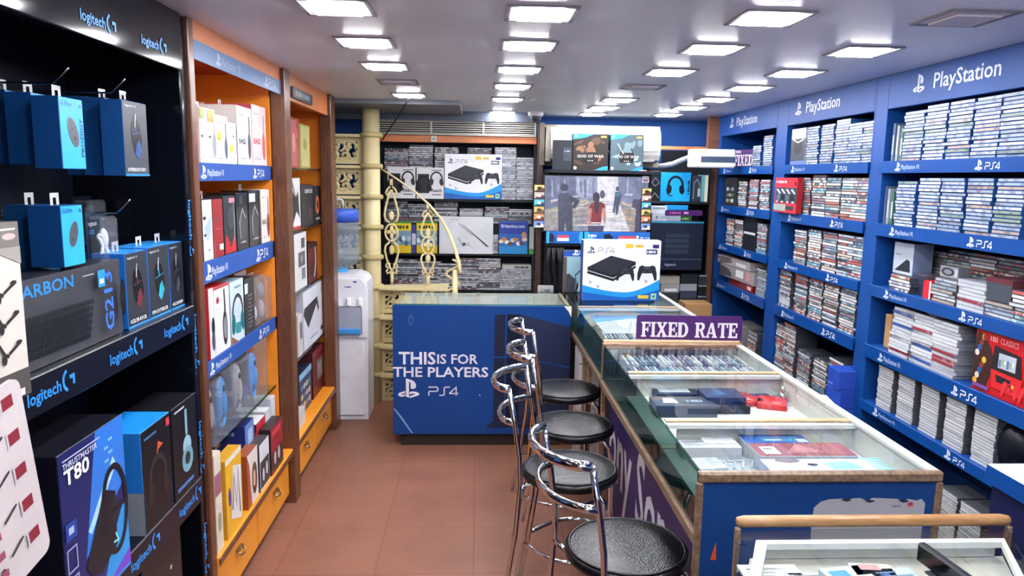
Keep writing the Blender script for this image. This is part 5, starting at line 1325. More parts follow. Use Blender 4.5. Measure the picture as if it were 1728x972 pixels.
# top shelf
org('headphone_box', 'white headphone box with a green sticker, first on the top orange shelf', 337, 350, 180, 272, Z1o, .10, WH, '#c6c6ca', hp_white('NX', '#a9adc0', '#b9bccb', ('#8fae4a', .02, .80, .55, .98)), tab=True)
org('headphone_box', 'white headphone box with an orange sticker, second on the top orange shelf', 350, 364, 183, 272, Z1o, .10, WH, '#c6c6ca', hp_white('NQ', '#9a9fac', '#8f95a5', ('#d9a857', .05, .76, .75, .98)), tab=True)
org('headphone_box', 'white headphone box with a yellow sticker and dark blue headphones', 364, 385, 193, 272, Z1o, .09, WH, '#c2c3c8', hp_white('', '#5d6b80', '#4e5e78', ('#d3c94a', .06, .48, .40, .66)))
org('earphone_box', 'small white earphone box with a yellow sticker beside the tall white box', 385, 399, 206, 272, Z1o, .07, WH, '#c6c6ca', lambda a, w, h: (a.rect(w * .15, h * .28, w * .60, h * .46, col('#d3cf4a', .3)), a.rect(w * .2, h * .87, w * .6, h * .89, col('#9a9da4', .3)), a.ell(w * .62, h * .68, w * .10, h * .02, col('#23252b', .3)), a.rect(w * .2, h * .1, w * .7, h * .12, col('#a4a7ad', .3))))
org('headphone_box', 'tall white headphone box lettered BASS with dark headphones and grey side', 400, 425, 177, 274, Z1o, .20, WH, '#8f8f92', hp_white('BASS', '#4b4e56', '#55585f'), tab=True)
org('headphone_box', 'tall pale pink headphone box lettered BASS with coral headphones', 425, 449, 175, 275, Z1o, .20, '#d9c2c2', '#a8434a', hp_white('BASS', '#b58a86', '#c4614f', None, '#b5434a'))
org('back_carton', 'pale pink carton standing at the back of the top orange shelf', 348, 369, 173, 272, Z1o, .07, '#d3b5b2', xf=-1.20)
# second shelf
org('headphone_box', 'white box with pale blue prints, first on the second orange shelf', 342, 359, 337, 440, Z2o, .12, '#c9d0d8', '#3f3a3c', lambda a, w, h: (a.poly([(w * .2, h * .55), (w * .9, h * .75), (w * .8, h * .45), (w * .4, h * .3)], col('#9fb0c4', .3)), a.ell(w * .2, h * .7, w * .16, h * .03, col('#2b2d34', .3)), a.ell(w * .2, h * .42, w * .12, h * .025, col('#2b2d34', .3)), a.rect(w * .3, h * .08, w * .95, h * .24, col('#d9dadf', .3)), a.ell(w * .55, h * .17, w * .08, h * .02, col('#3d4048', .3))))
org('headphone_box', 'plain red box with white label on the second orange shelf', 359, 377, 336, 436, Z2o, .12, '#8f2a30', '#3f2a2c', lambda a, w, h: (a.rect(w * .58, h * .12, w * .95, h * .22, col('#d8d3d3', .3)), a.ell(w * .5, h * .66, w * .12, h * .03, col('#5a4a55', .3)), a.rect(w * .2, h * .48, w * .7, h * .50, col('#c4504a', .3)), a.rect(w * .08, 0, w * .14, h * .3, col('#b5555a', .3))), tab=True)
def vee(a, w, h):
    a.poly([(w * .02, .004), (w * .98, .004), (w * .90, h * .32), (w * .55, h * .16), (w * .10, h * .36)], col('#b3272f', .3)); a.poly([(w * .25, h * .26), (w * .5, h * .10), (w * .75, h * .24), (w * .5, h * .16)], col('#4a1c22', .3))
    a.rect(w * .45, h * .88, w * .95, h * .96, col('#c8848f', .3)); a.ell(w * .55, h * .62, w * .30, h * .20, col('#39424a', .25)); a.stroke([(w * .8, h * .9), (w * .9, h * .5), (w * .8, h * .2)], w * .06, col('#8a9298', .2))
org('headphone_box', 'dark grey box with a red chevron on the second orange shelf', 378, 398, 331, 428, Z2o, .12, '#2d3439', '#22272b', vee)
def clr(tag_, rnd):
    def f(a, w, h):
        a.ell(w * .5, h * .45, w * .36, h * .30, col('#3f4246', .2)); a.stroke([(w * .3, h * .2), (w * .25, h * .5), (w * .5, h * .72), (w * .78, h * .55)], w * .05, col('#8f9296', .15)); a.rect(w * (.25 if rnd else .05), h * .80, w * .55, h * .95, col('#c9cbd0', .3) if tag_ else col('#3a3d42', .3)); a.bars(w * .3, h * .12, h * .035, w * .5, col('#9a9da2', .3), 4)
    return f
org('headphone_box', 'glossy black headphone box without a label on the second orange shelf', 399, 419, 326, 421, Z2o, .12, '#26282b', '#1d1f22', clr(False, True), rough=.15)
org('headphone_box', 'glossy black headphone box with white label on the second orange shelf', 420, 440, 322, 414, Z2o, .12, '#2b2d30', '#1d1f22', clr(True, False), rough=.15, tab=True)
org('headphone_box', 'cream BASS headphone box last on the second orange shelf', 441, 455, 320, 408, Z2o, .12, '#d6cdc4', '#bfb6ad', hp_white('BASS', '#7a6660', '#6a4a44', None, '#6a5f58'))
# third shelf
org('headphone_box', 'white box with black ear cups, first on the third orange shelf', 353, 362, 487, 605, Z3o, .12, WH, '#b42a33', lambda a, w, h: (a.ell(w * .75, h * .42, w * .30, h * .16, col('#1d1f23', .3)), a.ell(w * .70, h * .24, w * .34, h * .14, col('#4a4e55', .3))), top='#b42a33')
org('headphone_box', 'white headphone box with red top and round red badge, third orange shelf', 362, 388, 486, 588, Z3o, .12, WH, '#c7c7ca', lambda a, w, h: (a.rect(0, h * .965, w, h, col('#b42a33', .3)), a.halfphones(w * .66, h * .34, h * .62, col('#3c3f45', .3), col('#2c2e33', .3)), a.ell(w * .66, h * .34, w * .12, h * .17, col('#8a8d92', .2)), a.ell(w * .22, h * .80, w * .09, h * .05, col('#b5303a', .3)), a.rect(w * .1, h * .66, w * .4, h * .67, col('#b0b2b8', .3))), top='#b42a33', tab=True)
org('headphone_box', 'pale blue headphone box with teal headphones, third orange shelf', 389, 412, 477, 571, Z3o, .12, '#b9cbd3', '#8fa4ae', lambda a, w, h: (a.headphones(w * .52, h * .42, w * .95, col('#2b2f38', .3), col('#1d6470', .3), .10), a.poly([(w * .3, h * .15), (w * .7, h * .12), (w * .75, h * .3), (w * .35, h * .32)], col('#2f8a8f', .3)), a.poly([(0, 0), (w * .5, 0), (0, h * .14)], col('#8a5a3a', .3)), a.rect(w * .3, h * .88, w * .8, h * .91, col('#6f8ea5', .3))))
org('headphone_box', 'dark grey carton with rows of small print and a white tag, third orange shelf', 413, 430, 472, 556, Z3o, .12, '#35363a', '#26272b', lambda a, w, h: [a.rect(w * .3, h * (.12 + .07 * k), w * (.6 + .1 * (k % 3)), h * (.135 + .07 * k), col('#8a8a86', .3)) for k in range(9)] + [a.rect(0, h * .74, w * .3, h * .92, col('#d3d5da', .3))])
def goods(cs):
    def f(t):
        mb = MB()
        for i, (x, z, rx_, rz_, c) in enumerate(cs): mb.ell((x, 0, z), (rx_, .018, rz_), col(c, .35), 14, 10)
        mb.build('contents', t)
    return f
def obl(label, px0, px1, pyt, pyb, z, d, card, fill, art=None, xf=XO, rz=90, tilt=0):
    y0 = on(px0, (pyt + pyb) / 2, x=xf)[1]; y1 = on(px1, (pyt + pyb) / 2, x=xf)[1]; zt = on(px0, pyt, x=xf)[2]
    return blister('blister_pack', label, (xf - d / 2, (y0 + y1) / 2, z), y1 - y0 - .003, zt - z, d, card, fill, rz, tilt, art)
obl('clear pack with brown and grey goods on the third orange shelf', 431, 449, 462, 542, Z3o, .09, '#b5aeb0', goods([(-.02, .06, .03, .05, '#8a7d70'), (.015, .14, .03, .04, '#7a6a4c'), (.02, .05, .025, .04, '#c9c3c0')]))
obl('clear pack with pinkish goods, last on the third orange shelf', 450, 460, 463, 530, Z3o, .09, '#c9b4b8', goods([(0, .05, .03, .045, '#c8b0b4'), (0, .14, .025, .04, '#a8a0a6')]))
# glass shelf of wired pads
def pad_goods(c, cord):
    def f(t):
        mb = MB()
        mb.ell((0, 0, .16), (.045, .018, .07), col(c, .35), 16, 10); mb.ell((-.028, -.002, .11), (.018, .016, .06), col(c, .35), 12, 8); mb.ell((.028, -.002, .11), (.018, .016, .06), col(c, .35), 12, 8)
        mb.ell((.0, -.018, .18), (.014, .006, .014), col('#23252b', .3), 10, 6)
        mb.build('contents', t)
        cb = MB()
        for q in range(3): cb.tube([(.04 * math.cos(k * .5), .003 * q - .006, .05 + .028 * math.sin(k * .5) + .004 * q) for k in range(13)], .003, col(cord, .4), 6, closed=True)
        cb.build('cord', t)
    return f
obl('clear pack with a grey wired controller, first on the glass shelf', 362, 379, 638, 742, Z4o, .10, '#3a4250', pad_goods('#8f8f93', '#2b2d33'), xf=-.975)
obl('clear pack with a blue wired pad, second on the glass shelf', 380, 404, 618, 704, Z4o, .10, '#2c4a68', pad_goods('#2f86c4', '#2f86c4'), art=lambda a, w, h: a.rect(0, h * .02, w, h * .2, col('#2a7cc0', .3)), xf=-.975)
obl('clear pack with a pale grey controller, third on the glass shelf', 407, 428, 602, 692, Z4o, .10, '#4a525c', pad_goods('#a8a2a0', '#8a8d92'), xf=-.975)
obl('clear pack with a bright blue pad, last on the glass shelf', 431, 453, 575, 660, Z4o, .10, '#27405e', pad_goods('#3f8fd8', '#2f86c4'), art=lambda a, w, h: a.rect(0, h * .02, w, h * .2, col('#2a6fc0', .3)), xf=-.975)
# bottom ledge
XB = -.928
def obx(name, label, px0, px1, pyt, pyb, d, c, side=None, art=None, z=Z5o, xf=XB, **k): return org(name, label, px0, px1, pyt, pyb, z, d, c, side, art, xf=xf, **k)
obx('tall_carton', 'tall cream carton with a purple band, first on the orange ledge', 363, 375, 768, 905, .05, '#cfc6b4', '#b5ab98', lambda a, w, h: (a.rect(0, h * .58, w, h * .80, col('#8f5a6f', .3)), a.ell(w * .5, h * .3, w * .25, h * .10, col('#9a8f6a', .3))))
obx('earbud_box', 'yellow earbud box with a white and black zigzag picture on the ledge', 381, 409, 778, 868, .05, '#d8a52a', '#b98a20', lambda a, w, h: (a.poly([(w * .25, h * .2), (w * .9, h * .05), (w * .95, h * .75), (w * .45, h * .85)], col('#d3d2d0', .3)), a.stroke([(w * .35, h * .3), (w * .5, h * .72), (w * .6, h * .3), (w * .75, h * .74), (w * .82, h * .15)], w * .07, col('#3a3c46', .3)), a.ell(w * .2, h * .5, w * .08, h * .12, col('#3f3a8a', .3)), a.rect(0, h * .93, w, h, col('#d6d3c6', .3))))
obx('earphone_box', 'brown and white earphone box with round dark picture on the ledge', 417, 436, 770, 836, .05, '#cfc9c4', '#8f4a2c', lambda a, w, h: (a.poly([(0, 0), (w * .35, 0), (w * .2, h * .8), (0, h)], col('#a5502f', .3)), a.ell(w * .65, h * .45, w * .24, h * .30, col('#5a3f36', .3)), a.ell(w * .62, h * .45, w * .12, h * .16, col('#c9a08a', .3))))
obx('earphone_box', 'white and black earphone box, third low box on the ledge', 438, 455, 752, 815, .05, '#cfd1d4', '#3a3c42', lambda a, w, h: (a.rect(w * .05, h * .05, w * .95, h * .62, col('#33363c', .3)), a.ell(w * .35, h * .3, w * .10, h * .14, col('#c9cbd0', .3)), a.ell(w * .7, h * .36, w * .10, h * .14, col('#c9cbd0', .3))))
obx('earphone_box', 'red and black earphone box, last low box on the ledge', 457, 478, 725, 782, .05, '#8f2a33', '#2d2023', lambda a, w, h: (a.rect(w * .05, 0, w * .95, h * .45, col('#2b2a2e', .3)), a.ell(w * .3, h * .3, w * .10, h * .14, col('#b9a9a9', .3)), a.ell(w * .62, h * .32, w * .10, h * .14, col('#b9a9a9', .3)), a.rect(w * .1, h * .8, w * .8, h * .92, col('#c9434a', .3))))
XC = -.987
obx('speaker_box', 'navy blue box with a small white shield, behind the yellow earbud box', 414, 430, 719, 790, .15, '#5f7fb9', '#1b2d6d', lambda a, w, h: (a.rect(w * .3, h * .5, w * .8, h * .9, col('#a9bde0', .3)), a.rect(w * .2, h * .1, w * .9, h * .3, col('#3f5fa5', .3))), xf=XC, side_art=lambda a, w, h: (a.poly([(w * .42, h * .52), (w * .58, h * .52), (w * .58, h * .38), (w * .5, h * .30), (w * .42, h * .38)], col('#b9c3dc', .3)), a.ell(w * .5, h * .43, w * .05, h * .04, col('#1b2d6d', .3)), a.bars(w * .30, h * .86, h * .05, w * .4, col('#8fa5d0', .3), 5)), top='#16245c')
obx('speaker_box', 'red and white box behind the low boxes on the ledge', 433, 449, 716, 768, .14, '#b5303a', '#b5303a', lambda a, w, h: (a.ell(w * .5, h * .4, w * .2, h * .25, col('#d8c9c9', .3)),), xf=XC, side_art=lambda a, w, h: (a.ell(w * .72, h * .45, w * .10, h * .13, col('#ddd5d5', .3)), a.ell(w * .35, h * .25, w * .10, h * .10, col('#ddd5d5', .3)), a.rect(0, h * .85, w, h, col('#3a2a2c', .3))), top='#d2d2d4')
obx('speaker_box', 'white box with a round speaker picture, far end of the ledge', 458, 465, 672, 745, .14, '#cdd0d8', '#b9bcc6', lambda a, w, h: (a.ell(w * .5, h * .45, w * .32, h * .25, col('#9a9fb0', .3)), a.ell(w * .5, h * .45, w * .2, h * .15, col('#7f86a0', .3))), xf=XC, top='#c9ccd4', side_art=lambda a, w, h: a.rect(w * .4, h * .3, w * .65, h * .42, col('#3f5aa8', .3)))
obx('speaker_box', 'white flat-topped box between the red box and the far white box', 449, 457, 694, 760, .14, '#c9c9cc', '#b5b5b9', lambda a, w, h: (a.ell(w * .5, h * .5, w * .25, h * .2, col('#8d9098', .3)),), xf=XC, top='#d9d9db', top_art=lambda a, w, h: (a.stroke([(w * .3, h * .6), (w * .6, h * .4), (w * .7, h * .7)], .006, col('#3d4048', .3))))
# ---- second cabinet with plain glass shelves
X2 = -.993
def sec(name, label, px0, px1, pyt, pyb, z, d, c, side=None, art=None, xf=X2, **k): return org(name, label, px0, px1, pyt, pyb, z, d, c, side, art, xf=xf, **k)
sec('toy_box', 'red and pink box on the uppermost glass shelf of the second orange cabinet', 489, 505, 196, 284, 1.7005, .10, '#a5483f', '#7a2f30', lambda a, w, h: (a.rect(w * .05, h * .05, w * .7, h * .95, col('#b5626a', .3)), a.ell(w * .4, h * .5, w * .15, h * .2, col('#d8a08a', .3)), a.ell(w * .75, h * .7, w * .1, h * .1, col('#c9584a', .3))), rough=.15)
sec('toy_box', 'yellow green box on the uppermost glass shelf of the second orange cabinet', 506, 523, 208, 284, 1.7005, .10, '#a9a05a', '#8a8a4a', lambda a, w, h: (a.rect(w * .1, h * .05, w * .9, h * .95, col('#b9b47a', .3)), a.ell(w * .5, h * .55, w * .2, h * .12, col('#8f9a4a', .3))), rough=.15)
sec('headset_box', 'white and black headset box leaning on the second glass shelf', 493, 507, 300, 392, 1.3655, .10, '#d6d6d8', '#3a2a2c', lambda a, w, h: (a.poly([(0, h * .1), (w * .5, h * .35), (w * .9, h * .2), (w * .7, h * .75), (w * .4, h * .6), (0, h * .8)], col('#24262b', .3)), a.stroke([(0, h * .95), (w * .8, h * .3)], w * .08, col('#3a3c42', .3)), a.rect(0, 0, w, h * .06, col('#b5343a', .3))))
sec('headset_box', 'black box lettered CIRCLE on the second glass shelf', 508, 529, 312, 388, 1.3655, .10, '#26282e', '#1b1d22', lambda a, w, h: (a.text('CIRCLE', w * .3, h * .80, h * .085, col('#d5d6da', .3), w * .62, .02), a.ell(w * .72, h * .3, w * .10, h * .16, col('#5a3a40', .3)), a.rect(w * .1, h * .5, w * .3, h * .52, col('#4a7a55', .3))))
sec('headset_box', 'narrow black box with an orange picture on the second glass shelf', 530, 541, 314, 382, 1.3655, .10, '#22242b', '#1b1d22', lambda a, w, h: (a.ell(w * .5, h * .5, w * .28, h * .24, col('#b5643f', .3)), a.ell(w * .5, h * .5, w * .14, h * .12, col('#2a2c33', .3)), a.rect(w * .2, h * .1, w * .8, h * .16, col('#8a8d95', .3))))
sec('speaker_box', 'tall white box with square grey speaker pictures on the third glass shelf', 497, 518, 396, 500, 1.0225, .12, '#d3d3d3', '#a9a9ab', lambda a, w, h: (a.rect(w * .30, h * .40, w * .85, h * .66, col('#55575d', .3)), a.rect(w * .55, h * .72, w * .85, h * .90, col('#4a4c52', .3)), a.rect(w * .55, h * .16, w * .85, h * .36, col('#6a6c72', .3)), a.ell(w * .57, h * .53, w * .12, h * .07, col('#8a8c92', .3))))
sec('headset_box', 'dark red box with a white streak on the third glass shelf', 520, 536, 413, 486, 1.0225, .10, '#5a2326', '#33181b', lambda a, w, h: (a.stroke([(w * .75, h * .9), (w * .8, h * .45), (w * .6, h * .1)], w * .10, col('#b9a9a5', .3)), a.ell(w * .35, h * .3, w * .18, h * .14, col('#23191c', .3)), a.rect(0, h * .88, w, h, col('#24191c', .3))))
sec('console_stand_box', 'large white box with a slanting black stand picture on the fourth glass shelf', 512, 545, 494, 580, .6455, .12, '#cdd1da', '#a9aebb', lambda a, w, h: (a.poly([(w * .0, h * .62), (w * .05, h * .72), (w * .72, h * .78), (w * .66, h * .66), (w * .22, h * .34)], col('#2b2d34', .3)), a.stroke([(w * .68, h * .72), (w * .76, h * .52)], w * .06, col('#2b2d34', .3)), a.rect(w * .3, h * .12, w * .68, h * .14, col('#5f7fb0', .3)), a.rect(w * .86, h * .1, w * .98, h * .18, col('#3a2d38', .3)), a.stroke([(w * .91 + .010 * math.cos(k), h * .85 + .012 * math.sin(k)) for k in [i * .7 for i in range(9)]], .003, col('#3a3c46', .3), True)))
sec('small_carton', 'small white carton in front of the stand box on the fourth glass shelf', 503, 511, 533, 600, .6455, .06, '#c9c6c4', '#a9a6a4', lambda a, w, h: a.rect(w * .4, h * .4, w * .9, h * .8, col('#6a6668', .3)))
sec('game_box', 'dark red game box on the ledge of the second orange cabinet', 528, 547, 596, 672, .2945, .10, '#5f2026', '#3f181c', lambda a, w, h: (a.rect(w * .35, h * .3, w * .85, h * .75, col('#6f6a66', .3)), a.rect(w * .42, h * .38, w * .78, h * .66, col('#8d8a84', .3)), a.rect(0, h * .9, w, h, col('#7a232a', .3))))
sec('game_box', 'navy and pale blue patterned box on the ledge of the second orange cabinet', 505, 526, 634, 700, .2945, .08, '#2b3a55', '#1d2536', lambda a, w, h: [a.ell(w * (.2 + .2 * (k % 4)), h * (.2 + .22 * (k // 4)), w * .09, h * .07, col(('#a9b9c9', '#c9b98a', '#5f7f9f')[k % 3], .3)) for k in range(12)] + [a.rect(0, h * .85, w, h, col('#7fb0cf', .3))])
sec('small_carton', 'crumpled white packet low on the ledge of the second orange cabinet', 502, 516, 702, 735, .2945, .06, '#c6c3c0', '#a9a6a4', xf=-.95)

# ================================================================== game cases on the blue shelves
INK_D = ['#4a5563', '#39414d', '#2d4f8a', '#5d6672', '#7c3a3a', '#6d7683']
SP_P = spines('silvery case spines', ['#c3ccd4', '#aeb9c4', '#d3d9dd', '#98a7b5', '#bfc6cb', '#8fa08f', '#c9d2da', '#b7a79a', '#a3b3c6', '#d9dcdd'], INK_D, 26, .55, .5, .77)
SP_M = spines('mixed case spines', ['#c3c6ca', '#6a717d', '#cfcac6', '#a05f5c', '#6f8da3', '#b4b8be', '#8a8078', '#545b67', '#c4b7a2', '#93adb7', '#cfd0d3', '#868f99', '#a8695c', '#679ab0'],
              ['#e6e6e6', '#d9d9d9', '#f0f0f0', '#c94a40', '#30353d', '#e9e2d0'], 30, .53, .65)
SP_W = spines('plain white case spines', ['#c9ccd0', '#d5d7da', '#bfc3c8', '#dcdddf', '#cdd0d3'], ['#9aa0a8', '#7f858e', '#b0b4ba', '#6d7380'], 24, .60, .3, .77)
SP_S = spines('white and coloured case spines', ['#cdd0d4', '#dfe1e4', '#b9bdc4', '#d6d8dc', '#9a3a44', '#c6cad0', '#dcdee0', '#3f5fa0', '#c9ccd1', '#d0d3d6'], ['#9aa0a8', '#c9ccd2', '#b3b7be', '#8f959e'], 24, .60, .4, .77)
GTH = .0143
meshes['pale'] = case_mesh('game_case', .146, .150, GTH - .0005, PLA_B, SP_P, .15)
meshes['paleg'] = case_mesh('game_case', .152, .132, GTH - .0005, PLA_G, SP_P, .17)
meshes['mixed'] = case_mesh('game_case', .162, .132, GTH - .0005, PLA_D, SP_M, .13)
meshes['white'] = case_mesh('white_spined_case', .126, .120, .0118, PLA_G, SP_W, .06)
meshes['wrap'] = case_mesh('game_case', .160, .135, GTH - .0005, PLA_C, SP_S, .05)
def gstack(name, what, where, group, key, px0, px1, pyr, z, n, xf=1.895, th=GTH, jit=.004, rot=1.2, dp=.132, lean=0, out=None):
    y0 = on(px0, pyr, x=xf)[1]; y1 = on(px1, pyr, x=xf)[1]; yc = (y0 + y1) / 2
    for a, b in ((2.07, 3.395), (3.52, 4.505), (4.68, 5.735)):
        if a - .12 < yc < b + .15: yc = min(max(yc, a + .086), b - .086)
    for k in range(n):
        loc = (xf + dp / 2 + rng.uniform(-jit, jit) + lean * k, yc + rng.uniform(-jit, jit), z + th * k)
        rz = D2R(-90 + rng.uniform(-rot, rot))
        if out is None: put_case(name, f'{what} case, {ORD[k]} up in {where}', group, key, loc, rz)
        else: out.append((loc, rz, key))
SA1, SA2, SA3, SA4, SA5 = 1.7655, 1.4805, 1.1905, .9055, .6305
ST = ['first', 'second', 'third', 'fourth', 'fifth', 'sixth']
NB = 'nearest blue unit'
# top row of the nearest unit
for i, (a, b, n, key) in enumerate(((1527, 1563, 15, 'pale'), (1564, 1600, 16, 'pale'), (1602, 1644, 16, 'pale'), (1646, 1690, 16, 'pale'), (1692, 1738, 16, 'pale'))):
    gstack('game_case', 'silver-spined', f'{ST[i]} pile from the far end, top shelf, {NB}', f'game cases on the top shelf of the {NB}', key, a, b, 225, SA1, n)
for i, (a, b, n) in enumerate(((1512, 1550, 14), (1553, 1588, 15), (1590, 1630, 15), (1633, 1680, 15), (1684, 1730, 15))):
    gstack('game_case', 'pale-spined', f'{ST[i]} pile from the far end, second shelf, {NB}', f'game cases on the second shelf of the {NB}', 'pale', a, b, 340, SA2, n)
# leaning thin items at the far end of both rows
for j, (px, z, lb_) in enumerate(((1507, SA1, 'top'), (1501, SA2, 'second'))):
    for k, c in enumerate(('#5f6f86', '#8f9aa6', '#3f6a5a')):
        y = on(px + 7 * k, 300, x=1.92)[1]
        o = carton('standing_case', f'{["slate blue", "silver grey", "green"][k]} standing case at the far end, {lb_} shelf, {NB}', 'game case', (1.97, y, z), D2R(-90), .016, .13, .175 - .012 * k, c, art=lambda a, w, h: a.rect(w * .2, h * .2, w * .8, h * .7, col('#c3c9d0', .3)))
# third row
xb3 = 1.99
for i, (a, b, n, key, wt) in enumerate(((1562, 1594, 13, 'paleg', 'grey-spined'), (1596, 1634, 14, 'mixed', 'dark-spined'), (1636, 1678, 14, 'mixed', 'dark-spined'), (1681, 1726, 14, 'mixed', 'dark-spined'))):
    gstack('game_case', wt, f'{ST[i]} back pile, third shelf, {NB}', f'back cases on the third shelf of the {NB}', key, a, b, 470, SA3, n, xf=2.05)
for i, (a, b, n, key, wt) in enumerate(((1500, 1533, 5, 'mixed', 'white and red'), (1571, 1614, 7, 'paleg', 'silver-spined'), (1616, 1660, 8, 'wrap', 'white-spined'), (1664, 1710, 4, 'paleg', 'grey-spined'), (1715, 1758, 8, 'mixed', 'black and white'))):
    gstack('game_case', wt, f'{ST[i]} front pile, third shelf, {NB}', f'front cases on the third shelf of the {NB}', key, a, b, 505, SA3, n, xf=1.895, rot=4, jit=.006)
def rbox(name, label, px0, px1, pyt, pyb, z, d, c, side=None, art=None, xf=1.895, rz=-90, cat='box', **k):
    y0 = on(px0, (pyt + pyb) / 2, x=xf)[1]; y1 = on(px1, (pyt + pyb) / 2, x=xf)[1]; zt = on((px0 + px1) / 2, pyt, x=xf)[2]
    k.setdefault('near', 'right')
    return carton(name, label, cat, (xf + d / 2, (y0 + y1) / 2, z), D2R(rz), abs(y0 - y1) - .003, d, zt - z, c, side, art=art, **k)
rbox('console_box', 'pale console box with a dark wedge picture, standing on the first front pile, third shelf', 1507, 1541, 409, 475, SA3 + 5 * GTH + .0005, .09, '#a9b3bf', '#6f7f9f', lambda a, w, h: (a.poly([(w * .1, h * .1), (w * .9, h * .1), (w * .85, h * .45), (w * .7, h * .5)], col('#23252b', .3)), a.rect(w * .1, h * .6, w * .4, h * .63, col('#6a7280', .3))), xf=1.925)
rbox('red_game_box', 'small red case with a white edge between the front piles of the third shelf', 1557, 1571, 474, 505, SA3, .13, '#c8252c', '#c8252c', lambda a, w, h: a.rect(w * .8, 0, w, h, col('#d9d9dc', .3)), xf=1.90)
rbox('flat_navy_box', 'flat navy box lying behind the red case on the third shelf', 1533, 1560, 462, 500, SA3, .13, '#2d3248', '#5a4f58', xf=1.93)
zr = SA3 + 7 * GTH
rbox('steering_accessory_box', 'grey box with a dark ring picture lying on a front pile, third shelf', 1585, 1617, 449, 480, zr + .0005, .05, '#8d9098', '#777a82', lambda a, w, h: (a.ell(w * .45, h * .5, w * .36, h * .36, col('#2b2e36', .3)), a.ell(w * .45, h * .5, w * .22, h * .22, col('#7a7e88', .3)), a.rect(w * .82, h * .2, w * .98, h * .8, col('#b3b6bc', .3))), xf=1.93)
rbox('flat_dark_box', 'flat dark box with a red edge lying on the low pile, third shelf', 1662, 1708, 470, 510, SA3 + 4 * GTH + .0005, .14, '#3d434c', '#5a3038', lambda a, w, h: a.rect(0, h * .8, w, h, col('#5a2a30', .3)), xf=1.90)
# fourth row: three wrapped piles and the red console box
for i, (a, b, n) in enumerate(((1501, 1537, 18), (1535, 1578, 17), (1572, 1618, 17))):
    gstack('game_case', 'white-spined', f'{ST[i]} wrapped pile, fourth shelf, {NB}', f'wrapped cases on the fourth shelf of the {NB}', 'wrap', a, b, 580, SA4 + (.0 if i < 2 else 0), n - (2 if i else 3), xf=1.892, rot=3, jit=.006, lean=.0004)
rbox('cardboard_box', 'brown cardboard box in the far corner of the fourth shelf', 1492, 1503, 530, 590, SA4, .20, '#b08a5a', xf=1.93)
wr = MB().ell((0, 0, .02), (.07, .085, .022), glass('crumpled wrap', (.93, .94, .96), 1.7, .12, .25, '#c9ccd2'), 18, 10)
for k in range(10): wr.tube([(rng.uniform(-.06, .06), rng.uniform(-.07, .07), .035), (rng.uniform(-.06, .06), rng.uniform(-.07, .07), .042), (rng.uniform(-.06, .06), rng.uniform(-.07, .07), .034)], .003, glass('crumpled wrap'), 5)
o = wr.build('plastic_wrap'); tag(o, 'crumpled clear plastic wrap on the third wrapped pile, fourth shelf', 'plastic wrap'); place(o, (1.95, on(1595, 555, x=1.95)[1], SA4 + 15 * GTH))
def redbox(a, w, h):
    a.rect(.002, .002, w - .002, h - .002, col('#b01c20', .25)); a.poly([(w * .0, h * .05), (w * .22, h * .02), (w * .34, h * .5), (w * .26, h * .75), (w * .05, h * .95), (0, h * .8)], col('#3a2520', .3))
    for k in range(9): a.ell(w * (.05 + .03 * (k % 5)), h * (.15 + .09 * k), w * .035, h * .05, col(('#d8a03a', '#c9c2b0', '#2f4f8a', '#7a3a2a')[k % 4], .3))
    a.bars(w * .24, h * .84, h * .08, w * .13, col('#d0787a', .3), 4); a.text('CLASSICS', w * .40, h * .84, h * .085, col('#d0787a', .3), w * .27, .015); a.ell(w * .17, h * .87, w * .04, h * .05, col('#8a2a2c', .3))
    a.poly([(w * .32, h * .80), (w * .72, h * .74), (w * .76, h * .40), (w * .30, h * .42)], col('#2a2226', .25)); a.rect(w * .40, h * .47, w * .66, h * .70, col('#aab4bb', .2))
    for k in range(6): a.rect(w * (.41 + .04 * k), h * (.49 + .03 * (k % 3)), w * (.44 + .04 * k), h * (.60 + .02 * (k % 2)), col(('#4a6f9a', '#8a9a70', '#c9cfd2')[k % 3], .3))
    a.poly([(w * .30, h * .42), (w * .78, h * .40), (w * .74, h * .12), (w * .34, h * .14)], col('#c62a2c', .2)); a.poly([(w * .38, h * .36), (w * .62, h * .34), (w * .60, h * .24), (w * .40, h * .25)], col('#2a2428', .25))
    for cx in (.60, .86): a.pad(w * cx, h * .20, w * .22, col('#c83438', .2), col('#8a2024', .3)); a.ell(w * (cx + .05), h * .26, .006, .006, col('#d8b43a', .3))
    a.rect(w * .78, h * .70, w * .98, h * .86, col('#b99a4a', .3)); a.bars(w * .80, h * .74, h * .08, w * .15, col('#5a3a1a', .3), 3); a.rect(w * .80, h * .58, w * .90, h * .68, col('#d8cfc6', .3)); a.rect(w * .04, h * .06, w * .30, h * .12, col('#6a4a8a', .3))
rbox('red_console_box', 'large red boxed handheld console with controllers, on the fourth shelf', 1642, 1760, 566, 660, SA4, .11, '#b01c20', '#6a1a1c', redbox, xf=1.89)
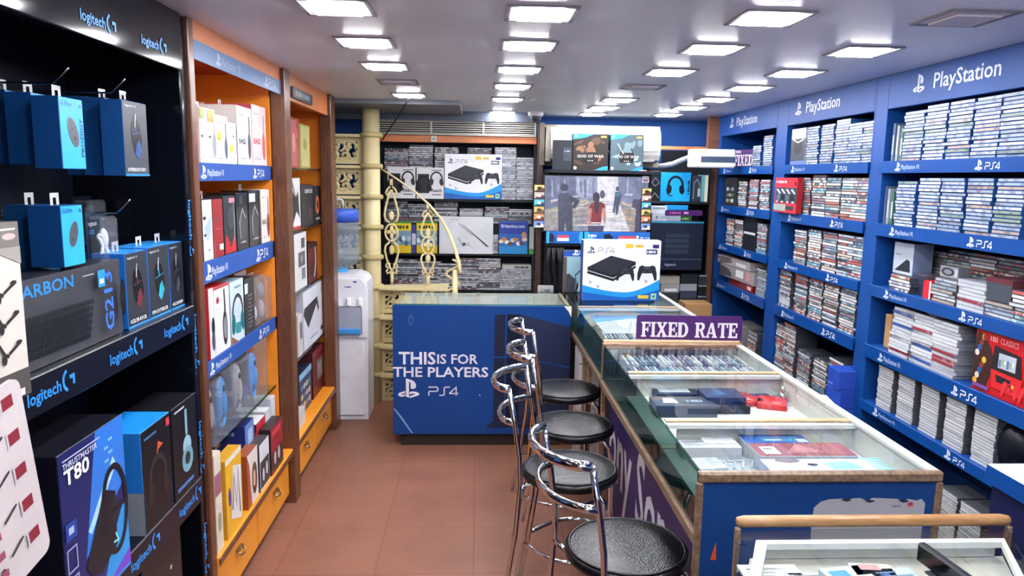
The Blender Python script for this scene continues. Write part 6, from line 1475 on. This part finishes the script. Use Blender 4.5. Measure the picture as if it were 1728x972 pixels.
# fifth row and the foot: white spines with dark ends
for i, (a, b, n) in enumerate(((1476, 1504, 16), (1510, 1543, 17), (1551, 1586, 17), (1597, 1630, 17), (1648, 1684, 17))):
    gstack('white_spined_case', 'white-spined', f'{ST[i]} pile from the far end, fifth shelf, {NB}', f'white cases on the fifth shelf of the {NB}', 'white', a, b, 690, SA5, n, th=.0124, dp=.12, jit=.002, rot=.6)
for i, (a, b, n) in enumerate(((1502, 1536, 36), (1540, 1580, 36), (1585, 1622, 36), (1628, 1664, 36))):
    gstack('white_spined_case', 'white-spined', f'{ST[i]} floor pile under the fifth shelf, {NB}', f'white cases in the floor piles of the {NB}', 'white', a, b, 800, .0805, 30 if i < 3 else 30, th=.0124, dp=.12, jit=.002, rot=.8) if i >= 2 else None
bag = MB().ell((0, 0, .09), (.07, .10, .10), col('#0f1420', .35, 0, .2), 16, 10)
for k in range(5): bag.tube([(rng.uniform(-.05, .05), rng.uniform(-.08, .08), .16), (rng.uniform(-.06, .0), rng.uniform(-.08, .08), .10), (rng.uniform(-.06, 0), rng.uniform(-.09, .09), .03)], .012, col('#161d2b', .25), 6)
o = bag.build('dark_bag'); tag(o, 'crumpled dark bag beside the last white pile on the fifth shelf', 'bag'); place(o, (1.97, on(1704, 720, x=1.93)[1], SA5 + .013))
# low white-topped cabinet at the near end
t = thing('low_cabinet', 'low navy cabinet with a white top before the blue shelves', 'cabinet', (0, 0, 0))
xq, yq0, yq1, zq = 1.70, 1.30, 2.27, .755
MB().box(xq + .02, 1.86, yq0, yq1 - .01, .0, zq - .06, col('#161b40', .4)).build('body', t)
MB().box(xq + .004, 1.868, yq0, yq1, zq - .012, zq, col('#e2e3e8', .25), .003).build('top', t)
lp = MB().box(xq, xq + .006, yq0, yq1, zq - .062, zq - .004, col(BLUE, .3)).build('lip', t)
a = Art(); a.ps(.125, .010, .046, LT()); a.ps4(.18, .018, .026, LT()); m2 = MB()
for vs, fs, m, L_ in a.it: m2.add([(xq - .0008 - .0001 * L_, yq1 - u - .06, zq - .064 + v) for u, v in vs], fs, m)
m2.build('lettering', lp, recalc=False)

# ---- middle unit: second row one by one, the others as a mass
MBN = 'middle blue unit'
for i, (a, b, n) in enumerate(((1346, 1368, 15), (1370, 1393, 16), (1394, 1417, 15), (1419, 1447, 15), (1448, 1466, 15))):
    gstack('game_case', 'mixed-spined', f'{ST[i]} pile from the far end, second shelf, {MBN}', f'game cases on the second shelf of the {MBN}', 'mixed', a, b, 330, SA2, n)
MASS = []
rows = [((1360, 1383, 15, 'pale'), (1385, 1407, 15, 'pale'), (1409, 1432, 16, 'pale'), (1434, 1451, 14, 'pale'), (1453, 1473, 14, 'pale'))]
for a, b, n, key in rows[0]: gstack('', '', '', '', key, a, b, 240, SA1, n, out=MASS)
for a, b, n in ((1338, 1360, 14), (1362, 1386, 15), (1388, 1411, 15), (1413, 1440, 15), (1442, 1457, 15)): gstack('', '', '', '', 'mixed', a, b, 430, SA3, n, out=MASS)
for a, b, n in ((1310, 1335, 17), (1338, 1361, 17), (1363, 1387, 17), (1389, 1413, 17), (1416, 1446, 16)): gstack('', '', '', '', 'mixed', a, b, 520, SA4, n, out=MASS)
SBF = .3605
for a, b, n in ((1296, 1316, 30), (1318, 1343, 32), (1346, 1369, 24), (1372, 1399, 24), (1402, 1424, 27)): gstack('', '', '', '', 'mixed', a, b, 600, SBF, n, out=MASS)
# farthest unit
for a, b, n in ((1271, 1284, 10), (1287, 1305, 14)): gstack('', '', '', '', 'pale', a, b, 250, SA1, n, out=MASS)
for a, b, n in ((1245, 1262, 13), (1264, 1280, 14), (1282, 1300, 14)): gstack('', '', '', '', 'mixed', a, b, 320, SA2, n, out=MASS)
for a, b, n in ((1226, 1238, 14), (1240, 1253, 14), (1276, 1296, 14)): gstack('', '', '', '', 'mixed', a, b, 390, SA3, n, out=MASS)
for a, b, n in ((1279, 1291, 13),): gstack('', '', '', '', 'paleg', a, b, 470, SA4, n, out=MASS)
for a, b, n in ((1214, 1232, 18), (1262, 1284, 20)): gstack('', '', '', '', 'mixed', a, b, 520, SBF, n, out=MASS)
mb = MB()
for loc, rz, key in MASS:
    dp = .132; ln = .146 if key == 'pale' else .162; body, sp, lip = {'pale': (PLA_B, SP_P, .17), 'mixed': (PLA_D, SP_M, .13), 'paleg': (PLA_G, SP_P, .17)}[key]
    c, s_ = math.cos(rz), math.sin(rz)
    for (x0, x1, y0, y1, z0, z1, m) in ((-ln / 2, ln / 2, -dp / 2, dp / 2, 0, GTH - .0005, body), (-ln / 2 + .003, ln / 2 - .003, -dp / 2 - .0005, -dp / 2 + .0002, GTH * lip, GTH * (1 - lip), sp)):
        P = [(x, y, z) for x in (x0, x1) for y in (y0, y1) for z in (z0, z1)]
        mb.add([(loc[0] + c * x - s_ * y, loc[1] + s_ * x + c * y, loc[2] + z) for x, y, z in P], [(0, 1, 3, 2), (4, 6, 7, 5), (0, 4, 5, 1), (2, 3, 7, 6), (0, 2, 6, 4), (1, 5, 7, 3)], m)
o = bpy.data.objects.new('game_cases', mb.mesh('game_cases', False)); C.objects.link(o)
tag(o, 'mass of coloured game cases piled on the middle and farthest blue shelf units', 'game cases'); o['kind'] = 'stuff'
for i in range(4):
    y = on(1424, 640, x=1.86)[1] + .01
    carton('blue_box', f'bright blue box in the blue pile at the foot of the middle unit, {ORD[i]} up', 'box', (1.866, y - .02, SBF + .002 + .096 * i), D2R(-90 + rng.uniform(-5, 5)), .135, .13, .094, '#2a4aa8', art=lambda a, w, h: a.rect(w * .1, h * .1, w * .5, h * .2, col('#6f8fd8', .3))) if i else \
        carton('blue_box', 'pale yellow-edged box at the bottom of the blue pile, middle unit', 'box', (1.866, y - .02, SBF + .002), D2R(-90), .135, .13, .094, '#8a86b0', art=lambda a, w, h: a.rect(0, 0, w, h * .3, col('#c9c08a', .3)))
# boxes on the middle and farthest units
rbox('headset_box', 'white box with a dark oval picture on the top shelf of the middle blue unit', 1335, 1359, 217, 275, SA1, .09, '#b9bec8', '#8f97a8', lambda a, w, h: (a.rect(0, h * .1, w, h * .72, col('#3a3f4a', .3)), a.ell(w * .5, h * .5, w * .32, h * .2, col('#1b1d22', .3)), a.stroke([(w * .1, h * .72), (w * .5, h * .62), (w * .9, h * .70)], .008, col('#c3c9d6', .3)), a.rect(0, 0, w, h * .12, col('#5f74c0', .3))))
def nin(a, w, h):
    a.rect(0, h * .72, w, h, col('#c3303b', .3)); a.rect(0, 0, w, h * .28, col('#b5303f', .3)); a.rect(w * .04, h * .28, w, h * .72, col('#3a434d', .3)); a.bars(w * .06, h * .85, h * .06, w * .48, col('#e6d5d6', .3), 5)
    for k in range(4): a.poly([(w * (.08 + .22 * k), h * .66), (w * (.16 + .22 * k), h * .68), (w * (.30 + .22 * k), h * .55), (w * (.24 + .22 * k), h * .54)], col('#c9ced4', .3)); a.ell(w * (.2 + .2 * k), h * .44, w * .09, h * .10, col('#20262d' if k % 2 else '#5a646e', .3)); a.ell(w * (.14 + .24 * k), h * .31, w * .06, h * .03, col('#c3a9ae', .3))
    a.rect(0, h * .05, w * .55, h * .24, col('#8f9c96', .3)); a.rect(w * .58, h * .10, w * .88, h * .20, col('#2f4038', .3)); a.ell(w * .93, h * .84, w * .05, h * .06, col('#6a1a20', .3))
rbox('red_game_box', 'red and grey game box jutting out at the far end of the middle unit', 1307, 1345, 300, 358, SA2 + .0045, .034, '#c3202b', '#8f1a22', nin, xf=1.845)
rbox('dark_game_box', 'black game box with grey and green pictures on the second shelf, farthest unit', 1222, 1243, 300, 345, SA2, .09, '#26282c', '#33363c', lambda a, w, h: [a.ell(w * (.3 + .2 * (k % 3)), h * (.2 + .2 * (k // 3)), w * .10, h * .07, col(('#8a8d92', '#4f7a4a', '#b9bbc0', '#5a5d64')[k % 4], .3)) for k in range(9)])
rbox('dark_game_box', 'black box with a white edge in the middle of the third shelf, farthest unit', 1255, 1275, 366, 415, SA3, .10, '#1b1d23', '#23252c', lambda a, w, h: a.rect(0, h * .48, w, h * .55, col('#c3c6cc', .3)))
def lying(label, px0, px1, z, h, c, art=None, xf=1.89, d=.16, name='wrapped_console'):
    y0 = on(px0, 460, x=xf)[1]; y1 = on(px1, 460, x=xf)[1]
    return carton(name, label, 'box', (xf + d / 2, (y0 + y1) / 2, z), D2R(-90 + rng.uniform(-3, 3)), abs(y0 - y1), d, h, c, art=art, rough=.18)
lying('dark red flat box at the bottom of the fourth shelf, farthest unit', 1230, 1272, SA4, .05, '#6a1c22', lambda a, w, h: a.rect(w * .8, h * .3, w * .95, h * .8, col('#d3a0a3', .3)))
lying('clear-wrapped grey pack with a white label above the dark red box', 1216, 1270, SA4 + .052, .085, '#8a8486', lambda a, w, h: (a.rect(w * .5, h * .3, w * .72, h * .9, col('#c9c6c8', .3)), a.rect(w * .78, h * .2, w * .9, h * .9, col('#b07a80', .3)), a.poly([(0, 0), (w * .4, h * .2), (w * .3, h * .7), (0, h)], col('#4a4648', .3))), xf=1.88)
lying('crumpled wrapped pack topping the fourth shelf of the farthest unit', 1212, 1262, SA4 + .140, .06, '#a39c9e', lambda a, w, h: (a.poly([(w * .1, 0), (w * .5, h * .4), (w * .4, h), (0, h * .8)], col('#6a5a5c', .3)), a.rect(w * .6, h * .2, w * .9, h * .6, col('#c9c3c4', .3))))
lying('grey clear-wrapped carton at the foot of the farthest unit', 1236, 1258, SBF, .28, '#77767a', lambda a, w, h: (a.rect(w * .1, h * .6, w * .9, h * .9, col('#a9a8aa', .3)), a.rect(w * .1, h * .1, w * .9, h * .4, col('#55545a', .3))), name='wrapped_carton')
# second purple sign behind the white wall unit
def sign_mesh(wd, h, name='sign'):
    return MB().prism([(-wd / 2, 0), (wd / 2, 0), (wd / 2, h - .012)] + arc(wd / 2 - .012, h - .012, .012, .012, 0, 90, 5)[1:] + arc(-wd / 2 + .012, h - .012, .012, .012, 90, 180, 5), 1, -.0025, .0025, col('#43205c', .3)).build(name)
SER = {  # bold slab-serif capitals in a unit box
 'F': ([[(.0, 0), (.42, 0), (.42, .10), (.33, .10), (.33, .44), (.50, .44), (.50, .34), (.60, .34), (.60, .66), (.50, .66), (.50, .56), (.33, .56), (.33, .88), (.64, .88), (.64, .70), (.76, .70), (.76, 1), (0, 1), (0, .90), (.09, .90), (.09, .10), (0, .10)]], .80),
 'I': ([[(0, 0), (.42, 0), (.42, .10), (.33, .10), (.33, .90), (.42, .90), (.42, 1), (0, 1), (0, .90), (.09, .90), (.09, .10), (0, .10)]], .47),
 'X': ([[(0, 0), (.34, 0), (.34, .10), (.27, .10), (.43, .36), (.58, .10), (.50, .10), (.50, 0), (.92, 0), (.92, .10), (.85, .10), (.58, .53), (.80, .90), (.88, .90), (.88, 1), (.56, 1), (.56, .90), (.63, .90), (.49, .67), (.36, .90), (.43, .90), (.43, 1), (.02, 1), (.02, .90), (.09, .90), (.34, .49), (.08, .10), (0, .10)]], .97),
 'E': ([[(.0, 0), (.78, 0), (.78, .32), (.66, .32), (.66, .12), (.33, .12), (.33, .44), (.48, .44), (.48, .34), (.58, .34), (.58, .66), (.48, .66), (.48, .56), (.33, .56), (.33, .88), (.64, .88), (.64, .70), (.76, .70), (.76, 1), (0, 1), (0, .90), (.09, .90), (.09, .10), (0, .10)]], .83),
 'D': ([[(0, 0), (.09, .0), (.09, 1), (0, 1), (0, .9), (.05, .9), (.05, .1), (0, .1)], [(.09, 0), (.33, 0), (.33, 1), (.09, 1)], [(.33, 0), (.50, .01), (.70, .10), (.84, .30), (.88, .5), (.84, .70), (.70, .90), (.50, .99), (.33, 1), (.33, .88), (.46, .87), (.56, .78), (.62, .62), (.63, .5), (.62, .38), (.56, .22), (.46, .13), (.33, .12)]], .94),
 'R': ([[(0, 0), (.42, 0), (.42, .10), (.33, .10), (.33, 1), (0, 1), (0, .90), (.09, .90), (.09, .10), (0, .10)], [(.33, 1), (.60, 1), (.76, .92), (.82, .76), (.78, .60), (.66, .50), (.33, .46), (.33, .56), (.50, .58), (.57, .66), (.58, .76), (.54, .85), (.45, .89), (.33, .89)], [(.40, .48), (.62, .50), (.80, .10), (.90, .10), (.90, 0), (.63, 0)]], .92),
 'A': ([[(0, 0), (.30, 0), (.30, .10), (.22, .10), (.27, .26), (.57, .26), (.62, .10), (.53, .10), (.53, 0), (.96, 0), (.96, .10), (.88, .10), (.58, 1), (.38, 1), (.08, .10), (0, .10)]], .98),
 'T': ([[(.22, 0), (.64, 0), (.64, .10), (.55, .10), (.55, .88), (.74, .88), (.74, .68), (.86, .68), (.86, 1), (0, 1), (0, .68), (.12, .68), (.12, .88), (.31, .88), (.31, .10), (.22, .10)]], .88)}
def serif(a, s, u, v, h, wd, m, shear=0):
    tot = sum(SER[c][1] if c != ' ' else .5 for c in s); k = wd / tot; x = u
    for c in s:
        if c == ' ': x += .5 * k; continue
        for p in SER[c][0]: a.poly([(x + q[0] * k + shear * q[1] * h, v + q[1] * h) for q in p], m)
        if c == 'A': a.poly([(x + (.30) * k + shear * .36 * h, v + .36 * h), (x + .54 * k + shear * .36 * h, v + .36 * h), (x + .42 * k + shear * .76 * h, v + .76 * h)], col('#43205c', .3))
        x += SER[c][1] * k
def sign(label, loc, rz, wd, h, shear=0):
    o = sign_mesh(wd, h); a = Art(); serif(a, 'FIXED RATE', -wd / 2 + wd * .045, h * .10, h * .62, wd * .915, col('#d8d3da', .35), shear); m2 = MB()
    a.mesh_into(m2, 'front', 0, 0, -.0025, 0, 0, 0); m2.build('lettering', o, recalc=False)
    bs = MB().box(-wd / 2, wd / 2, -.002, .022, 0, .004, col('#5a3a72', .3)).build('foot', o)
    place(o, loc, rz); return tag(o, label, 'sign')
sign('purple FIXED RATE sign standing upright on the far glass counter', (1.02, 3.432, .913), D2R(-3), .505, .117)
sign('purple FIXED RATE sign partly hidden behind cases on the farthest blue unit', (1.974, 5.284, SA1 + .0005), D2R(-70), .46, .128)

# ================================================================== goods under the counter glass
zf = .8005
def flat(name, label, px0, py0, px1, py1, h, c, art=None, z=zf, rz=0, side=None, cat='box', near='left'):
    """a box lying on the case floor, sighted by the near-left and far-right corners of its top"""
    p = on(px0, py0, z=z + h); q = on(px1, py1, z=z + h)
    return carton(name, label, cat, ((p[0] + q[0]) / 2, (p[1] + q[1]) / 2, z), D2R(rz), abs(q[0] - p[0]), abs(q[1] - p[1]), h, side or c, side or c, c, top_art=art)
def lines(n, c, x0=.1, x1=.9):
    return lambda a, w, h: [a.rect(w * x0, h * (.12 + .8 * k / n), w * (x0 + (x1 - x0) * (.6 + .4 * ((k * 7) % 3) / 2)), h * (.12 + .8 * k / n + .25 / n), col(c, .35)) for k in range(n)]
# nearest pane
flat('white_flat_box', 'white printed flat box at the left rear under the nearest pane of the long counter', 1152, 755, 1240, 742, .04, '#c9cace', lines(6, '#8a8d95', .05, .5), side='#c3c3c6')
flat('white_flat_box', 'pale clear-lidded box to the right of the white printed box under the nearest pane', 1190, 748, 1235, 738, .002, '#dcdde0', z=zf + .0405)
flat('white_booklet', 'white printed leaflet at the left front under the nearest pane', 1176, 790, 1212, 772, .012, '#d0d3d5', lines(5, '#8d9aa3'), rz=6)
def fclear(t):
    mb = MB()
    for k in range(4): mb.tube([(-.05 + .03 * k, -.03, .006), (-.03 + .03 * k, .0, .014), (-.045 + .03 * k, .03, .007)], .003, col('#d5d8da', .3), 6)
    mb.build('contents', t)
p = on(1240, 782, z=zf + .01)
t = thing('clear_packet', 'clear plastic packet lying beside the white leaflet under the nearest pane', 'packet', (p[0], p[1], zf), D2R(10))
MB().box(-.08, .08, -.05, .05, 0, .018, glass('clear blister'), .006).build('film', t); fclear(t)
flat('blue_console_box', 'blue box with black brackets under the nearest pane of the long counter', 1259, 748, 1352, 734, .05, '#2a5aa6', lambda a, w, h: (a.rect(w * .28, h * .2, w * .85, h * .8, col('#3f7fa8', .3)), a.rect(w * .33, h * .3, w * .6, h * .45, col('#b9c9d8', .3)), a.rect(w * .82, h * .1, w * .97, h * .5, col('#b9c3cc', .3)), a.rect(0, h * .93, w, h, col('#1f3f7a', .3))), side='#b9bfc9')
flat('red_console_box', 'dark red box with a white label under the nearest pane', 1283, 770, 1418, 747, .05, '#8f4f55', lambda a, w, h: (a.rect(w * .08, h * .15, w * .24, h * .7, col('#d5d5d5', .3)), a.rect(w * .10, h * .5, w * .2, h * .56, col('#3a3a40', .3)), a.poly([(w * .3, h * .2), (w * .5, h * .9), (w * .7, h * .3)], col('#b0747a', .3)), a.rect(w * .7, h * .1, w * .98, h * .9, col('#9a545a', .3))), side='#b3b6b9')
flat('white_game_box', 'white and teal box in front of the dark red box under the nearest pane', 1302, 795, 1455, 774, .045, '#c3cdd6', lambda a, w, h: (a.ell(w * .25, h * .85, w * .12, h * .2, col('#7a6a72', .3)), a.rect(w * .05, h * .1, w * .25, h * .5, col('#dfe2e6', .3)), a.poly([(w * .6, h * .1), (w * .9, h * .2), (w * .8, h * .8), (w * .55, h * .6)], col('#8fc3c9', .3)), a.ell(w * .45, h * .5, w * .05, h * .1, col('#3a3f4a', .3))), side='#a9b0c9')
flat('teal_packet', 'teal and white packet at the right front under the nearest pane', 1462, 793, 1506, 772, .03, '#8fbfc4', lines(4, '#d5e3e4'), side='#b3c9cc', cat='packet')
flat('white_booklet', 'white booklet at the right end under the nearest pane', 1405, 750, 1445, 735, .012, '#d3d6d8', lines(5, '#a3aab0'))
# middle pane
for i, (px0, py0, px1, py1, h, c, lb_, art) in enumerate((
        (1108, 665, 1172, 654, .03, '#1d2c46', 'navy box with a white label at the left rear under the middle pane', lambda a, w, h: a.rect(w * .1, h * .25, w * .8, h * .8, col('#c3cbd6', .3))),
        (1108, 685, 1195, 669, .045, '#1b2b42', 'navy box with a pale console picture under the middle pane', lambda a, w, h: (a.poly([(w * .15, h * .3), (w * .2, h * .8), (w * .38, h * .8), (w * .40, h * .3)], col('#c6d3bf', .3)), a.bars(w * .55, h * .4, h * .2, w * .3, col('#aab6c6', .3), 4))),
        (1113, 693, 1185, 687, .02, '#26303a', 'dark box with white lettered front edge under the middle pane', lambda a, w, h: a.rect(w * .05, h * .1, w * .5, h * .9, col('#c3cdd3', .3))),
        (1193, 671, 1240, 655, .055, '#1a2a55', 'thick shiny navy box under the middle pane', lambda a, w, h: a.poly([(w * .1, h * .2), (w * .6, h * .3), (w * .5, h * .8)], col('#3f5f8a', .2))),
        (1204, 686, 1255, 676, .03, '#23232d', 'flat black box before the thick navy box under the middle pane', None))):
    flat('navy_box', lb_, px0, py0, px1, py1, h, c, art)
flat('red_packet', 'small red packet beside the navy boxes under the middle pane', 1250, 678, 1266, 662, .02, '#b5232b', lambda a, w, h: a.rect(w * .2, h * .2, w * .5, h * .6, col('#d88a8a', .3)), rz=20, cat='packet')
flat('blue_card', 'blue and white card between the red packets under the middle pane', 1267, 675, 1292, 662, .01, '#2a3f72', lambda a, w, h: a.rect(w * .1, h * .1, w * .9, h * .4, col('#c9d0dc', .3)), cat='card')
flat('red_packet', 'long red packet slanting across the middle pane', 1290, 684, 1315, 668, .02, '#c02a30', lambda a, w, h: a.rect(w * .5, h * .1, w * .8, h * .4, col('#d8797a', .3)), rz=-22, cat='packet')
flat('white_booklet', 'white printed sheet at the right under the middle pane', 1312, 684, 1385, 664, .006, '#d3d0d3', lines(7, '#8a8d95'), rz=-10)
t = thing('small_figure', 'small silver and red figure at the rear under the middle pane', 'figure', (on(1305, 655, z=.83)[0], 2.80, zf))
MB().ell((0, 0, .02), (.015, .015, .02), col('#d5d5d5', .15, .8), 12, 8).ell((.0, 0, .05), (.010, .010, .014), col('#d5d5d5', .15, .8), 12, 8).build('silver_body', t)
MB().ell((.055, .02, .04), (.016, .014, .04), col('#8a4a3a', .4), 12, 8).build('red_body', t)
# rows of disc sleeves below the far pane and the far counter
SLV = spines('sleeve edges', ['#a9b9c3', '#c9cfd3', '#7f98a8', '#8f8aa6', '#d3d6d6', '#6f8f9f', '#b3c3c9', '#5f6f86'], ['#e0e3e5', '#4a5a70', '#c9cdd2', '#7a4a5a'], 45, .55)
zf = .7155
meshes['sleeve'] = MB().box(-.0055, .0055, -.085, .085, 0, .135, SLV, .0008).mesh('disc_sleeve')
def sleeves(x0, x1, y, z, n, what, lean):
    for k in range(n):
        x = x0 + (x1 - x0) * k / (n - 1)
        o = bpy.data.objects.new('disc_sleeve', meshes['sleeve']); C.objects.link(o); place(o, (x, y + rng.uniform(-.006, .006), z)); o.rotation_euler = (0, D2R(lean + rng.uniform(-2, 2)), D2R(rng.uniform(-2, 2)))
        tag(o, f'{ORD[k]} disc sleeve from the glass side, {what}', 'disc sleeve', f'disc sleeves in the {what}')
sleeves(.67, 1.20, 3.275, zf + .004, 30, 'rear row under the FIXED RATE sign', 8)
sleeves(.66, 1.20, 3.065, zf + .004, 30, 'row before it under the same pane', 8)
sleeves(.66, 1.20, 3.60, zf + .004, 30, 'nearest row, far counter', 8)
sleeves(.66, 1.20, 3.82, zf + .004, 30, 'middle row, far counter', 8)
sleeves(.68, 1.20, 4.04, zf + .004, 30, 'rear row, far counter', 8)
flat('blue_white_sheet', 'blue and white printed sheet lying in the far counter before the boxed console', 1020, 562, 1120, 533, .004, '#c6cdd0', lambda a, w, h: (a.poly([(0, h), (w, h), (w, h * .7), (w * .5, h * .82), (0, h * .55)], col('#2f9fd0', .3)), a.poly([(0, h), (w * .7, h), (w * .4, h * .9), (0, h * .8)], col('#1f6fb0', .3))), cat='sheet', z=zf + .135)
for i, (px0, py0, px1, py1, c) in enumerate(((985, 535, 1040, 520, '#4f9fc6'), (1050, 528, 1105, 515, '#8fb3bf'))):
    flat('blue_white_sheet', f'{"deep blue" if not i else "grey blue"} printed sheet in the far counter, {"left" if not i else "right"} of the boxed console foot', px0, py0, px1, py1, .004, c, lines(3, '#d5dde0'), cat='sheet', z=zf + .10)
# cases lying in the poster counter
zs_ = .7705
for i, (px0, px1, c, nm) in enumerate(((690, 735, '#a9b08a', 'olive patterned'), (740, 775, '#8f9498', 'grey'), (778, 800, '#b3b5b8', 'pale grey lettered'), (804, 816, '#c9c9c6', 'narrow white'), (820, 832, '#bfbfbd', 'second narrow white'), (838, 880, '#8fa08f', 'grey green'), (884, 917, '#9fb0ab', 'pale green'))):
    p = on(px0, 511, z=.80); q = on(px1, 497, z=.80)
    carton('flat_case', f'{nm} flat case lying in the poster counter, {ORD[i]} from the stair', 'game case', ((p[0] + q[0]) / 2, 4.74, zs_), D2R(rng.uniform(-4, 4)), q[0] - p[0] + .01, .36, .03, c, top_art=lines(6 + i, ('#5f6a4a', '#6a6e74', '#3a3d44', '#9a9a98', '#9a9a98', '#5f705f', '#c9d0c9')[i]))
# goods in the counter closest to the camera
zc = .8285
def flat0(name, label, px0, py0, px1, py1, h, c, art=None, rz=0, side=None, cat='box', z=zc):
    return flat(name, label, px0, py0, px1, py1, h, c, art, z, rz, side, cat)
flat0('white_booklet', 'white glossy sheet at the left in the counter closest to the camera', 1268, 990, 1340, 952, .006, '#dcdcda', lines(5, '#b3b3b3'), cat='sheet')
flat0('white_card', 'white printed card beside the glossy sheet in the closest counter', 1350, 995, 1405, 966, .006, '#d0d1d3', lines(6, '#8f9298'), cat='card')
flat0('memory_box', 'small blue and white packet in the closest counter', 1412, 990, 1462, 955, .03, '#b9c6d3', lambda a, w, h: (a.rect(w * .1, h * .3, w * .5, h * .8, col('#4f8fc0', .3)), a.rect(w * .6, h * .2, w * .95, h * .5, col('#d5d8dc', .3))), rz=8, cat='packet')
flat0('memory_box', 'small white packet with a red patch in the closest counter', 1452, 975, 1495, 950, .03, '#c9cace', lambda a, w, h: (a.rect(w * .2, h * .5, w * .7, h * .9, col('#c98a8a', .3)), a.ell(w * .7, h * .25, w * .12, h * .15, col('#3f4a8a', .3))), rz=-6, cat='packet')
flat0('memory_box', 'small grey packet next to the dark tablet in the closest counter', 1494, 990, 1535, 958, .03, '#b3bcc6', lines(4, '#5f7f9f'), rz=4, cat='packet')
p = on(1552, 935, z=.905); q = on(1640, 1000, z=.905)
an = math.atan2(q[1] - p[1], q[0] - p[0]); ln = math.hypot(q[1] - p[1], q[0] - p[0])
t = thing('dark_tablet', 'dark tablet standing on its edge on the counter closest to the camera', 'tablet', ((p[0] + q[0]) / 2, (p[1] + q[1]) / 2, .8885), an)
MB().box(-ln / 2, ln / 2, -.009, .009, .004, .045, col('#1b1c22', .22), .004).build('slab', t)
MB().box(-ln / 2 + .006, ln / 2 - .006, -.0098, -.009, .008, .041, col('#0c0d10', .08)).build('screen', t)
MB().box(-.03, .03, -.02, .02, 0, .005, col('#2a2b31', .4), .001).build('foot', t)
